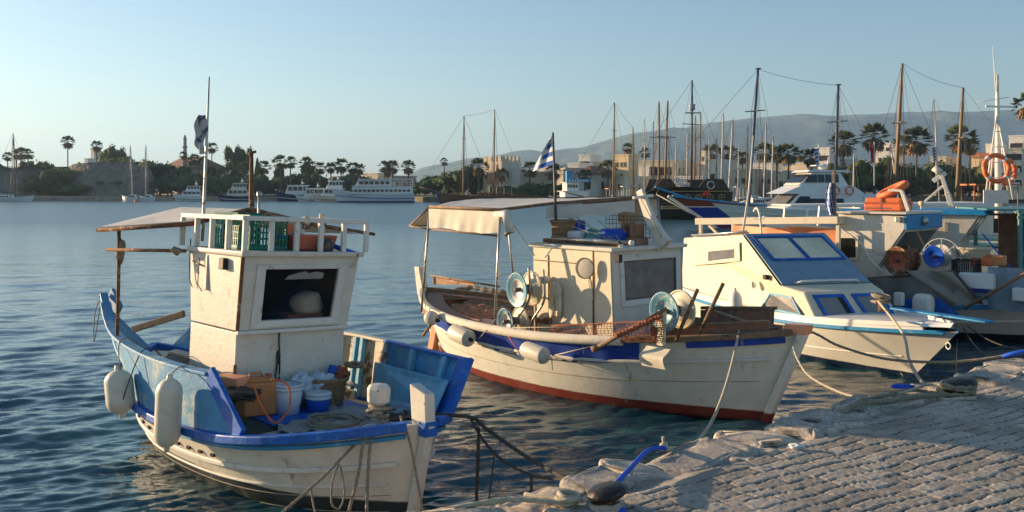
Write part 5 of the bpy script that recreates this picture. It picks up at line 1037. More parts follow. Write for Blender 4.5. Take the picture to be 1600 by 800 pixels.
# inner lower locker board (sky blue) and white shelf
b = MB(); A0 = Tp[30].lerp(Bp[30], .34); A1 = Tp[-1].lerp(Bp[-1], .36); b.hexa([Bp[29]+Vector((.0, -.14, .02)), Bp[-1]+Vector((-.02, -.14, .0)), Bp[-1]+Vector((-.02, -.11, .0)), Bp[29]+Vector((0, -.11, .02)), A0+Vector((-.10, -.16, .02)), A1+Vector((-.02, -.14, 0)), A1+Vector((-.02, -.11, 0)), A0+Vector((-.10, -.13, .02))]); b.build('locker_board', 'innerblue', t1, .006)
b = MB(); b.hexa([Bp[17]+Vector((0, -.26, -.02)), Bp[26]+Vector((0, -.28, -.02)), Bp[26]+Vector((0, -.02, -.02)), Bp[17]+Vector((0, -.02, -.02)), Bp[17]+Vector((0, -.24, .10)), Bp[26]+Vector((0, -.26, .08)), Bp[26]+Vector((0, -.02, .08)), Bp[17]+Vector((0, -.02, .10))]); b.build('side_locker', 'peel', t1, .008)
b = MB(); b.bar(Bp[18]+Vector((0, -.12, .17)), Bp[26]+Vector((0, -.12, .15)), .10, .03); b.build('side_shelf', 'white', t1, .005)
# cabin 1 ---------------------------------------------------------
x0, x1, yw, zb, zm, zt = 1.98, 2.95, .60, .38, 1.33, 2.05
b = MB(); b.hexa([(x0, -yw, zb), (x1, -yw, zb), (x1, yw, zb), (x0, yw, zb), (x0, -yw, zm), (x1, -yw, zm), (x1, yw, zm), (x0, yw, zm)]); b.build('cabin_base', 'white', t1, .008)
# upper cabin with real openings: walls as slabs
L_, Hh = zm+.02, zt
xf0, xf1 = x1+.03, x1+.14; yf0, yf1 = yw+.01, yw+.045
F4 = [Vector((xf0, -yf0, L_)), Vector((xf0, yf0, L_)), Vector((xf1, yf1, Hh)), Vector((xf1, -yf1, Hh))]
def bil(q, u, v): return q[0].lerp(q[1], u).lerp(q[3].lerp(q[2], u), v)
def wall_hole(q, u0, u1, v0, v1, th, name, m_, t, bevel=.004):
    n = (q[1]-q[0]).cross(q[3]-q[0]).normalized(); b = MB(); us = (0, u0, u1, 1); vv = (0, v0, v1, 1)
    for i in range(3):
        for j in range(3):
            if i == 1 and j == 1: continue
            c = [bil(q, us[i], vv[j]), bil(q, us[i+1], vv[j]), bil(q, us[i+1], vv[j+1]), bil(q, us[i], vv[j+1])]
            b.hexa([p-n*th for p in c]+c)
    return b.build(name, m_, t)
front = wall_hole(F4, .19, .83, .12, .83, .03, 'front_wall', 'white', t1)
hole = [bil(F4, u, v) for u, v in ((.19, .12), (.83, .12), (.83, .83), (.19, .83))]
b = MB(); n = (F4[1]-F4[0]).cross(F4[3]-F4[0]).normalized()
outer = [bil(F4, u, v) for u, v in ((.10, .03), (.90, .03), (.885, .90), (.115, .90))]
for i in range(4):
    j = (i+1) % 4; b.hexa([outer[i], outer[j], hole[j], hole[i], outer[i]+n*.022, outer[j]+n*.022, hole[j]+n*.012, hole[i]+n*.012])
b.build('window_frame', 'dullwhite', t1, .004)
S4 = [Vector((x0, -yw-.002, L_)), Vector((xf0, -yf0, L_)), Vector((xf1, -yf1, Hh)), Vector((x0, -yw-.04, Hh))]
b = MB(); n = Vector((0, -1, 0)); b.hexa([S4[0]+Vector((0, .03, 0)), S4[1]+Vector((-.005, .03, 0)), S4[1], S4[0], S4[3]+Vector((0, .03, 0)), S4[2]+Vector((-.005, .03, 0)), S4[2], S4[3]]); b.build('side_wall', 'white', t1)
b = MB(); m_ = lambda p: Vector((p.x, -p.y, p.z)); b.hexa([m_(S4[0]+Vector((0, .03, 0))), m_(S4[0]), m_(S4[1]), m_(S4[1]+Vector((-.005, .03, 0))), m_(S4[3]+Vector((0, .03, 0))), m_(S4[3]), m_(S4[2]), m_(S4[2]+Vector((-.005, .03, 0)))]); b.build('side_wall', 'white', t1)
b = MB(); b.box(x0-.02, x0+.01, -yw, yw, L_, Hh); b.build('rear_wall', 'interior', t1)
b = MB(); b.box(x0+.02, x1+.02, -yw+.035, yw-.035, L_, L_+.01); b.box(x0+.02, x1, yw-.045, yw-.03, L_+.01, Hh-.01); b.box(x0+.02, x1, -yw+.03, -yw+.045, L_+.01, Hh-.01); b.box(x0+.02, x1, -yw+.05, yw-.05, Hh-.03, Hh-.012); b.build('interior_shade_lining', 'interior', t1)  # dark sheets added so the cabin inside looks shaded through the window
b = MB(); b.bar((xf0+.012, -yf0-.01, zm), (xf0+.012, yf0+.01, zm), .05, .035); b.build('drip_rail', 'dullwhite', t1, .006)
b = MB(); b.bar(F4[0]+Vector((.006, -.004, 0)), F4[3]+Vector((.006, -.004, 0)), .035, .008, up=(1, 0, 0)); b.bar((x1+.006, -yw-.003, zb+.1), (x1+.006, -yw-.003, zm-.3), .03, .01, up=(1, 0, 0)); b.build('corner_strip', 'rust', t1)
b = MB(); b.hexa([(x0-.04, -yw-.07, Hh), (xf1+.05, -yf1-.03, Hh), (xf1+.05, yf1+.03, Hh), (x0-.04, yw+.07, Hh), (x0-.04, -yw-.07, Hh+.05), (xf1+.06, -yf1-.04, Hh+.05), (xf1+.06, yf1+.04, Hh+.05), (x0-.04, yw+.07, Hh+.05)]); b.build('roof', 'white', t1, .012)
# roof rail
rz0, rz1 = Hh+.05, Hh+.36; cs = [(x0-.25, -yw-.02), (xf1+.0, -yf1+.01), (xf1+.0, yf1+.08), (x0-.1, yw+.10)]
b = MB()
for i in range(3): b.bar((*cs[i], rz1), (*cs[i+1], rz1), .055, .045)
b.build('roof_rail', 'dullwhite', t1, .005)
for (i, n_) in ((0, 4), (1, 5), (2, 4)):
    for q in range(n_):
        f = q/n_ if i < 2 else q/(n_-1); x_ = cs[i][0]+(cs[i+1][0]-cs[i][0])*f; y_ = cs[i][1]+(cs[i+1][1]-cs[i][1])*f
        b = MB(); b.bar((x_, y_, rz0), (x_, y_, rz1-.02), .05, .035); b.build('rail_post', 'dullwhite', t1, .004)
# lamps on rail posts
for (px, py, py1) in ((503, 333, 352), (479, 341, 353)):
    p = B1.hit(px, (py+py1)/2, 'x', xf1+.0 if px == 479 else xf1-.12); b = MB(); b.lathe([(0, .06), (.03, .055), (.034, -.01), (.034, -.015), (.042, -.02), (.042, -.07)], p, n=12, mis=[0, 0, 0, 1, 1]); b.build('navigation_lamp', ['lamp', 'fenderblack' if px == 503 else 'rust'], t1)
b = MB(); p = B1.hit(354, 412, 'y', -yw-.03); b.box(p.x-.05, p.x+.05, -yw-.09, -yw-.03, p.z-.055, p.z+.055); b.build('side_lamp', 'fenderblack', t1, .006)
b = MB(); p = B1.hit(326, 423, 'y', -yw-.02); b.box(p.x-.02, p.x+.02, -yw-.05, -yw-.02, p.z-.19, p.z+.16); b.build('number_board_bracket', 'white', t1, .006)
wires(t1, [[p+Vector((-.12, -.045, .12)), p+Vector((-.12, -.05, -.14)), p+Vector((-.02, -.05, -.2))], [(x0+.01, -yw-.05, p.z+.3), (x0+.04, -yw-.06, p.z-.1), (x0+.1, -yw-.05, p.z-.18)], [(x0+.05, -yw-.04, p.z+.08), p+Vector((-.03, -.04, .04))]], .006, 'loose_cable', 'dsteel')
# interior of cabin : clutter
o = MB(); q = B1.hit(478, 475, 'x', x1-.22); o.blob((0, 0, 0), (.16, .17, .15), 3, .1, 4, 0); solo(o, 'float_bag', 'canvas', 'cream rounded bundle seen through the open cabin window of the nearest boat', 'bundle', fr=sub(B1, q))
o = MB(); q = B1.hit(468, 498, 'x', x1-.18); o.hexa([(-.1, -.17, -.08), (.1, -.17, -.08), (.1, .17, -.08), (-.1, .17, -.08), (-.12, -.21, .06), (.12, -.21, .06), (.12, .21, .06), (-.12, .21, .06)]); solo(o, 'tray', 'terracotta', 'dark red tub under the bundle inside the cabin window', 'tub', fr=sub(B1, q), bevel=.01)
# awning behind cabin ------------------------------------------------
pk = B1.hit(390, 332, 'y', .12); pk.x = 1.9; pk = Vector((1.86, .05, 2.50)); la = B1.hit(155, 355, 'x', 1.0); lb = B1.hit(300, 345, 'x', 1.95); ra = B1.hit(585, 366, 'x', 2.0)
b = MB(); lc = Vector((.1, la.y+.45, la.z+.02))
b.add([la, lb, pk, pk+Vector((-1.7, 0, .0)), lc]+[p-Vector((0, 0, .03)) for p in (la, lb, pk, pk+Vector((-1.7, 0, 0)), lc)], [(0, 1, 2, 3, 4), (9, 8, 7, 6, 5), (0, 5, 6, 1), (1, 6, 7, 2), (2, 7, 8, 3), (3, 8, 9, 4), (4, 9, 5, 0)])
rb = Vector((.3, ra.y-.3, ra.z)); q = [pk, ra+Vector((0, -.25, .03)), rb, pk+Vector((-1.7, 0, 0))]; b.add(q+[p-Vector((0, 0, .03)) for p in q], [(0, 1, 2, 3), (7, 6, 5, 4), (0, 4, 5, 1), (1, 5, 6, 2), (2, 6, 7, 3), (3, 7, 4, 0)])
b.build('awning', 'greycanvas', t1)
b = MB(); b.tube([la+Vector((-.02, 0, -.03)), lb+Vector((0, 0, -.03)), pk+Vector((.02, 0, 0)), ra.lerp(pk, .5)+Vector((.02, 0, -.03)), ra], .024, 8, rr=[1, 1, 1, 1, .8]); b.build('awning_pole', 'rust', t1)
b = MB(); b.tube([la+Vector((-.02, 0, -.03)), lc+Vector((0, 0, -.03))], .024, 8); b.build('awning_pole', 'wood', t1)
pb = B1.hit(193, 545, 'x', .95); pb.y = -.93; pb.z = 1.02; pt_ = B1.hit(186, 360, 'x', 1.0)
b = MB(); b.tube([pb, pb.lerp(pt_, .55)+Vector((.01, 0, 0)), pt_], .019, 8); b.build('awning_post', 'rust', t1)
q = B1.hit(166, 390, 'x', 1.0); q2 = B1.hit(290, 392, 'x', 1.97); b = MB(); b.tube([q, q2], .018, 8); b.build('cross_bar', 'rust', t1)
b = MB(); q = B1.hit(189, 392, 'x', 1.0); b.blob((0, 0, 0), (.045, .045, .12), 3, .25, 3); o = b.build('cloth_binding', 'rope', t1); o.location = q
b = MB(); b.blob((0, 0, 0), (.06, .05, .04), 3, .25, 8); o = b.build('cloth_binding', 'rope', t1); o.location = B1.hit(275, 392, 'x', 1.9)
# masts on boat 1
a = Vector((1.9, .06, 2.45)); top = B1.hit(393, 236, 'x', 1.9); b = MB(); b.tube([a-Vector((0, 0, .3)), a, a.lerp(top, .5), top], .026, 9, rr=[1.2, 1.2, 1, .7]); b.tube([top+Vector((0, -.03, -.04)), top+Vector((0, .05, 0))], .016, 6); b.build('mast', 'rust', t1)
a = B1.hit(404, 345, 'x', 2.1); top = B1.hit(405, 303, 'x', 2.1); b = MB(); b.tube([a-Vector((0, 0, .2)), top], .013, 8); b.lathe([(.026, -.02), (.028, .02), (.01, .03)], top, n=10); b.build('light_pole', 'steel', t1)
a = B1.hit(318, 340, 'x', 1.7); top = B1.hit(327, 120, 'x', 1.7); b = MB(); b.tube([a-Vector((0, 0, .25)), a, a.lerp(top, .55), top], .016, 8, rr=[1.1, 1.1, .9, .45]); b.build('flagstaff', 'steel', t1)
f0 = B1.hit(321, 183, 'x', 1.7); f1 = B1.hit(317, 243, 'x', 1.7)
b = MB()
sdv = Vector((-.45, -.6, 0)).normalized()
def rag(u, v):
    w_ = (.045+.05*math.sin(math.pi*min(1, v*1.15+.1))+.02*math.sin(v*11)); p = f0.lerp(f1, v)+Vector((0, 0, .02))
    return p+sdv*(w_*u)+Vector((.025*math.sin(u*7+v*6), -.02*math.sin(u*9-v*4), -.05*u*math.sin(v*3)))
b.grid(rag, 10, 26); b.build('rag_flag', 'faded', t1)
wires(t1, [[B1.hit(318, 262, 'x', 1.7)+Vector((0, -.06*math.sin(a_), .12*math.cos(a_))) for a_ in np.linspace(0, 6.28, 12)]], .006, 'line_coil', 'ropedark')
# oar like slatted tiller at the stern
a = B1.hit(207, 515, 'x', 1.1); e = B1.hit(288, 490, 'x', 1.75); b = MB(); b.bar(a, e, .035, .07); b.build('tiller', 'wood', t1, .008)
# hatch platform
b = MB(); b.box(3.0, 3.44, -.52, .60, .30, .56); b.build('platform_base', 'deckgrey', t1, .004); b = MB(); b.box(2.98, 3.56, -.54, .62, .562, .585); b.build('platform', 'blue', t1, .004)
# ------------- loose things on boat 1
def on1(px, py, z): return B1.hit(px, py, 'z', z)
def jerry(fr_, w_, d, hgt, label):
    t = thing('jerrycan', label, 'jerrycan', fr_); b = MB()
    b.hexa([(-d/2, -w_/2, 0), (d/2, -w_/2, 0), (d/2, w_/2, 0), (-d/2, w_/2, 0), (-d/2, -w_/2, hgt*.86), (d/2, -w_/2, hgt*.86), (d/2, w_/2, hgt*.86), (-d/2, w_/2, hgt*.86)])
    b.hexa([(-d/2+.01, -w_/2+.02, hgt*.86), (d/2-.01, -w_/2+.02, hgt*.86), (d/2-.01, w_/2-.02, hgt*.86), (-d/2+.01, w_/2-.02, hgt*.86), (-d/4, -w_/3, hgt*.97), (d/4, -w_/3, hgt*.97), (d/4, w_/3, hgt*.97), (-d/4, w_/3, hgt*.97)])
    b.build('body', 'jerry', t, .03, 3); b = MB(); b.tube([(0, -w_*.28, hgt*.93), (0, -w_*.2, hgt*1.06), (0, w_*.1, hgt*1.06), (0, w_*.16, hgt*.93)], .014, 7); b.build('handle', 'jerry', t)
    b = MB(); b.lathe([(.03, 0), (.03, .035), (0, .036)], (0, w_*.33, hgt*.93), n=12); b.build('cap', 'terracotta', t)
    b = MB(); b.box(d/2, d/2+.006, -w_*.02, w_*.02, .03, hgt*.8); b.box(d/2, d/2+.006, -w_*.42, w_*.42, hgt*.38, hgt*.41); b.build('rib', 'jerry', t, .002); return t
jerry(sub(B1, (3.14, B1.hit(406, 620, 'x', 3.2).y, .587), R(-8)), .32, .22, .36, 'amber plastic jerrycan in front of the nearest cabin, tied with orange cord')
def bucket(fr_, r0, r1, hgt, m_, lidm, label, lid=True, handle=True):
    t = thing('bucket', label, 'bucket', fr_); b = MB(); b.lathe([(0, 0), (r0, 0), (r0+(r1-r0)*.5, hgt*.5), (r1, hgt), (r1-.008, hgt), (r0-.006, .01), (0, .01)], n=28); b.build('body', m_, t)
    b = MB(); b.lathe([(r1+.001, hgt-.05), (r1+.010, hgt-.045), (r1+.010, hgt-.035), (r1+.002, hgt-.03), (r1+.002, hgt-.012), (r1+.010, hgt-.01), (r1+.010, hgt+.004), (r1-.01, hgt+.006)], n=28); b.build('rim', lidm, t)
    if lid: b = MB(); b.lathe([(r1+.008, hgt), (r1+.006, hgt+.012), (r1-.02, hgt+.010), (0, hgt+.008)], n=28); b.build('lid', lidm, t)
    if handle: b = MB(); b.tube([(r1*math.cos(a)*1.06, r1*math.sin(a)*1.06, hgt-.03-.11*math.sin(a)*.9) for a in np.linspace(0, math.pi, 14)], .004, 5); b.build('handle', 'steel', t)
    return t
bucket(sub(B1, B1.hit(448, 645, 'z', .586), 1), .115, .142, .27, 'bucket', 'bucket', 'large milky white bucket with orange cord on top, beside the amber jerrycan', lid=False)
bucket(sub(B1, B1.hit(496, 642, 'z', .586), .6), .100, .118, .17, 'bluepl', 'bucket', 'small blue bucket with a white lid right of the large milky bucket')
def basket(fr_, r0, r1, hgt, label, m_='basket', ov=1., cat='basket'):
    t = thing('basket', label, cat, fr_); b = MB(); prof = [(0, 0), (r0, 0)]; nn = 11
    for i in range(nn+1): f = i/nn; prof.append((r0+(r1-r0)*f+.006*(-1)**i, hgt*f))
    prof += [(r1-.02, hgt*.98), (r0-.02, .02), (0, .02)]; b.lathe(prof, n=30)
    b.v = [(x*ov, y, z) for x, y, z in b.v]; b.build('body', m_, t)
    b = MB(); b.lathe([(r1+.015, hgt-.02), (r1+.02, hgt), (r1+.005, hgt+.018), (r1-.018, hgt+.01), (r1-.015, hgt-.02), (r1+.015, hgt-.02)], n=30); b.v = [(x*ov, y, z) for x, y, z in b.v]; b.build('rim', m_, t); return t
basket(sub(B1, B1.hit(508, 634, 'z', .586)+Vector((-.10, .06, 0))), .19, .23, .25, 'brown wicker basket behind the small blue bucket', ov=.8)
def bagobj(p, r_, label, m_='bag', seed=1, name='plastic_bag', cat='bag', amp=.25, fr_=None):
    b = MB(); b.blob((0, 0, r_[2]*.9), r_, 4, amp, seed, fr=2.6); return solo(b, name, m_, label, cat, fr=sub(fr_ or B1, p))
p = B1.hit(470, 600, 'x', 3.06); bagobj(Vector((3.08, p.y, .66)), (.09, .13, .13), 'crumpled pale plastic bag behind the milky bucket', seed=2)
p = B1.hit(500, 597, 'x', 3.1); bagobj(Vector((3.12, p.y, .70)), (.10, .14, .11), 'pale blue plastic bag stuffed in the wicker basket', seed=5)
p = B1.hit(530, 592, 'x', 3.12); bagobj(Vector((3.1, p.y+.02, .80)), (.07, .10, .07), 'red and orange cloth hanging over the wicker basket', 'net', 6, 'cloth', 'cloth')
b = MB(); b.blob((0, 0, 0), (.05, .05, .05), 2, .2, 3); solo(b, 'cap_hat', 'flagblue', 'dark blue cap lying on the red cloth in the basket', 'cap', fr=sub(B1, B1.hit(520, 578, 'x', 3.1)))
# dark crate
def crate(fr_, L_, W_, H_, m_, label, slats=True, group=None):
    t = thing('crate', label, 'crate', fr_, group); th = .014
    b = MB(); b.box(-L_/2, L_/2, -W_/2, W_/2, 0, th); b.build('base', m_, t)
    for (a0, a1, b0, b1) in ((-L_/2, L_/2, -W_/2, -W_/2+th), (-L_/2, L_/2, W_/2-th, W_/2), (-L_/2, -L_/2+th, -W_/2+th, W_/2-th), (L_/2-th, L_/2, -W_/2+th, W_/2-th)):
        b = MB(); b.box(a0, a1, b0, b1, H_*.86, H_); b.box(a0, a1, b0, b1, 0.0, H_*.12); lx = a1-a0 > b1-b0; n_ = int(max(a1-a0, b1-b0)/.035)
        if slats:
            for i in range(n_+1):
                f = i/n_; c = (a0+(a1-a0)*f) if lx else (b0+(b1-b0)*f); w_ = .007
                if lx: b.box(max(a0, c-w_), min(a1, c+w_), b0+.003, b1-.003, H_*.12, H_*.86)
                else: b.box(a0+.003, a1-.003, max(b0, c-w_), min(b1, c+w_), H_*.12, H_*.86)
            for z_ in (.3, .48, .66): b.box(a0+(0 if lx else .004), a1-(0 if lx else .004), b0+(.004 if lx else 0), b1-(.004 if lx else 0), H_*z_, H_*z_+.010)
        else: b.box(a0+.002, a1-.002, b0+.002, b1-.002, H_*.12, H_*.86)
        b.build('side', m_, t)
    return t
M['darkcrate'] = mat('dark_green_plastic', (.035, .035, .025), .6, var=.2)
c = crate(sub(B1, B1.hit(392, 668, 'z', .39)+Vector((-.24, -.0, 0)), .1), .40, .30, .36, 'darkcrate', 'dark green slatted crate inside the bulwark, beside the jerrycan', False)
b = MB()
for i in range(6): b.box(.231, .237, -.15+i*.055, -.125+i*.055, .03, .26)
b.build('slat', 'blackpl', c)
b = MB(); b.blob((0, 0, 0), (.22, .16, .05), 4, .3, 12, fr=3.); solo(b, 'tarpaulin', 'darkcrate', 'folded dark tarpaulin heaped on the dark green crate', 'tarpaulin', fr=sub(B1, B1.hit(375, 615, 'z', .84)))
# cartons and bits beside bulwark
p = B1.hit(345, 592, 'z', .95); b = MB(); b.box(-.14, .14, -.10, .10, -.12, .05); solo(b, 'carton', 'salmon', 'faded pinkish carton between the bulwark and the cabin side', 'carton', fr=sub(B1, p+Vector((-.05, .12, -.04)), .5), bevel=.01)
bucket(sub(B1, B1.hit(297, 583, 'z', .82)+Vector((0, .12, -.2)), .3), .12, .15, .2, 'cwhite', 'cwhite', 'round grey tub with rope beside the cabin, just inside the bulwark', False, False)
# bow mat (net) and rope pile
b = MB()
def bm_(u, v):
    p = B1.hit(434+(600-434)*u, 682-8*u-(682-648)*v-10*v*(1-u), 'z', .53+.07*u); p.z += .03+.035*noise.noise(Vector((u*11, v*6, 0)))+.014*noise.noise(Vector((u*30, v*19, 3))); return p
b.grid(bm_, 40, 16); b.v = b.v; solo(b, 'net_mat', 'deckgrey', 'flat grey net spread on the foredeck of the nearest boat', 'net', fr=B1)
LOOP = 1
def coil(fr_, R_, r, n_, m_, label, name='rope_coil', seed=1, group=None, flat=.3):
    rr = random.Random(seed); pts = []
    for i in range(n_*12): a = i/12*6.283; k_ = R_*(1+.22*math.sin(a*.37+seed)+.1*rr.uniform(-1, 1)); pts.append((math.cos(a)*k_, math.sin(a)*k_*(.75+.2*math.sin(a*.2)), r+flat*R_*(.5+.5*math.sin(a*.53+seed))*min(1, i/12)))
    b = MB(); strand(b, catmull(pts, 3), r); return solo(b, name, m_, label, 'rope', fr=fr_, group=group)
coil(sub(B1, Bp[27]+Vector((.05, -.20, .36))), .10, .013, 6, 'rope', 'grey rope coil hanging on the blue port bulwark of the nearest boat', seed=3)
coil(sub(B1, (4.08, .35, .62)), .16, .012, 7, 'ropedark', 'dark rope and hose tangle on the foredeck beside the bitt', seed=5)
coil(sub(B1, (3.95, .72, .56)), .15, .014, 5, 'rope', 'rope heap under the blue locker board', seed=8)
coil(sub(B1, B1.hit(590, 655, 'y', -.02)+Vector((.0, 0, .02))), .09, .016, 6, 'rope', 'thick mooring rope wound round the white bitt', seed=11, flat=.8)
b = MB(); b.blob((0, 0, 0), (.20, .14, .06), 4, .35, 19, fr=2.5); solo(b, 'rag_heap', 'cloth', 'blue grey cloth heap on the foredeck behind the stem post', 'cloth', fr=sub(B1, (4.05, .55, .63)))
coil(sub(B1, (3.95, -.12, .61)), .24, .009, 5, 'rope', 'thin rope loops lying on the grey net mat of the foredeck', seed=41, flat=.08)
M['reflpane'] = mat('thin_window_film', (.02, .025, .03), .04, alpha=.22, spec=1.)
b = MB(); nn_ = (hole[1]-hole[0]).cross(hole[3]-hole[0]).normalized(); b.sheet([q-nn_*.014 for q in hole], .004); b.build('window_pane', 'reflpane', t1)
b = MB(); pp = [bil(hole, u, v)-nn_*.022 for u, v in ((.28, .78), (.80, .79), (.82, .90), (.70, .93), (.60, .90), (.55, .94), (.45, .91), (.38, .88), (.33, .86))]; b.sheet(pp, .003); b.build('torn_sticker', 'dullwhite', t1)
# things on the roof
crate(sub(B1, (2.72, -.28, Hh+.05)), .34, .42, .34, 'greenpl', 'green perforated plastic crate on the roof of the nearest cabin'); 
c = crate(sub(B1, (2.35, -.33, Hh+.05), .2), .36, .30, .36, 'greenpl', 'second green crate behind the first one on the cabin roof')
b = MB(); b.hexa([(-.18, -.20, 0), (.18, -.20, 0), (.18, .20, 0), (-.18, .20, 0), (-.2, -.24, .15), (.2, -.24, .15), (.2, .24, .15), (-.2, .24, .15)]); solo(b, 'tub', 'terracotta', 'terracotta plastic tub on the cabin roof right of the green crate', 'tub', fr=sub(B1, (2.78, .22, Hh+.06)), bevel=.015)
b = MB(); b.box(-.1, .1, -.11, .11, 0, .26); solo(b, 'fuel_can', 'orange', 'orange can standing behind the terracotta tub on the cabin roof', 'can', fr=sub(B1, (2.45, .14, Hh+.05)), bevel=.03)
def post_tube(p, q, r, m1, label, name, cat='tube', cap='blackpl'):
    t = thing(name, label, cat, B1); b = MB(); b.tube([p, q], r, 12); b.build('body', m1, t); d = (Vector(q)-Vector(p)).normalized(); b = MB(); b.tube([Vector(q), Vector(q)+d*.03], r*.8, 10); b.build('cap', cap, t); return t
post_tube(B1.hit(455, 365, 'x', 2.8), B1.hit(512, 388, 'x', 3.0), .038, 'cloth', 'grey blue rolled umbrella lying across the roof rail', 'rolled_umbrella', 'umbrella')
post_tube(B1.hit(520, 384, 'x', 2.95), B1.hit(556, 397, 'x', 3.12), .026, 'bluepl', 'blue plastic tube poking out over the roof edge', 'plastic_tube')
b = MB(); b.lathe([(.0, .05), (.05, .045), (.085, 0), (.05, -.03), (.0, -.03)], ax=(1, .1, -.2), n=18); solo(b, 'float_disc', 'dsteel', 'grey conical lamp head on the roof edge beside the blue tube', 'lamp head', fr=sub(B1, B1.hit(512, 385, 'x', 3.05)))
b = MB(); b.blob((0, 0, 0), (.06, .08, .03), 3, .3, 5); solo(b, 'blue_rag', 'bluepl', 'small blue rag on the terracotta tub on the roof', 'rag', fr=sub(B1, B1.hit(445, 371, 'x', 2.75)))
# fenders
def fender(fr_, p, L_, r, ax, label, m_='fender', group='white fenders', taper=.35, cap=None):
    t = thing('fender', label, 'fender', sub(fr_, p), group); ax = Vector(ax).normalized(); b = MB()
    prof = [(0.0, -L_/2)]
    for i in range(9): a = math.pi/2*i/8; prof.append((r*math.sin(a), -L_/2+r*taper*2*(1-math.cos(a))*.5+.0))
    for i in range(9): a = math.pi/2*(1-i/8); prof.append((r*math.sin(a), L_/2-r*taper*2*(1-math.cos(a))*.5))
    b.lathe(prof, ax=ax, n=24); b.build('body', m_, t)
    for s_ in (-1, 1): b = MB(); b.lathe([(0, .045), (.022, .045), (.03, 0), (.03, -.02)], ax*(s_*L_/2), ax*s_, n=12); b.build('eye', cap or m_, t)
    return t
p = B1.hit(187, 612, 'y', -1.16); fender(B1, p, .44, .135, (.28, .05, -1), 'fat dirty white fender hanging at the stern of the nearest boat', taper=.9)
p2 = B1.hit(263, 645, 'y', -1.22); f = fender(B1, p2, .62, .115, (-.10, .05, -1), 'long dirty white fender hanging under the bulwark, second from the stern', taper=1.1)
b = MB(); b.blob((0, 0, 0), (.05, .05, .05), 2, 0); 
for k_, (a, e, lb) in enumerate([(p+Vector((0, 0, .22)), (1.3, -1.03, 1.09), 'thin cord holding the fat stern fender'), (p+Vector((.1, -.03, -.18)), (2.0, -1.09, 1.07), 'thin cord from the foot of the fat fender to the bulwark'), (p2+Vector((0, 0, .32)), (2.9, -1.10, 1.05), 'thin cord holding the long fender')]):
    q = [Vector(a), Vector(a).lerp(Vector(e), .5)+Vector((0, -.02, 0)), Vector(e), Vector(e)+Vector((0, .13, .0)), Vector(e)+Vector((-.05, .25, -.12))]; b = MB(); b.tube(catmull(q, 5), .006, 6); solo(b, 'cord', 'rope' if k_ != 1 else 'ropedark', lb, 'cord', fr=B1)
q0 = Vector(top[0]) if False else Vector((-.5, -.58, 1.38)); b = MB(); b.tube(catmull([q0, q0+Vector((-.06, -.05, -.2)), q0+Vector((-.02, -.06, -.55)), q0+Vector((.03, -.05, -.35)), q0+Vector((.05, -.03, -.05)), q0], 6), .006, 6); b.blob(q0, (.04, .04, .03), 2, .2); solo(b, 'cord', 'rope', 'looped cord knotted round the stern spur', 'cord', fr=B1)
b = MB(); q = B1.hit(436, 535, 'x', x1+.02); b.tube(catmull([q+Vector((0, 0, .1)), q, q+Vector((0, .01, -.1)), q+Vector((0, .02, -.34)), q+Vector((0, -.02, -.36)), q+Vector((0, 0, -.1))], 5), .008, 6); b.blob(q+Vector((0, 0, -.14)), (.02, .02, .07), 2, .2); solo(b, 'cord', 'blackpl', 'black knotted cord hanging on the front of the nearest cabin', 'cord', fr=B1)
q = B1.hit(425, 600, 'z', .98); b = MB(); b.tube(catmull([q+Vector((-.1, -.12, 0)), q+Vector((.03, -.12, -.15)), q+Vector((.08, .0, -.32)), q+Vector((.1, .12, -.2)), q+Vector((.02, .14, -.02)), q+Vector((-.05, .02, .03))], 6), .009, 6); solo(b, 'cord', 'ropeorange', 'orange cord looped round the amber jerrycan', 'cord', fr=B1)
# ================================================================== second boat
B2 = bowframe((2.9, 10.4), (.665, -.746), 6.2, 0); H2 = B2.hit
t2 = thing('fishing_boat', 'middle cream wooden fishing boat with a canvas canopy, blue skirt and red waterline', 'boat', B2)
h2 = Hull(6.2, 1.25, .48, 2.4, 2.6, 1.0, .84, 1.12, .48, .50, .42, .30, .70, 0, keel=-.45)
m = mat('cream_hull_paint', (.76, .73, .63), .5, var=.08, dirt=(.30, .25, .17), damt=.3, dsc=2.6, dedge=.3, streak=(.36, .28, .18), samt=.18, ssc=6, bump=.3, bsc=12, zband=[(.14, (.22, .04, .026)), (.02, (.05, .02, .015))])
h2.mesh(70, 20).build('hull', m, t2)
b = MB(); b.sweep(h2.line(.0, .30, 1, -1, 20, .02), [(-.05, -.04), (.05, -.04), (.05, .04), (-.05, .04)]); b.build('gunwale', 'cream', t2, .02)
b = MB(); b.tube(h2.line(.28, .76, 1, -1, 30, .02, -.01), .062, 10); b.build('wrapped_gunwale', 'canvas', t2)
b = MB(); b.sweep(h2.line(.76, .99, 1, -1, 16, .02), [(-.05, -.035), (.05, -.035), (.05, .035), (-.05, .035)]); b.build('gunwale', 'wood', t2, .01)
b = MB(); b.sweep(h2.line(.0, .99, 1, 1, 40, .02), [(-.05, -.04), (.05, -.04), (.05, .04), (-.05, .04)]); b.build('gunwale', 'wood', t2, .01)
h2.rail(.02, .975, .04, .04, .80, .015).build('rub_strip', 'dullwhite', t2, .01)
for v_ in (.62,): h2.rail(.03, .975, .006, .007, v_, .002).build('plank_seam', 'seam', t2)
b = MB(); b.sweep(h2.line(.86, .985, .955, -1, 12, .02), [(-.02, -.05), (.02, -.05), (.02, .05), (-.02, .05)]); b.build('bow_stripe', 'navy', t2, .005)
b = MB()
for i in range(11):
    k = .30+.036*i+.012*math.sin(i*5); b.bar(h2.pt(k, .765, -1, .006), h2.pt(k+.006+.004*math.sin(i*3)**2, .765, -1, .006), .012, .018)
b.build('scupper', 'interior', t2)
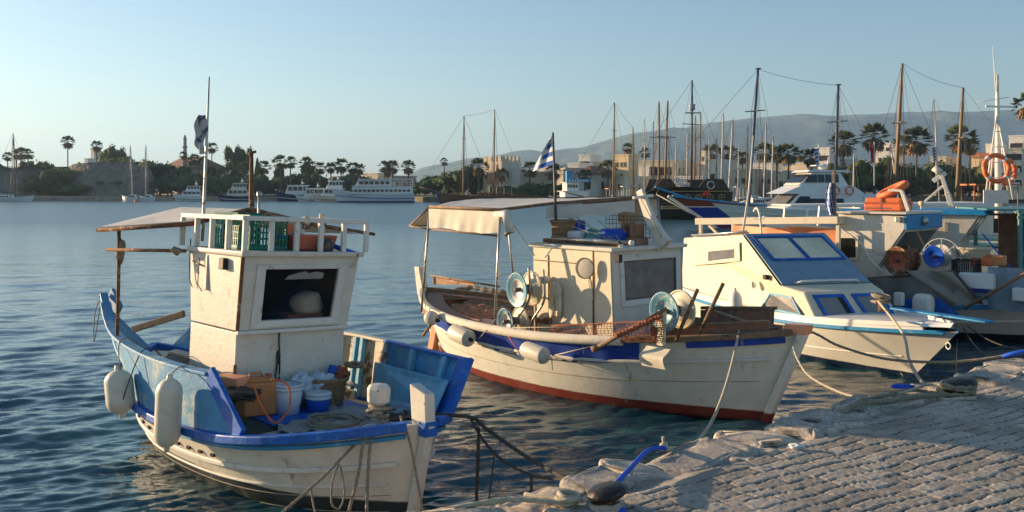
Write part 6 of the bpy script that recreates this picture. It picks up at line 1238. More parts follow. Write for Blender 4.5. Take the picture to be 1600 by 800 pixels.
b = MB(); b.grid(lambda u, v: (lambda p, q: (p.lerp(q, v)+Vector((0, -.022-.012*math.sin(u*70)*v, -.02*math.sin(u*23)*(v > .9)))))(h2.pt(.06+.73*u, .985, -1), h2.pt(.06+.73*u, .80-.035*math.sin(u*3.14), -1)), 90, 6); b.build('canvas_skirt', 'navy', t2)
b = MB(); b.sweep([h2.pt(.06+.73*u, .805-.035*math.sin(u*3.14), -1, .022) for u in np.linspace(0, 1, 30)], [(-.008, -.010), (.008, -.010), (.008, .010), (-.008, .010)]); b.build('skirt_hem', 'peel', t2)
b = MB(); b.grid(lambda u, v: (lambda t_, k: (h2.pt(t_, .82, 1).x, -h2.pt(t_, .82, 1).y*k*.97, h2.pt(t_, .82, 1).z+.03*(1-k*k)))(.0+u*.76, 2*v-1), 30, 8, sm=False); b.build('deck', 'brownpaint', t2)
b = MB(); b.grid(lambda u, v: (lambda t_, k: (h2.pt(t_, .97, 1).x, -h2.pt(t_, .97, 1).y*k*.97, h2.pt(t_, .97, 1).z+.05*(1-k*k)))(.74+u*.25, 2*v-1), 14, 8, sm=False); b.build('foredeck', 'wood', t2)
b = MB()
for sd in (-1, 1): b.sweep(h2.line(.02, .46, 1, sd, 24, -.20, -.03), [(-.13, -.015), (.13, -.015), (.13, .015), (-.13, .015)])
b.build('side_deck', 'brownpaint', t2, .006)
b = MB(); b.sweep([(x_, y_, .80) for x_, y_ in ((.5, .70), (.15, .4), (.02, 0), (.15, -.4), (.5, -.70), (1.2, -.88), (2.2, -.92))], [(-.02, -.05), (.02, -.05), (.02, .05), (-.02, .05)]); b.build('coaming', 'brownpaint', t2, .005)
st = MB(); stem(h2, .14, .07, 0, b=st); p = h2.pt(1, 1, 1)
st.build('stem_post', m, t2, .015)
b = MB(); b.hexa([(p.x-.20, -.09, p.z-.03), (p.x+.09, -.07, p.z-.03), (p.x+.09, .07, p.z-.03), (p.x-.20, .09, p.z-.03), (p.x-.16, -.08, p.z+.07), (p.x+.13, -.06, p.z+.08), (p.x+.13, .06, p.z+.08), (p.x-.16, .08, p.z+.07)]); b.build('stem_cap', 'salmon', t2, .012)
b = MB(); stem(h2, .13, .05, .0, t=0, b=b, fwd=-.02); q = h2.pt(0, 1, 1); b.hexa([(q.x-.12, -.06, q.z-.1), (q.x+.06, -.06, q.z-.1), (q.x+.06, .06, q.z-.1), (q.x-.12, .06, q.z-.1), (q.x-.22, -.055, q.z+.38), (q.x-.05, -.055, q.z+.38), (q.x-.05, .055, q.z+.38), (q.x-.22, .055, q.z+.38)]); b.build('stern_post', 'white', t2, .012)
# bow coaming boards
b = MB(); a0, a1 = H2(1010, 532, 'y', -.72), H2(1140, 508, 'y', -.66); b.bar(h2.pt(.80, 1, -1, -.12, .05), h2.pt(.965, 1, -1, -.05, .05), .03, .13); b.build('bow_coaming', 'brownpaint', t2, .006)
b = MB(); b.bar(h2.pt(.80, 1, -1, -.12, .13), h2.pt(.965, 1, -1, -.05, .13), .07, .03); b.build('coaming_cap', 'wood', t2, .006)
b = MB(); q0, q1 = H2(1100, 484, 'y', .72), H2(1208, 484, 'y', .72); b.hexa([Vector((q0.x, .70, .95)), Vector((q1.x, .70, 1.0)), Vector((q1.x, .74, 1.0)), Vector((q0.x, .74, .95)), q0, q1, q1+Vector((0, .04, 0)), q0+Vector((0, .04, 0))]); b.build('bow_board', 'brownpaint', t2, .006)
b = MB(); b.bar(q0+Vector((-.05, .02, .02)), q1+Vector((.03, .02, .02)), .07, .04); b.build('board_cap', 'wood', t2, .006)
for f in (.0, .45, .97): b = MB(); c = q0.lerp(q1, f); b.bar(c+Vector((0, -.03, -.3)), c+Vector((0, -.03, 0)), .05, .04); b.build('board_post', 'wood', t2, .005)
# cabin 2
cx0, cx1, ya, yb, cz0, cz1 = 3.0, 4.42, -.62, .80, .60, 1.92
F4 = [Vector((cx1+.05, ya+.02, cz0)), Vector((cx1+.05, yb-.02, cz0)), Vector((cx1, yb+.02, cz1)), Vector((cx1, ya-.02, cz1))]
wall_hole(F4, .17, .90, .52, .90, .03, 'front_wall', 'white', t2)
hole = [bil(F4, u, v) for u, v in ((.17, .52), (.90, .52), (.90, .90), (.17, .90))]; outer = [bil(F4, u, v) for u, v in ((.11, .46), (.96, .46), (.96, .96), (.11, .96))]; n = (F4[1]-F4[0]).cross(F4[3]-F4[0]).normalized(); b = MB()
for i in range(4):
    j = (i+1) % 4; b.hexa([outer[i], outer[j], hole[j], hole[i], outer[i]+n*.02, outer[j]+n*.02, hole[j]+n*.01, hole[i]+n*.01])
b.build('window_frame', 'dullwhite', t2, .004)
b = MB(); b.sheet([q-n*.008 for q in hole], .006); b.build('window_pane', 'dirtyglass', t2)
b = MB(); b.frame([q+n*.004 for q in hole], .012, .006); b.build('window_seal', 'rust', t2)
b = MB(); b.hexa([(cx0, ya, cz0), (cx1+.05, ya, cz0), (cx1+.05, ya+.03, cz0), (cx0, ya+.03, cz0), (cx0, ya-.02, cz1), (cx1, ya-.02, cz1), (cx1, ya+.01, cz1), (cx0, ya+.01, cz1)]); b.build('side_wall', 'cream', t2, .004, label='sunlit starboard cabin side in peeling cream paint')
b = MB(); b.hexa([(cx0, yb-.03, cz0), (cx1+.05, yb-.03, cz0), (cx1+.05, yb, cz0), (cx0, yb, cz0), (cx0, yb-.01, cz1), (cx1, yb-.01, cz1), (cx1, yb+.02, cz1), (cx0, yb+.02, cz1)]); b.build('side_wall', 'cream', t2)
b = MB(); b.box(cx0-.02, cx0+.02, ya+.03, yb-.03, cz0, cz1); b.build('rear_wall', 'cream', t2)
b = MB(); b.box(cx0-.06, cx1+.07, ya-.06, yb+.06, cz1, cz1+.05); b.build('roof', 'white', t2, .012)
b = MB(); b.box(cx0+.02, cx0+.05, ya-.012, ya+.0, cz0+.1, cz1-.02); b.box(cx1-.30, cx1-.285, ya-.026, ya-.005, cz0, cz1); b.bar((cx0+.3, ya-.012, cz0+.3), (cx0+.3, ya-.022, cz1-.1), .012, .01); b.bar((cx0+.02, ya-.022, 1.74), (cx1-.3, ya-.022, 1.74), .012, .01); b.build('panel_strip', 'rust', t2)
b = MB(); q = H2(965, 404, 'y', ya-.06); b.box(q.x-.045, q.x+.045, ya-.08, ya-.02, q.z-.05, q.z+.05); b.build('side_lamp', 'fenderblack', t2, .006)
q = H2(915, 419, 'y', ya-.10); b = MB(); b.lathe([(0, 0), (.12, 0), (.135, .006), (.135, .016), (.12, .02), (0, .02)], q, (0.25, -1, 0), 26); b.bar(q+Vector((.05, .02, -.1)), q+Vector((.05, .08, -.4)), .02, .02); b.build('side_mirror', 'cream', t2)
b = MB(); b.lathe([(.13, .018), (.138, .02), (.138, .026), (.13, .026)], q, (0.25, -1, 0), 26); b.build('mirror_rim', 'rust', t2)
# hanging pair of oilskin trousers shape on the side wall
b = MB(); q = H2(868, 462, 'y', ya-.04)
b.blob((q.x, ya-.045, q.z+.06), (.12, .03, .12), 3, .2, 3); b.blob((q.x-.06, ya-.05, q.z-.14), (.055, .035, .18), 3, .2, 4); b.blob((q.x+.07, ya-.05, q.z-.12), (.055, .035, .17), 3, .2, 6); o = solo(b, 'oilskins', 'cream', 'cream oilskin bundle hanging on the sunlit side of the middle cabin', 'clothing', fr=B2)
# roof load
def onroof(px, x_, dz=0): 
    q = H2(px, 380, 'x', x_); return Vector((x_, q.y, cz1+.05+dz))
for i, (pa, pb, zz_, m_) in enumerate([((862, 376), (985, 378), .06, 'steel'), ((850, 384), (968, 386), .02, 'wood'), ((866, 381), (960, 383), .04, 'cwhite')]):
    a = H2(*pa, 'y', -.5+.1*i); c = H2(*pb, 'y', -.5+.1*i); a.z = c.z = cz1+.06+zz_; t = thing('pipe', ['grey steel pipe along the middle cabin roof edge, topmost', 'wooden pole along the middle cabin roof edge, lowest', 'white pipe along the middle cabin roof edge, between pole and steel pipe'][i], 'pipe', B2)
    b = MB(); b.tube([a, c], .028, 10); b.build('body', m_, t); b = MB(); d = (c-a).normalized(); b.tube([c, c+d*.04], .034, 10); b.build('end_cap', 'cwhite', t)
basket(sub(B2, H2(880, 379, 'y', -.25)*1.0+Vector((0, 0, .0))), .15, .17, .30, 'tall wicker basket on the middle cabin roof beside the flagpole')
def boxy(p, s_, m_, nm, label, cat, fr_=None, rz=0, bev=.02):
    b = MB(); b.box(-s_[0]/2, s_[0]/2, -s_[1]/2, s_[1]/2, 0, s_[2]); return solo(b, nm, m_, label, cat, fr=sub(fr_ or B2, p, rz), bevel=bev)
def rp(px, y_, dz=.0): q = H2(px, 372, 'y', y_); return Vector((q.x, y_, cz1+.05+dz))
boxy(rp(893, .05), (.34, .25, .30), 'navy', 'canvas_box', 'dark blue canvas wrapped box on the middle cabin roof', 'box', bev=.03)
boxy(rp(905, -.2), (.26, .24, .17), 'bucket', 'plastic_box', 'pale grey plastic box on the middle cabin roof', 'box', bev=.03)
b = MB(); b.blob((0, 0, .09), (.20, .14, .10), 3, .3, 3); solo(b, 'dark_bundle', 'teal', 'dark teal bundle between the grey box and the blue drum on the roof', 'bundle', fr=sub(B2, rp(934, -.15)))
b = MB(); b.tube([(-.16, 0, .11), (.16, 0, .11)], .11, 18); solo(b, 'drum', 'deepblue', 'deep blue drum lying on the middle cabin roof', 'drum', fr=sub(B2, rp(958, -.1), 1.2), bevel=.01)
b = MB(); b.box(-.18, .18, -.12, .12, 0, .10); b.box(-.10, -.04, -.12, .12, .10, .30); b.box(.05, .11, -.12, .12, .10, .28); solo(b, 'wooden_chock', 'brownpaint', 'brown wooden chock with two uprights at the front of the middle cabin roof', 'chock', fr=sub(B2, rp(988, .1)), bevel=.008)
# curved white samson post with cross piece
P0 = H2(1040, 382, 'y', .28); P0.z = cz1+.05; P1 = H2(1018, 345, 'y', .28); P2_ = H2(1000, 297, 'y', .28); b = MB()
cur = catmull([P0, P1, P2_], 8); b.sweep(cur, [(-.035, -.07), (.035, -.07), (.035, .07), (-.035, .07)], up=(1, 0, .3), scale=[1.7-.9*(i/16)**.5 for i in range(17)]); b.build('samson_post', 'white', t2, .012)
b = MB(); c = H2(1005, 308, 'y', .28); b.bar(c+Vector((0, -.20, -.01)), c+Vector((0, .20, .02)), .05, .04); b.build('cross_piece', 'dullwhite', t2, .01)
# canopy
A = Vector((1.1, -1.0, 2.45)); Bc = Vector((2.72, -1.0, 2.43)); Cc = Vector((3.85, 1.0, 2.60)); D = Vector((.55, 1.0, 2.55)); E_ = H2(640, 353, 'y', -.95); G_ = Vector((E_.x-.2, 1.0, 2.15)); K = Vector((3.1, -.3, 2.52))
b = MB()
def can(u, v):
    p = A.lerp(Bc.lerp(Bc+Vector((.35, 0, .04)), v*0), u).lerp(D.lerp(Cc, u), v); p.z += .05*math.sin(math.pi*v)-.03*math.sin(math.pi*u)*math.sin(math.pi*v)+.012*noise.noise(Vector((u*9, v*6, 0))); return p
b.grid(can, 24, 16); b.v += [(x, y, z-.02) for x, y, z in b.v]; nf = len(b.f); b.f += [[i+25*17 for i in f][::-1] for f in b.f]; b.m += b.m; b.s += b.s; b.build('canopy', 'greycanvas', t2)
b = MB(); b.grid(lambda u, v: A.lerp(E_, u).lerp(D.lerp(G_, u), v)+Vector((0, 0, -.04*math.sin(u*3.14))), 8, 8); b.build('canopy_flap', 'canvas', t2)
b = MB(); b.grid(lambda u, v: A.lerp(Bc, u)+Vector((0, -.02-.010*math.sin(u*17)*v-.006*math.sin(u*41+v*2)*v, -.03-(.30-.02*math.sin(u*7))*v)), 50, 8); b.build('side_curtain', 'canvas', t2)
b = MB(); b.grid(lambda u, v: Cc.lerp(Cc+Vector((-.75, .0, -.02)), u)+Vector((0, .015*math.sin(u*25), -.36*v)), 24, 6); b.build('side_curtain', 'canvas', t2)
b = MB(); q = Bc.lerp(Cc, .28); q2 = Bc.lerp(Cc, .85); b.grid(lambda u, v: q.lerp(q2, u)+Vector((.0, 0, -.02-.17*v+.02*math.sin(u*16)*v)), 20, 5); b.build('front_valance', 'greycanvas', t2)
b = MB(); b.tube([Bc+Vector((-.12, .02, -.07)), Bc+Vector((.10, .02, -.05)), Bc+Vector((.22, .0, -.30)), Bc+Vector((.12, 0, -.34))], .07, 9, rr=[.7, 1, .9, .5]); b.build('rolled_canvas', 'fender', t2)
b = MB(); b.tube([A, Bc, K, Cc], .022, 8); b.tube([A, D, Cc], .02, 8); b.tube([A, E_, G_, D], .018, 8); b.build('canopy_rail', 'wood', t2)
b = MB(); b.tube([A+Vector((0, 0, -.34)), Bc+Vector((0, -.02, -.36))], .016, 7); b.tube([A+Vector((0, 0, -.34)), E_], .014, 7); b.build('curtain_pole', 'wood', t2)
for top_, bx, by in ((A, 1.02, -1.10), (Bc, 2.80, -1.17), (D, .7, 1.1), (Cc, 3.9, 1.15)):
    b = MB(); b.tube([top_, (bx, by, .86)], .018, 8); b.build('canopy_post', 'steel', t2)
b = MB(); a = H2(672, 430, 'y', -1.04); c = H2(780, 448, 'y', -1.1); b.tube([a, c], .015, 7); b.build('side_rail', 'wood', t2); b = MB(); c2 = a.lerp(c, .62); b.hexa([a+Vector((0, .05, -.14)), c2+Vector((0, .05, -.05)), c2+Vector((0, .07, -.05)), a+Vector((0, .07, -.14)), a+Vector((0, .05, -.03)), c2+Vector((0, .05, .0)), c2+Vector((0, .07, 0)), a+Vector((0, .07, -.03))]); b.build('side_board', 'varnish', t2)
b = MB(); 
for i in range(15): b.tube([Vector((2.9+i*.07, .95, 2.0)), Vector((2.9+i*.07, .95, 2.32))], .004, 4)
for i in range(6): b.tube([Vector((2.9, .95, 2.02+i*.06)), Vector((3.9, .95, 2.02+i*.06))], .004, 4)
b.build('wire_fence', 'rust', t2)
wires(t2, [[H2(965, 378, 'y', -.3), H2(868, 345, 'y', -.3)], [H2(968, 378, 'y', -.3), H2(880, 335, 'y', -.1)], [H2(966, 378, 'y', -.3), H2(900, 340, 'y', 0)], [H2(972, 378, 'y', -.3), H2(935, 345, 'y', .3)], [P0, H2(1000, 308, 'y', .0)], [H2(795, 340, 'y', -1), H2(836, 400, 'y', -.7)]], .006, 'guy_line', 'ropelight')
# flagpole + Greek flag
fa = H2(870, 392, 'y', -.35); fb = H2(864, 207, 'y', -.35); fa.z = cz1; b = MB(); b.tube([fa, fb], .02, 8, rr=[1.1, .7]); b.build('flagstaff', 'dsteel', t2)
f1 = H2(866, 257, 'y', -.35); tip = H2(832, 262, 'y', -.55)
ldir = (H2(832, 258, 'y', -.35)-H2(866, 250, 'y', -.35)).normalized(); wmax = (H2(832, 258, 'y', -.35)-H2(866, 250, 'y', -.35)).length
def flg(u, v):   # u from hoist to fly, v from top to bottom
    hp = fb.lerp(f1, v); w_ = wmax*(.10+.90*v**.85); p = hp+ldir*(w_*u)+Vector((0, 0, -.05*u*(1-v)-.03*u*u))
    return p+Vector((.035, -.035, 0))*math.sin(u*7+v*3)*u
b = MB(); b.grid(flg, 14, 21, mif=lambda u, v: 0 if (int(v*7) % 2 == 0 and u < .80-.25*(1-v)) or (u > .9 and v < .5) else 1)
b.build('flag', ['flagblue', 'flagwhite'], t2)
# net hauler reels
def reel(fr_, c, r, gap, ax, label_mats, t, hub='dsteel'):
    ax = Vector(ax).normalized(); c = Vector(c)
    for k_, (mm, m2) in enumerate(label_mats):
        o = c+ax*(gap*k_); s_ = -1 if k_ == 0 else 1
        b = MB(); b.lathe([(.02, .05*s_*-1), (r*.35, .045*s_*-1), (r*.55, .02*s_*-1), (r*.62, .0), (r*.86, .0), (r*.95, .018*s_), (r, .014*s_), (r, .0), (r*.93, -.012*s_*.5)], o, ax, 30, mis=[1, 1, 1, 0, 0, 0, 0, 0] if k_ == 0 else None); b.build('reel_disc', [mm, m2], t)
    b = MB(); b.lathe([(0, -.035), (.028, -.035), (.028, .02)], c, ax, 12); b.tube([c, c+ax*(gap+.12)], .03, 10); b.lathe([(r*.25, .05), (r*.30, gap*.5), (r*.25, gap-.03)], c, ax, 16); b.build('reel_hub', hub, t)
hl = thing('net_hauler', 'aft net hauler with two stacked pairs of blue and white reels on curved pipes', 'net hauler', B2)
ax1 = (.12, 1, .02)
reel(B2, H2(808, 453, 'y', -1.08), .235, .24, ax1, [('plateblue', 'cwhite'), ('cream', 'cream')], hl)
reel(B2, H2(790, 503, 'y', -1.05), .19, .24, ax1, [('plateblue', 'cwhite'), ('cream', 'cream')], hl)
for (o1, o2) in ((0, 0), (23, 3)):
    b = MB(); b.tube(catmull([H2(826+o1, 418+o2, 'y', -1.0+o1*.008), H2(828+o1, 445+o2, 'y', -1.0+o1*.008), H2(826+o1, 470+o2, 'y', -1.0+o1*.008), H2(808+o1, 500+o2, 'y', -1.0+o1*.008), H2(806+o1, 530, 'y', -1.0+o1*.008)], 6), .016, 8); b.build('curved_pipe', 'steel', hl)
b = MB(); q = H2(845, 438, 'y', -.8); b.lathe([(0, 0), (.05, 0), (.05, .14), (0, .14)], q, ax1, 14); b.build('motor', 'dullwhite', hl)
b = MB(); q = H2(838, 500, 'y', -.8); b.lathe([(0, 0), (.045, 0), (.045, .22), (0, .22)], q, (.9, .3, 0), 14); b.build('motor', 'rust', hl)
hl2 = thing('net_hauler', 'bow net hauler with a light blue reel and a cream reel beside two leaning poles', 'net hauler', B2)
reel(B2, H2(1038, 487, 'y', -.95), .23, .26, (.10, 1, .02), [('plateblue', 'plateblue'), ('cream', 'cream')], hl2)
b = MB(); q = H2(1033, 540, 'y', -1.0); b.bar(q, H2(1035, 485, 'y', -1.0), .05, .09); b.build('bracket', 'cream', hl2, .006)
for pa, pb, k_ in (((1056, 532), (1090, 452), 0), ((1092, 522), (1130, 443), 1)):
    a = H2(*pa, 'y', -.85); c = H2(*pb, 'y', -.85); b = MB(); b.tube([a, c], .022, 8); solo(b, 'pole', 'wood', ['leaning brown pole at the bow of the middle boat, left of two', 'leaning brown pole at the bow of the middle boat, right of two'][k_], 'pole', fr=B2, group='leaning poles')
a = H2(930, 545, 'y', -1.42); c = H2(1042, 482, 'y', -1.0); b = MB(); b.tube([a, c], .028, 9, rr=[1, .8]); b.blob(a, (.05, .05, .04), 2, .2); solo(b, 'boom_pole', 'wood', 'slanting light wooden pole tangled with red net over the rail', 'pole', fr=B2)
b = MB()
def nt_(u, v):
    p = H2(862+175*u, 509-8*u+(12+34*u)*v*(1-.3*u), 'y', -1.15+.1*v); p.y += .02*math.sin(u*30+v*9); return p
n_u, n_v = 34, 9
for i in range(n_u+1): b.tube([nt_(i/n_u, j/4) for j in range(5)], .004, 3)
for j in range(n_v+1): b.tube([nt_(i/16, j/n_v) for i in range(17)], .004, 3)
b.tube([nt_(i/12, 0) for i in range(13)], .010, 6); solo(b, 'fishing_net', 'net', 'red brown net hanging over the slanting pole and the rail', 'net', fr=B2)
b = MB()
for q_ in range(14):
    a_ = H2(965+q_*5, 524-q_*2.2, 'y', -1.35+q_*.02); b.blob((a_.x, a_.y, a_.z), (.035, .03, .03), 2, .3, q_)
solo(b, 'net_bunch', 'net', 'reddish net bunched along the slanting pole', 'net', fr=B2)
# cut half pipe over the side
q = H2(1030, 555, 'y', -1.05); b = MB()
b.grid(lambda u, v: (q.x-.17+.34*v, q.y-.05-.10*math.sin(u*2.9-.3), q.z+.14-.30*u-.05*math.cos(u*4)), 16, 3); b.v += [(x, y+.012, z) for x, y, z in b.v]; b.f += [[i+17*4 for i in f][::-1] for f in b.f]; b.m += b.m; b.s += b.s
solo(b, 'half_pipe', 'canvas', 'curved cut piece of cream plastic hung over the bow rail of the middle boat', 'plastic guard', fr=B2)
# aft nets
b = MB(); b.grid(lambda u, v: (.12+1.45*u, (-.72+1.44*v)*(1-.45*(1-u)**2), .74+.10*math.sin(math.pi*u)*math.sin(math.pi*v)+.05*noise.noise(Vector((u*8, v*8, 1)))+.03*noise.noise(Vector((u*22, v*22, 4)))), 60, 46)
solo(b, 'fishing_net', 'netpale', 'sandy brown fishing net heaped in the stern of the middle boat', 'net', fr=B2)
b = MB(); b.tube(catmull([(-.4, .5, .92), (-.1, .75, 1.0), (.3, .85, .98), (.7, 1.0, .95), (1.2, 1.05, .92), (1.6, 1.05, .9)], 8), .04, 8, rr=[1+.3*math.sin(i*1.9) for i in range(41)]); solo(b, 'rope_bundle', 'rope', 'bundled rope along the far stern rail of the middle boat', 'rope', fr=B2)
boxy(Vector((.85, 1.12, .88)), (.12, .10, .14), 'brownpaint', 'wood_block', 'brown wooden block on the far rail of the middle boat', 'block', rz=.3)
boxy(H2(770, 505, 'y', -.7), (.5, .3, .03), 'varnish', 'plank', 'varnished plank lying by the lower reel', 'plank', rz=.2, bev=.004)
fender(B2, H2(674, 497, 'y', -1.28), .22, .105, (1, .2, -.2), 'small round fender at the stern quarter of the middle boat', cap='fenderblack', taper=.9)
fender(B2, H2(721, 524, 'y', -1.40), .44, .115, (1, -.1, -.12), 'cream cylindrical fender lying along the blue skirt, with a black end', cap='fenderblack', taper=.35)
fender(B2, H2(836, 551, 'y', -1.46), .46, .105, (1, -.05, -.10), 'white cylindrical fender low on the blue skirt, amidships', taper=.7)
for k_, (pts, mm, lb) in enumerate([([H2(812, 552, 'y', -1.46), H2(785, 512, 'y', -1.2)], 'ropeorange', 'thin orange line from the rail to the midship fender'), ([H2(863, 556, 'y', -1.46), H2(930, 540, 'y', -1.42)], 'ropelight', 'pale line from the midship fender to the slanting pole'), ([H2(862, 557, 'y', -1.47), H2(863, 578, 'y', -1.47)], 'ropelight', 'loose pale end hanging below the midship fender'), ([H2(748, 530, 'y', -1.40), H2(782, 490, 'y', -1.2)], 'ropelight', 'line from the black ended fender up to the canopy post'), ([H2(785, 512, 'y', -1.15), H2(905, 511, 'y', -1.15)], 'ropelight', 'pale line stretched along the top of the middle boat rail'), ([Vector((1.1, -1.06, 2.1)), H2(655, 420, 'y', -1.3), H2(665, 480, 'y', -1.15)], 'ropelight', 'thin line from the canopy corner to the stern quarter')]):
    b = MB(); b.tube(pts, .007, 5); solo(b, 'line', mm, lb, 'line', fr=B2)
# rudder / ladder stumps at the stern
b = MB(); b.bar(H2(683, 505, 'y', -.3), H2(674, 530, 'y', -.3)+Vector((0, 0, -.25)), .10, .14); b.build('rudder', 'salmon', t2, .01)
b = MB(); b.tube([H2(675, 505, 'y', -.5), H2(661, 524, 'y', -.5)], .025, 7); b.build('tiller_arm', 'wood', t2)
# ================================================================== third boat
B3 = bowframe((5.76, 12.9), (.24, -.97), 6, 0); H3 = B3.hit
t3 = thing('cabin_cruiser', 'small white cabin cruiser with blue window frames and a sloping blue windscreen panel', 'boat', B3)
h3 = Hull(6, 1.13, .5, 2.6, 2.5, .62, .60, .80, .5, .92, .0, .30, .80, .86, keel=-.4)
m = mat('cruiser_hull_white', (.72, .70, .62), .35, var=.05, dirt=(.40, .36, .28), damt=.22, dsc=3, dedge=.3, streak=(.45, .40, .30), samt=.12, zband=[(.08, (.012, .025, .06))], coat=.15)
h3.mesh(56, 16).build('hull', m, t3)
h3.rail(.0, .985, .05, .055, .985, .02).build('rub_strip', 'midblue', t3, .01)
b = MB()
for sd in (-1, 1): b.sweep(h3.line(0, .955, 1, sd, 40, -.02, .055), [(-.03, -.06), (.03, -.06), (.02, .06), (-.03, .06)])
b.build('toe_rail', 'clean', t3, .012)
h3.rail(.05, .95, .014, .018, .62, .004).build('moulding', 'cwhite', t3, .005)
h3.deck(0, .985, -.06, .02, .06, 24).build('deck', 'clean', t3)
b = MB(); y_ = .88; za, zbb = .62, 1.72
b.add([(.1, -y_, .6), (5.0, -y_*.72, .66), (4.72, -y_*.74, .68), (4.30, -y_*.80, 1.05), (3.87, -y_*.9, 1.12), (2.57, -y_*.9, 1.90), (.1, -y_*.9, 1.72)] , [])
prof = [(.1, .6), (4.78, .64), (4.36, 1.07), (3.87, 1.13), (2.57, 1.90), (.1, 1.72)]
wds = [.90, .76, .72, .86, .84, .84]
L1 = [Vector((x_, -w_, z_)) for (x_, z_), w_ in zip(prof, wds)]; R1 = [Vector((x_, w_, z_)) for (x_, z_), w_ in zip(prof, wds)]
b = MB(); b.add(L1+R1, [(0, 1, 2, 3, 4, 5), (11, 10, 9, 8, 7, 6), (0, 6, 7, 1), (1, 7, 8, 2), (2, 8, 9, 3), (4, 10, 11, 5), (0, 5, 11, 6)]); b.build('cabin', 'cream', t3, .03, 3)
Q = [L1[3], R1[3], R1[4], L1[4]]; n = (Q[1]-Q[0]).cross(Q[3]-Q[0]).normalized()
M['bluegrey'] = mat('blue_grey_panel_paint', (.19, .29, .37), .45, var=.08, dirt=(.25, .30, .34), damt=.15, dsc=4, dedge=.3)
b = MB(); pnl = [q+n*.004 for q in (bil(Q, 0.02, 0), bil(Q, .98, 0), bil(Q, .98, 1), bil(Q, .02, 1))]; b.sheet([p+n*.022 for p in pnl], .022); b.build('windscreen_panel', 'bluegrey', t3, .006)
for (u0, u1) in ((.12, .47), (.53, .88)):
    sh = .0; w4 = [bil(Q, u, v)+n*.03 for u, v in ((u0+.03, .48), (u1+.03, .48), (u1, .88), (u0, .88))]
    b = MB(); b.frame([bil(Q, u, v)+n*.030 for u, v in ((u0-.02, .43), (u1+.06, .43), (u1+.03, .93), (u0-.05, .93))], .045, .02); f = b.build('window_frame', 'blue', t3, .004)
    b = MB(); b.sheet([p+n*.004 for p in w4], .004); b.build('pane', 'dirtyglass' if False else mat('glass_painted_sunlit', (.78, .68, .47), .08, var=.2, vs_=2, dirt=(.48, .40, .27), damt=.3, dsc=4, dedge=.4, spec=.6), f)  # bright beige pane colour stands in for a sunlit interior behind the glass
# lower front windows
Q = [L1[1], R1[1], R1[2], L1[2]]; n = (Q[1]-Q[0]).cross(Q[3]-Q[0]).normalized()
for (u0, u1) in ((.08, .50), (.56, .96)):
    c4 = [bil(Q, u, v)+n*.004 for u, v in ((u0+.04, .12), (u1, .12), (u1-.03, .88), (u0, .88))]
    b = MB(); b.frame(c4, .065, .022); f = b.build('window_frame', 'blue', t3, .012, 3)
    b = MB(); b.sheet([p+n*.008 for p in c4], .006); b.build('pane', 'glass', f)
    b = MB(); b.grid(lambda u, v: bil([p+n*.0095 for p in c4], .1+u*(.62 if u0 < .3 else .8), .1+.8*v)+n*.003*math.sin(u*60), 40, 2); b.build('curtain', 'curtain', f)
# starboard lower window
sw = [H3(px, py, 'y', -.87) for px, py in ((1187, 497), (1280, 500), (1252, 462), (1203, 460))]
for p in sw: p.y = -.885+.02*(p.z-.6)
sw[0].x += .15; sw[3].x += 0
sw = [Vector((3.35, -.905, .70)), Vector((4.45, -.80, .70)), Vector((4.18, -.815, .98)), Vector((3.62, -.89, .98))]
n = Vector((.03, -1, .02)).normalized(); b = MB(); b.frame([p+n*.006 for p in sw], .04, .016); f = b.build('window_frame', 'innerblue', t3, .004); b = MB(); b.sheet([p+n*.010 for p in sw], .004); b.build('pane', 'dirtyglass', f)
# upper side hatch
hx = [H3(px, py, 'y', -.86) for px, py in ((1085, 415), (1158, 408), (1157, 378), (1085, 386))]
b = MB(); n = Vector((0, -1, 0)); c4 = [Vector((p.x, -.875, p.z)) for p in hx]; b.sheet([p+n*.012 for p in c4], .014); hd_ = b.build('side_hatch', 'cream', t3, .008)
wq = [Vector((H3(px, py, 'y', -.88).x, -.890, H3(px, py, 'y', -.88).z)) for px, py in ((1107, 408), (1148, 403), (1148, 389), (1107, 393))]
b = MB(); b.sheet(wq, .006); b.build('hatch_window', 'dirtyglass', hd_)
q = H3(1178, 445, 'y', -.9); b = MB(); b.lathe([(0, 0), (.055, 0), (.075, .004), (.078, .014), (.06, .018)], (q.x, -.895, q.z), (0, -1, 0), 22); b.lathe([(0, .012), (.055, .012)], (q.x, -.895, q.z), (0, -1, 0), 22, mi=1); b.build('porthole', ['clean', 'dirtyglass'], t3)
q = H3(1198, 433, 'y', -.9); b = MB(); b.box(q.x-.05, q.x+.05, -.95, -.88, q.z-.04, q.z+.04); b.build('side_lamp', 'fenderblack', t3, .005)
b = MB(); b.tube([(3.9, -.6, 1.16), (3.98, -.5, 1.20), (4.0, .0, 1.21), (3.98, .5, 1.20), (3.9, .6, 1.16)], .018, 7); b.build('grab_rail', 'cwhite', t3)
b = MB(); a = H3(1070, 372, 'y', -.6); b.tube([Vector((.3, -.75, 1.78)), Vector((1.4, -.75, 1.86)), Vector((2.5, -.72, 1.96))], .02, 8); b.tube([Vector((.2, -.65, 1.74)), Vector((2.4, -.62, 1.93))], .016, 8); b.build('roof_pipe', 'steel', t3)
q = H3(1160, 368, 'y', -.6); q2 = H3(1170, 300, 'y', -.6); b = MB(); b.tube([q, q2+Vector((0, 0, .0)), H3(1177, 212, 'y', -.6)], .018, 7, rr=[1.3, 1, .5]); b.build('aerial', 'cwhite', t3)
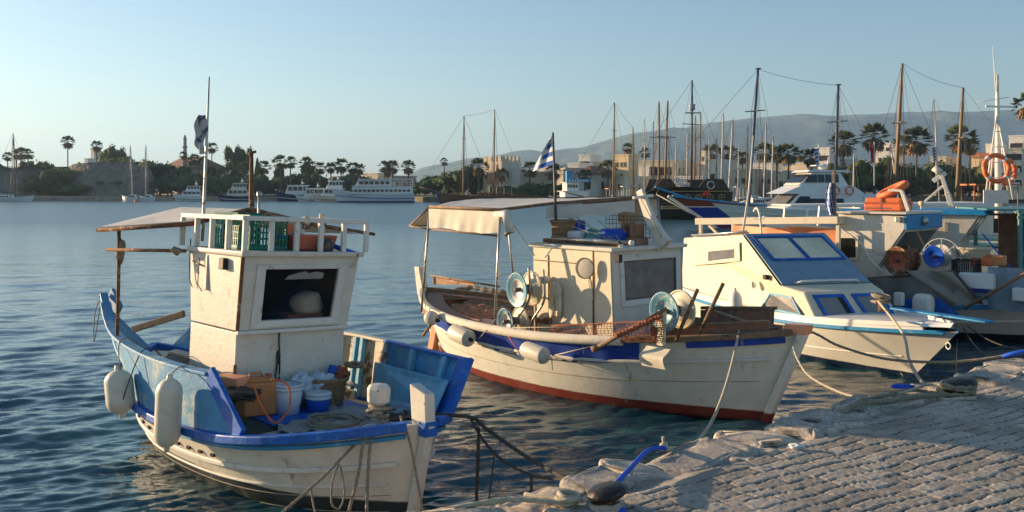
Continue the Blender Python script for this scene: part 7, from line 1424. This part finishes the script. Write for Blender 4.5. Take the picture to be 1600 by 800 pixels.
b = MB(); a = H3(1190, 368, 'y', 0); b.tube(catmull([a, H3(1187, 335, 'y', 0), H3(1182, 325, 'y', 0), H3(1178, 330, 'y', 0)], 5), .022, 8); c = H3(1186, 342, 'y', 0); b.bar(c+Vector((0, -.12, 0)), c+Vector((0, .12, 0)), .012); b.build('signal_horn', 'dullwhite', t3)
b = MB(); a = Vector((6.35, .10, .93)); c = H3(1547, 503, 'z', .92); b.bar(Vector((5.4, .15, .92)), Vector((c.x, c.y, .92)), .19, .03); b.build('bow_plank', 'midblue', t3, .012, 3)
b = MB(); c = H3(1480, 540, 'y', 0); b.tube([c+Vector((.02+.045*math.cos(a_), 0, .045*math.sin(a_))) for a_ in np.linspace(0, 6.28, 12)], .009, 6); b.build('bow_eye', 'cwhite', t3)
b = MB(); b.tube([(5.3, .0, .86), (5.3, 0, 1.08)], .04, 10); b.tube([(5.3, -.1, 1.0), (5.3, .1, 1.0)], .02, 8); b.build('mooring_bitt', 'rust', t3)
coil(sub(B3, (5.25, .03, .98)), .12, .018, 6, 'rope', 'thick grey rope coiled on the bitt of the small cruiser', seed=21, flat=.9)
fender(B3, Vector((3.1, -1.25, .74)), .46, .115, (.10, .0, -1), 'pointed white fender between the middle boat and the cruiser', taper=1.6, m_='cwhite')
# ================================================================== fourth boat
B4 = bowframe((9.7, 15.4), (.72, -.69), 8, 0); H4 = B4.hit
t4 = thing('fishing_boat', 'white fishing boat with a blue fronted wheelhouse, net reels and grey tarpaulin side', 'boat', B4)
h4 = Hull(7.3, 1.35, .5, 2.5, 3.0, .8, .55, .72, .5, .45, .2, .3, .72, 0, keel=-.45)
m = mat('white_trawler_hull', (.58, .55, .48), .5, var=.07, dirt=(.36, .30, .22), damt=.28, dsc=3, dedge=.3, zband=[(.14, (.015, .018, .03))])
h4.mesh(56, 14).build('hull', m, t4); h4.rail(0, .99, .08, .08, 1, .02).build('gunwale', 'midblue', t4, .012); h4.rail(.02, .97, .03, .04, .74, .012).build('rub_strip', 'dullwhite', t4, .008); h4.deck(0, .98, .06, .02, .04, 22).build('deck', 'deckgrey', t4)
st = MB(); stem(h4, .12, .06, 0, b=st); st.build('stem_post', 'white', t4, .01)
x5 = 5.45; F4 = [Vector((4.95, -.90, 1.25)), Vector((4.95, .95, 1.25)), Vector((x5, .95, 1.98)), Vector((x5, -.90, 1.98))]
b = MB(); ya, yb = -.9, .95
b.add([(4.2, ya, .5), (5.0, ya, .5), (4.95, ya, 1.25), (x5, ya, 1.98), (x5, ya, 2.22), (4.2, ya, 2.25), (4.2, yb, .5), (5.0, yb, .5), (4.95, yb, 1.25), (x5, yb, 1.98), (x5, yb, 2.22), (4.2, yb, 2.25)],
      [(0, 1, 2, 3, 4, 5), (11, 10, 9, 8, 7, 6), (0, 6, 7, 1), (1, 7, 8, 2), (2, 8, 9, 3), (3, 9, 10, 4), (4, 10, 11, 5), (5, 11, 6, 0)]); b.build('wheelhouse', 'white', t4, .01)
n = (F4[1]-F4[0]).cross(F4[3]-F4[0]).normalized(); b = MB(); b.sheet([bil(F4, u, v)+n*.012 for u, v in ((.05, .06), (.95, .06), (.95, .94), (.05, .94))], .010); b.build('windscreen', 'glass', t4)
b = MB(); b.frame([bil(F4, u, v)+n*.006 for u, v in ((.02, .01), (.98, .01), (.98, .99), (.02, .99))], .05, .02); b.build('windscreen_frame', 'white', t4, .004)
b = MB(); b.box(x5+.003, x5+.05, ya-.01, yb+.02, 1.96, 2.24); b.build('blue_fascia', 'midblue', t4, .01)
q = H4(1443, 345, 'x', x5+.06); b = MB(); b.lathe([(0, .08), (.05, .075), (.085, .03), (.09, -.01), (.0, -.02)], q, (1, 0, 0), 18); b.build('searchlight', 'steel', t4)
q = H4(1404, 343, 'y', ya-.02); b = MB(); b.box(q.x-.05, q.x+.05, ya-.07, ya, q.z-.05, q.z+.05); b.build('side_lamp', 'steel', t4, .01)
b = MB(); b.box(4.15, x5+.06, ya-.08, yb+.08, 2.25, 2.29); b.build('roof', 'white', t4, .01)
wq = [H4(px, py, 'y', ya-.005) for px, py in ((1311, 404), (1338, 402), (1338, 372), (1311, 372))]; 
b = MB(); b.frame([p+Vector((0, -.004, 0)) for p in wq], -.05, .03); b.build('window_frame', 'cream', t4, .004); b = MB(); b.sheet([p+Vector((0, -.010, 0)) for p in wq], .004); b.build('side_window', 'glass', t4)
a = H4(1087, 346, 'y', -1.15); c = H4(1310, 344, 'y', -1.15); b = MB(); b.bar(a, c, .06, .14); b.bar(c, Vector((c.x, 1.1, c.z)), .06, .14); b.build('awning_beam', 'cream', t4, .01)
b = MB(); b.box(a.x, c.x, -1.12, 1.1, a.z+.02, a.z+.05); b.build('awning_roof', 'canvas', t4)
for (px, y_) in ((1310, -1.15), (1146, .9), (1095, .9)):
    q = H4(px, 345, 'y', y_); b = MB(); b.bar((q.x, y_, .6), (q.x, y_, a.z), .07, .07); b.build('awning_post', 'cream', t4, .006)
b = MB(); b.bar(H4(1108, 352, 'y', -1.1), H4(1128, 372, 'y', -1.1), .05, .05); b.build('brace', 'cream', t4, .005)
b = MB(); s0 = H4(1145, 352, 'y', .6); s1 = H4(1300, 352, 'y', -.2); b.grid(lambda u, v: s0.lerp(s1, u)+Vector((0, .05*math.sin(u*14), -(.75*v)*(1-.25*math.sin(u*6)**2)+.02*math.sin(u*30)*v-.12*u)), 40, 8); b.build('tarpaulin', 'salmon', t4)
b = MB(); s2 = H4(1270, 352, 'y', -1.0); b.grid(lambda u, v: H4(1225+82*u, 352+3*u, 'y', -.95+.3*v)+Vector((0, 0, -.62*v*u-.02)), 16, 8); b.build('tarpaulin', 'salmon', t4)
wires(t4, [catmull([H4(1310, 355, 'y', -1), H4(1345, 380, 'y', -1.0), H4(1360, 405, 'y', -1.0), H4(1380, 425, 'y', -1.0)], 5)], .02, 'hose', 'cwhite', 7)
b = MB(); pts = [(4.2, ya-.0, 2.29), (4.2, ya, 2.36), (5.2, ya, 2.36), (5.2, ya, 2.29)]; b.tube(pts, .012, 6); b.build('roof_handrail', 'steel', t4)
# net frame + tarps
n0 = H4(1335, 437, 'y', -1.28); n1 = H4(1490, 424, 'y', -1.28); n2 = H4(1535, 475, 'y', -1.2)
b = MB(); b.tube([n0, n1], .022, 7); b.tube([n1, n2], .022, 7); b.build('net_frame_rail', 'dsteel', t4)
b = MB(); 
def tp(u, v): a_ = n0.lerp(n1, u); z1 = .62; return Vector((a_.x, a_.y-.02-.035*math.sin(u*9+v*2)-.05*math.sin(u*26)*v*(1-v)*2, a_.z-(a_.z-z1)*v))
b.grid(tp, 60, 10); b.build('side_tarpaulin', 'darktarp', t4)
b = MB(); b.grid(lambda u, v: n1.lerp(n2, v).lerp(Vector((n1.x-.75, n1.y-.06, n1.z-.02)).lerp(Vector((n2.x-.55, n2.y-.08, n2.z-.05)), v), u)+Vector((0, -.05-.05*math.sin(u*8+v*3), 0)), 16, 12); b.build('hanging_tarpaulin', 'greycanvas' if False else mat('shiny_grey_tarpaulin', (.25, .235, .20), .45, var=.15, dirt=(.13, .12, .1), damt=.25, dedge=.3, bump=.5, bsc=7), t4)
b = MB(); p0 = H4(1545, 418, 'y', -.9); p1 = H4(1600, 412, 'y', -.9); b.grid(lambda u, v: Vector((p0.x+.9*u, -.95-.03*math.sin(u*11), p0.z+.02-(p0.z-.62)*v)), 20, 8); b.build('side_tarpaulin', 'cloth', t4)
b = MB(); b.tube([p0, p0+Vector((.95, 0, 0))], .015, 6); b.build('net_frame_rail', 'dsteel', t4)
b = MB(); b.tube([H4(1507, 482, 'y', -1.35), H4(1600, 420, 'y', -1.5)+Vector((.4, 0, .2))], .028, 8); solo(b, 'pole', 'wood', 'long brown pole slanting up to the right edge over the white trawler hull', 'pole', fr=B4)
q = H4(1420, 480, 'y', -1.38); b = MB(); b.hexa([H4(1410, 497, 'y', -1.40), H4(1500, 492, 'y', -1.36), H4(1500, 492, 'y', -1.30), H4(1410, 497, 'y', -1.33), H4(1410, 467, 'y', -1.40), H4(1468, 466, 'y', -1.38), H4(1468, 466, 'y', -1.32), H4(1410, 467, 'y', -1.33)]); b.build('blue_bulwark', 'blue', t4, .01)
r4 = thing('net_reel', 'rusty round net reel on the white trawler, left of the blue one', 'net reel', B4)
reel(B4, H4(1402, 408, 'y', -1.0), .27, .30, (.25, 1, .05), [('rust', 'terracotta'), ('rust', 'rust')], r4)
b = MB(); q = H4(1402, 408, 'y', -1.0); b.lathe([(.20, .0), (.21, .28)], q, (.25, 1, .05), 22); b.bar(q+Vector((.05, .1, -.2)), q+Vector((.05, .1, -.7)), .06); b.build('drum', 'rust', r4)
r5 = thing('net_reel', 'bright blue net reel with a wire hoop on the white trawler', 'net reel', B4)
reel(B4, H4(1459, 401, 'y', -1.0), .20, .24, (.25, 1, .05), [('deepblue', 'deepblue'), ('dullwhite', 'dullwhite')], r5)
b = MB(); q = H4(1468, 402, 'y', -.95); b.tube([q+Vector((.33*math.cos(a_), .1, .33*math.sin(a_))) for a_ in np.linspace(0, 2*math.pi, 30)], .008, 6); [b.tube([q+Vector((.1*math.cos(a_), .1, .1*math.sin(a_))), q+Vector((.33*math.cos(a_), .1, .33*math.sin(a_)))], .005, 5) for a_ in np.linspace(0, 5.5, 8)]; b.bar(q+Vector((0, .1, -.25)), q+Vector((0, .1, -.7)), .05); b.build('wire_hoop', 'dullwhite', r5)
c = crate(sub(B4, H4(1510, 428, 'y', -.8)), .40, .34, .26, 'blackpl', 'black slatted crate beside the blue reel on the white trawler')
basket(sub(B4, H4(1520, 402, 'y', -.5)), .25, .30, .17, 'wide pale basket above the black crate on the white trawler', m_='ropelight')
for k_, (px, py, s_, mm, nm, lb) in enumerate([(1536, 415, (.36, .25, .14), 'orange', 'float_line_box', 'orange box under the pale basket'), (1560, 415, (.22, .22, .18), 'jerry', 'jerrycan', 'amber can right of the orange box'), (1528, 450, (.55, .3, .26), 'styro', 'foam_box', 'white foam box lying behind the hanging grey tarpaulin'), (1594, 470, (.2, .2, .22), 'styro', 'foam_box', 'small white foam box at the right edge of the picture')]):
    boxy(H4(px, py, 'y', -.55 if k_ < 2 else -1.0), s_, mm, nm, lb, 'box' if k_ != 1 else 'can', B4, bev=.02)
b = MB(); b.blob((0, 0, 0), (.16, .16, .06), 3, .2, 3); solo(b, 'rope_pile', 'orange', 'orange buoy line piled on the orange box', 'rope', fr=sub(B4, H4(1541, 402, 'y', -.5)))
t = thing('outboard_motor', 'white outboard motor cover with a rusty red base behind the cruiser bow', 'outboard motor', sub(B4, H4(1443, 490, 'y', -1.58)))
b = MB(); b.blob((0, 0, .16), (.17, .15, .19), 4, .03, 3, 0, .62); b.build('cover', 'cwhite', t); b = MB(); b.lathe([(.13, -.2), (.15, .0), (.13, .02)], n=16); b.build('base', 'rust', t)
boxy(H4(1405, 478, 'y', -1.75), (.16, .14, .24), 'cwhite', 'plastic_can', 'white plastic can just right of the cruiser front window', 'can', B4, bev=.03)
# ================================================================== fifth boat
B5 = bowframe((12.6, 17.2), (.84, -.54), 8.6, 0); H5 = B5.hit
t5 = thing('fishing_boat', 'white fishing boat with a sea blue flat roof and forward leaning dark windows', 'boat', B5)
h5 = Hull(8.6, 1.4, .5, 2.5, 2.6, .9, .7, 1.1, .5, .5, .2, .3, .72, 0, keel=-.45); h5.mesh(40, 10).build('hull', m, t5); h5.rail(0, .99, .09, .09, 1, .02).build('gunwale', 'navy', t5, .01); h5.deck(0, .98, .08, .02, .04, 18).build('deck', 'deckgrey', t5)
tf = H5(1531, 336, 'y', -1.0); bf = H5(1499, 380, 'y', -1.0); xb_ = tf.x-2.6
def s5(y_, ): return [Vector((xb_, y_, .6)), Vector((bf.x, y_, .6)), Vector((bf.x, y_, bf.z)), Vector((tf.x, y_, tf.z)), Vector((xb_, y_, tf.z))]
A_, C_ = s5(-1.0), s5(.8); b = MB(); b.add(A_+C_, [(0, 1, 2, 3, 4), (9, 8, 7, 6, 5), (0, 5, 6, 1), (1, 6, 7, 2), (2, 7, 8, 3), (3, 8, 9, 4), (4, 9, 5, 0)]); b.build('wheelhouse', 'white', t5, .01)
Q = [A_[2], C_[2], C_[3], A_[3]]; n = (Q[1]-Q[0]).cross(Q[3]-Q[0]).normalized()
for u0, u1 in ((.04, .48), (.52, .96)):
    c4 = [bil(Q, u, v)+n*.004 for u, v in ((u0, .10), (u1, .10), (u1, .92), (u0, .92))]; b = MB(); b.frame(c4, .05, .02); f = b.build('window_frame', 'dullwhite', t5, .004); b = MB(); b.sheet([p+n*.010 for p in c4], .006); b.build('pane', 'glass', f)
b = MB(); b.hexa([(xb_-.1, -1.1, tf.z), (tf.x+.12, -1.1, tf.z), (tf.x+.12, .9, tf.z), (xb_-.1, .9, tf.z), (xb_-.1, -1.0, tf.z+.10), (tf.x+.05, -1.0, tf.z+.10), (tf.x+.05, .8, tf.z+.10), (xb_-.1, .8, tf.z+.10)]); b.build('roof', 'midblue', t5, .01)
q = H5(1479, 354, 'y', -1.0); b = MB(); b.box(q.x-.03, q.x+.03, -1.035, -1.003, q.z-.09, q.z+.09); b.build('lamp_slot', 'curtain', t5)
q = H5(1466, 318, 'y', -.2)
b = MB(); g0 = H5(1488, 325, 'y', -.3); g1 = H5(1470, 270, 'y', -.3); b.bar(g0, g0.lerp(g1, .45), .12, .10); b.bar(g0.lerp(g1, .45), g1, .07, .08); b.bar(H5(1445, 315, 'y', -.3), H5(1474, 290, 'y', -.3), .04, .05); b.bar(H5(1458, 283, 'y', -.3), H5(1470, 270, 'y', -.3)+Vector((.1, 0, 0)), .06, .10); b.build('davit', 'white', t5, .01)
b = MB(); b.tube([g1, H5(1459, 262, 'y', -.3)], .07, 12); b.build('floodlight', 'white', t5)
b = MB(); q = H5(1440, 322, 'y', -.4); b.lathe([(.025, -.1), (.025, .0), (.06, .03), (.06, .10), (0, .11)], q, n=12); b.build('lamp', 'lamp', t5)
# ---------------- life raft and orange dinghy on the fourth boat roof
lr = thing('life_raft', 'orange square life raft case lashed on the wheelhouse roof', 'life raft', sub(B4, H4(1390, 330, 'y', -.2)*1+Vector((0, 0, 0))))
lr.matrix_world = B4.M @ Matrix.Translation(Vector((H4(1388, 330, 'y', 0).x, 0, 2.30)))
b = MB(); b.box(-.36, .36, -.31, .31, 0, .14); b.box(-.34, .34, -.29, .29, .15, .25); b.build('case', 'orange', lr, .03, 3)
b = MB(); b.box(-.365, .365, -.32, .32, .135, .16); b.box(-.05, 0, -.315, .315, -.0, .257); b.build('strap', 'terracotta', lr, .004)
b = MB(); q = H4(1395, 302, 'y', 0); q.y = 0
b.tube([Vector((.27*math.cos(a_), .21*math.sin(a_), 0)) for a_ in np.linspace(0, 2*math.pi, 25)[:-1]], .068, 10, closed=True); 
o = solo(b, 'lifebuoy', 'orange', 'big orange ring float tilted on top of the life raft case', 'ring float'); o.matrix_world = B4.M @ Matrix.Translation(Vector((q.x, 0, 2.70))) @ Matrix.Rotation(R(-24), 4, 'Y') @ Matrix.Rotation(R(18), 4, 'X')
b = MB(); b.bar(H4(1420, 330, 'y', -.3), H4(1409, 298, 'y', -.3), .06, .07); b.bar(H4(1409, 298, 'y', -.3), H4(1388, 297, 'y', -.3), .05, .05); b.build('roof_bracket', 'white', t4, .01)
# Greek flag furled on a pole (1300, 310)
q0 = H4(1305, 345, 'y', -1.15); q1 = H4(1303, 266, 'y', -1.15); b = MB(); b.bar(q0, q1, .045, .045); b.build('flag_post', 'wood', t4, .004)
b = MB(); b.grid(lambda u, v: H4(1303-14*u*(.6+.4*math.sin(v*3)), 286+50*v, 'y', -1.18+.05*math.sin(u*9)), 10, 16, mif=lambda u, v: int((u*2.2+v*1.2)*3) % 2); b.build('flag', ['flagblue', 'flagwhite'], t4)
# ================================================================== sixth boat: steel frame at the right edge
B6 = Fr((9.9, 18.6, 0), (1, -.12)); H6 = B6.hit
t6 = thing('fishing_boat', 'boat at the right edge with a teal pipe frame and blue striped hull', 'boat', B6)
h6 = Hull(8, 1.3, .5, 2.4, 2.6, .85, .75, 1.1, .5, .5, .1, .3, .75, .8, keel=-.4); h6.mesh(30, 10).build('hull', mat('striped_hull', (.66, .63, .56), .4, var=.05, zband=[(.66, (.02, .05, .26)), (.46, (.62, .60, .54))]), t6); h6.rail(0, .99, .1, .08, 1, .02).build('gunwale', 'dullwhite', t6, .01); h6.deck(0, .98, .08, .02, .03, 14).build('deck', 'wood', t6)
zt6 = H6(1560, 330, 'y', -1.1).z
for (x_, y_) in ((.15, -1.1), (1.35, -1.1), (2.6, -1.1), (.15, 1.1), (1.35, 1.1), (2.6, 1.1)):
    b = MB(); b.bar((x_, y_, .6), (x_, y_, zt6), .07, .07); b.build('frame_post', 'teal', t6, .006)
for y_ in (-1.1, 1.1):
    b = MB(); [b.bar((.1, y_-.004, z_), (2.7, y_-.004, z_), .05, .05) for z_ in (zt6, zt6-.12, 1.45)]; b.build('frame_rail', 'teal', t6)
b = MB(); b.box(.6, 2.6, 1.02, 1.06, .8, zt6-.1); b.box(1.4, 2.6, -.3, -.26, .8, zt6-.1); b.build('screen', 'brownpaint', t6)
b = MB(); b.sheet([(-.2, -.4, zt6+.03), (3, -.4, zt6+.03), (3, 1.15, zt6+.05), (-.2, 1.15, zt6+.05)], .04); b.build('awning', 'teal', t6)
b = MB(); b.tube([H6(1535, 365, 'y', -1.2), H4(1590, 440, 'y', -1.0) if False else H6(1590, 432, 'y', -2.2)], .014, 6); solo(b, 'rope', 'ropeblue', 'straight blue rope slanting down beside the teal frame', 'rope', fr=B6)
# ================================================================== bollards and mooring ropes
def bollard(p, s_, label, rz=0):
    t = thing('bollard', label, 'bollard', loc=p, rz=rz)
    b = MB(); b.lathe([(.11*s_, -.06), (.095*s_, .02*s_), (.085*s_, .05*s_), (.09*s_, .10*s_), (.10*s_, .12*s_)], n=20); b.build('post', 'rust', t)
    b = MB(); b.lathe([(.07*s_, .10*s_), (.125*s_, .11*s_), (.15*s_, .135*s_), (.145*s_, .165*s_), (.11*s_, .19*s_), (0, .20*s_)], n=22); b.v = [(x*1.15+.02*s_, y, z+x*.18) for x, y, z in b.v]; b.build('head', 'rubbery', t); return t
M['rubbery'] = mat('worn_black_iron', (.035, .033, .03), .38, .3, var=.3, dirt=(.12, .075, .05), damt=.35, dsc=12, bump=.6, bsc=40)
q1 = W(945, 797, QZ-.03); bollard(q1, .66, 'worn black mushroom bollard at the bottom edge with a blue rope sleeve', 0.3)
q2 = W(1497, 622, QZ-.03); bollard(q2, .82, 'worn black mushroom bollard wrapped in thick rope on the far quay edge', .2)
def wrap(c, r0, n_, r, m_, label, z0, dz, seed):
    rr = random.Random(seed); pts = []
    for i in range(n_*14): a = i/14*6.283; pts.append((math.cos(a)*r0*(1+.10*rr.uniform(-1, 1)), math.sin(a)*r0*(1+.10*rr.uniform(-1, 1)), z0+dz*(.5+.5*math.sin(i*.13+seed))+.012*rr.uniform(-1, 1)))
    b = MB(); strand(b, catmull(pts, 2), r); return solo(b, 'rope_wrap', m_, label, 'rope', loc=c)
wrap(q2, .125, 8, .014, 'rope', 'thick grey rope wound round the far bollard', .0, .12, 4); wrap(q2+Vector((-.05, 0, 0)), .17, 3, .017, 'ropelight', 'pale rope loops round the foot of the far bollard', -.01, .03, 9)
wrap(q1, .085, 4, .013, 'ropelight', 'pale rope wound round the near bollard', .0, .035, 6); wrap(q1, .10, 2, .018, 'ropeblue', 'blue sleeved rope round the foot of the near bollard', -.01, .02, 3)
coil(Fr(tuple(q1+Vector((-.20, .02, .02)))), .055, .013, 5, 'ropelight', 'knot of pale rope left of the near bollard', seed=31, flat=.9)
G = lambda px, py, dz=0.01: W(px, py, QZ)+Vector((0, 0, dz))
s1 = B1.w(h1.pt(1, 1, 1)+Vector((-.3, -.02, .10)))
rope('mooring_rope', [G(700, 799, .03)+Vector((-.5, .1, -.15)), G(730, 790, .0), G(800, 786, .02), G(870, 790, .02), q1+Vector((-.12, 0, .06))], .014, 'ropelight', 'pale mooring rope running along the quay edge to the near bollard')
rope('mooring_rope', [G(820, 772, .0), G(850, 780, .01), G(890, 786, .02), q1+Vector((-.1, .05, .08))], .012, 'ropelight', 'second pale rope end lying on the edge stones left of the near bollard')
rope('mooring_rope', [G(960, 775, .06), G(985, 745, .05), G(1010, 718, .05), G(1028, 712, .05), G(1040, 711, .04)], .015, 'ropeblue', 'blue sleeved rope bent over the quay edge by the near bollard')
e2 = B2.w(H2(1155, 517, 'y', -.35)); rope('mooring_rope', [G(1040, 711, .04)]+sag(G(1048, 706, .02), e2, .38, 6)[1:], .015, 'ropelight', 'pale mooring rope hanging from the bow of the middle boat to the blue sleeve')
b = MB(); b.blob((0, 0, 0), (.03, .03, .03), 2, .2); b.tube([(0, 0, 0), (-.01, 0, .06)], .010, 6); solo(b, 'rope_knot', 'ropelight', 'small rope knot where the pale rope meets the blue sleeve', 'knot', loc=G(1038, 709, .05))
e3 = B2.w(h2.pt(1, .93, -1)); rope('mooring_rope', [e3]+[P(1240, 545, 9.5), P(1262, 585, 9.1), P(1310, 612, 8.6), P(1350, 621, 8.25)]+[G(1400, 620, .02), G(1450, 612, .06), q2+Vector((-.1, 0, .1))], .012, 'ropelight', 'thin pale rope from the stem of the middle boat to the far bollard')
e4 = B3.w((5.3, -.05, 1.02)); rope('mooring_rope', [e4]+[P(1410, 520, 11.8), P(1420, 560, 10.6), P(1435, 590, 9.6), P(1452, 606, 8.7)]+[q2+Vector((-.14, .06, .06))], .017, 'ropelight', 'thick pale rope dropping from the cruiser bitt to the far bollard')
rope('mooring_rope', [q2+Vector((-.12, -.06, .03)), G(1440, 622, .02), G(1390, 630, .02), G(1340, 636, .03), G(1318, 642, -.02)], .02, 'rope', 'heavy rope lying along the edge stones left of the far bollard')
rope('mooring_rope', [q2+Vector((-.14, -.02, .01)), G(1430, 615, .03), G(1380, 624, .03), G(1345, 630, .02)], .015, 'rope', 'second rope on the edge stones left of the far bollard')
rope('mooring_rope', [B2.w((5.4, .2, 1.2)), P(1200, 512, 10.6), P(1265, 518, 11.5), P(1310, 540, 11.3), P(1380, 560, 10.6), P(1460, 566, 9.8), P(1520, 563, 9.6), P(1570, 556, 9.5)], .016, 'rope', 'long sagging grey rope in front of the cruiser hull running to the right')
rope('mooring_rope', [P(1567, 557, 9.5), P(1590, 551, 9.4), P(1650, 540, 9.3)], .024, 'ropeblue', 'blue sleeved rope end at the right edge')
for k_, (a, c, lb) in enumerate([((1505, 512, 12.6), (1570, 563, 9.6), 'dark line from the cruiser plank to the quay, left of two'), ((1512, 510, 12.6), (1640, 545, 9.9), 'dark line from the cruiser plank to the quay, right of two')]):
    rope('mooring_line', sag(P(*a), P(*c), .12), .009, 'ropedark', lb)
b = MB(); z = W(1495, 585, 0); b.tube([P(1496, 530, 12.2), P(1494, 590, 12.0)-Vector((0, 0, .1))], .007, 5); solo(b, 'mooring_line', 'ropedark', 'thin vertical line dropping from the cruiser bow into the water', 'rope')
# ropes from the nearest boat
w1 = B1.w
kn = w1(B1.hit(607, 655, 'y', 0))
for k_, (pts, r, mm, lb) in enumerate([
        ([kn, P(560, 690, 7.3), P(505, 745, 6.9), P(440, 802, 6.6), P(400, 840, 6.4)], .011, 'rope', 'grey rope from the white bitt running down left across the hull'),
        ([kn, P(572, 680, 7.25), P(560, 740, 7.1), P(545, 800, 6.9), P(540, 830, 6.8)], .013, 'rope', 'thick rope hanging from the bitt over the bow, left of two'),
        ([kn, P(582, 682, 7.25), P(575, 740, 7.1), P(573, 800, 6.9), P(572, 830, 6.8)], .013, 'rope', 'thick rope hanging from the bitt over the bow, right of two'),
        ([P(625, 650, 7.4), P(640, 690, 7.22), P(650, 740, 7.1), P(662, 805, 7.0)], .010, 'rope', 'thin rope passing beside the stem post of the nearest boat'),
        ([P(530, 725, 7.05), P(520, 750, 7.0), P(518, 785, 6.95), P(530, 795, 6.95), P(538, 770, 7.0), P(532, 728, 7.05)], .008, 'rope', 'small hanging rope loop before the bow planks'),
        ([P(486, 765, 6.8), P(490, 790, 6.75), P(496, 810, 6.7)], .008, 'rope', 'short rope tail hanging from the left running rope')]):
    rope('mooring_rope', pts, r, mm, lb)
for k_, (pts, r, lb) in enumerate([([kn, P(665, 648, 7.6), P(735, 652, 7.9), P(760, 670, 7.7), P(820, 712, 7.1), P(890, 752, 6.3)], .016, 'dark thick rope from the bitt over the port rail to the quay edge, upper'), ([P(735, 653, 7.9), P(750, 680, 7.7), P(780, 715, 7.4), P(830, 742, 6.9), P(905, 752, 6.2)], .011, 'dark rope sagging below the thick one to the quay edge'), ([P(748, 668, 7.8), P(747, 720, 7.7), P(744, 790, 7.6)], .014, 'dark rope dropping straight into the water right of the nearest bow'), ([P(772, 712, 7.4), P(768, 750, 7.35), P(763, 790, 7.3)], .007, 'thin dark rope tail hanging into the water'), ([P(830, 742, 6.9), P(830, 768, 6.85)], .012, 'short knotted rope tail under the sagging dark rope')]):
    rope('mooring_rope', pts, r, 'ropedark', lb)
b = MB(); b.blob((0, 0, .015), (.10, .05, .018), 3, .3, 3); solo(b, 'rag', 'ropeblue', 'blue cloth crumpled on the edge stones left of the far bollard', 'cloth', loc=G(1410, 612, .03))
b = MB(); b.blob((0, 0, .012), (.045, .03, .015), 3, .4, 5); solo(b, 'crumpled_paper', 'styro', 'crumpled white litter on the setts by the edge', 'litter', loc=G(1245, 700, .0))
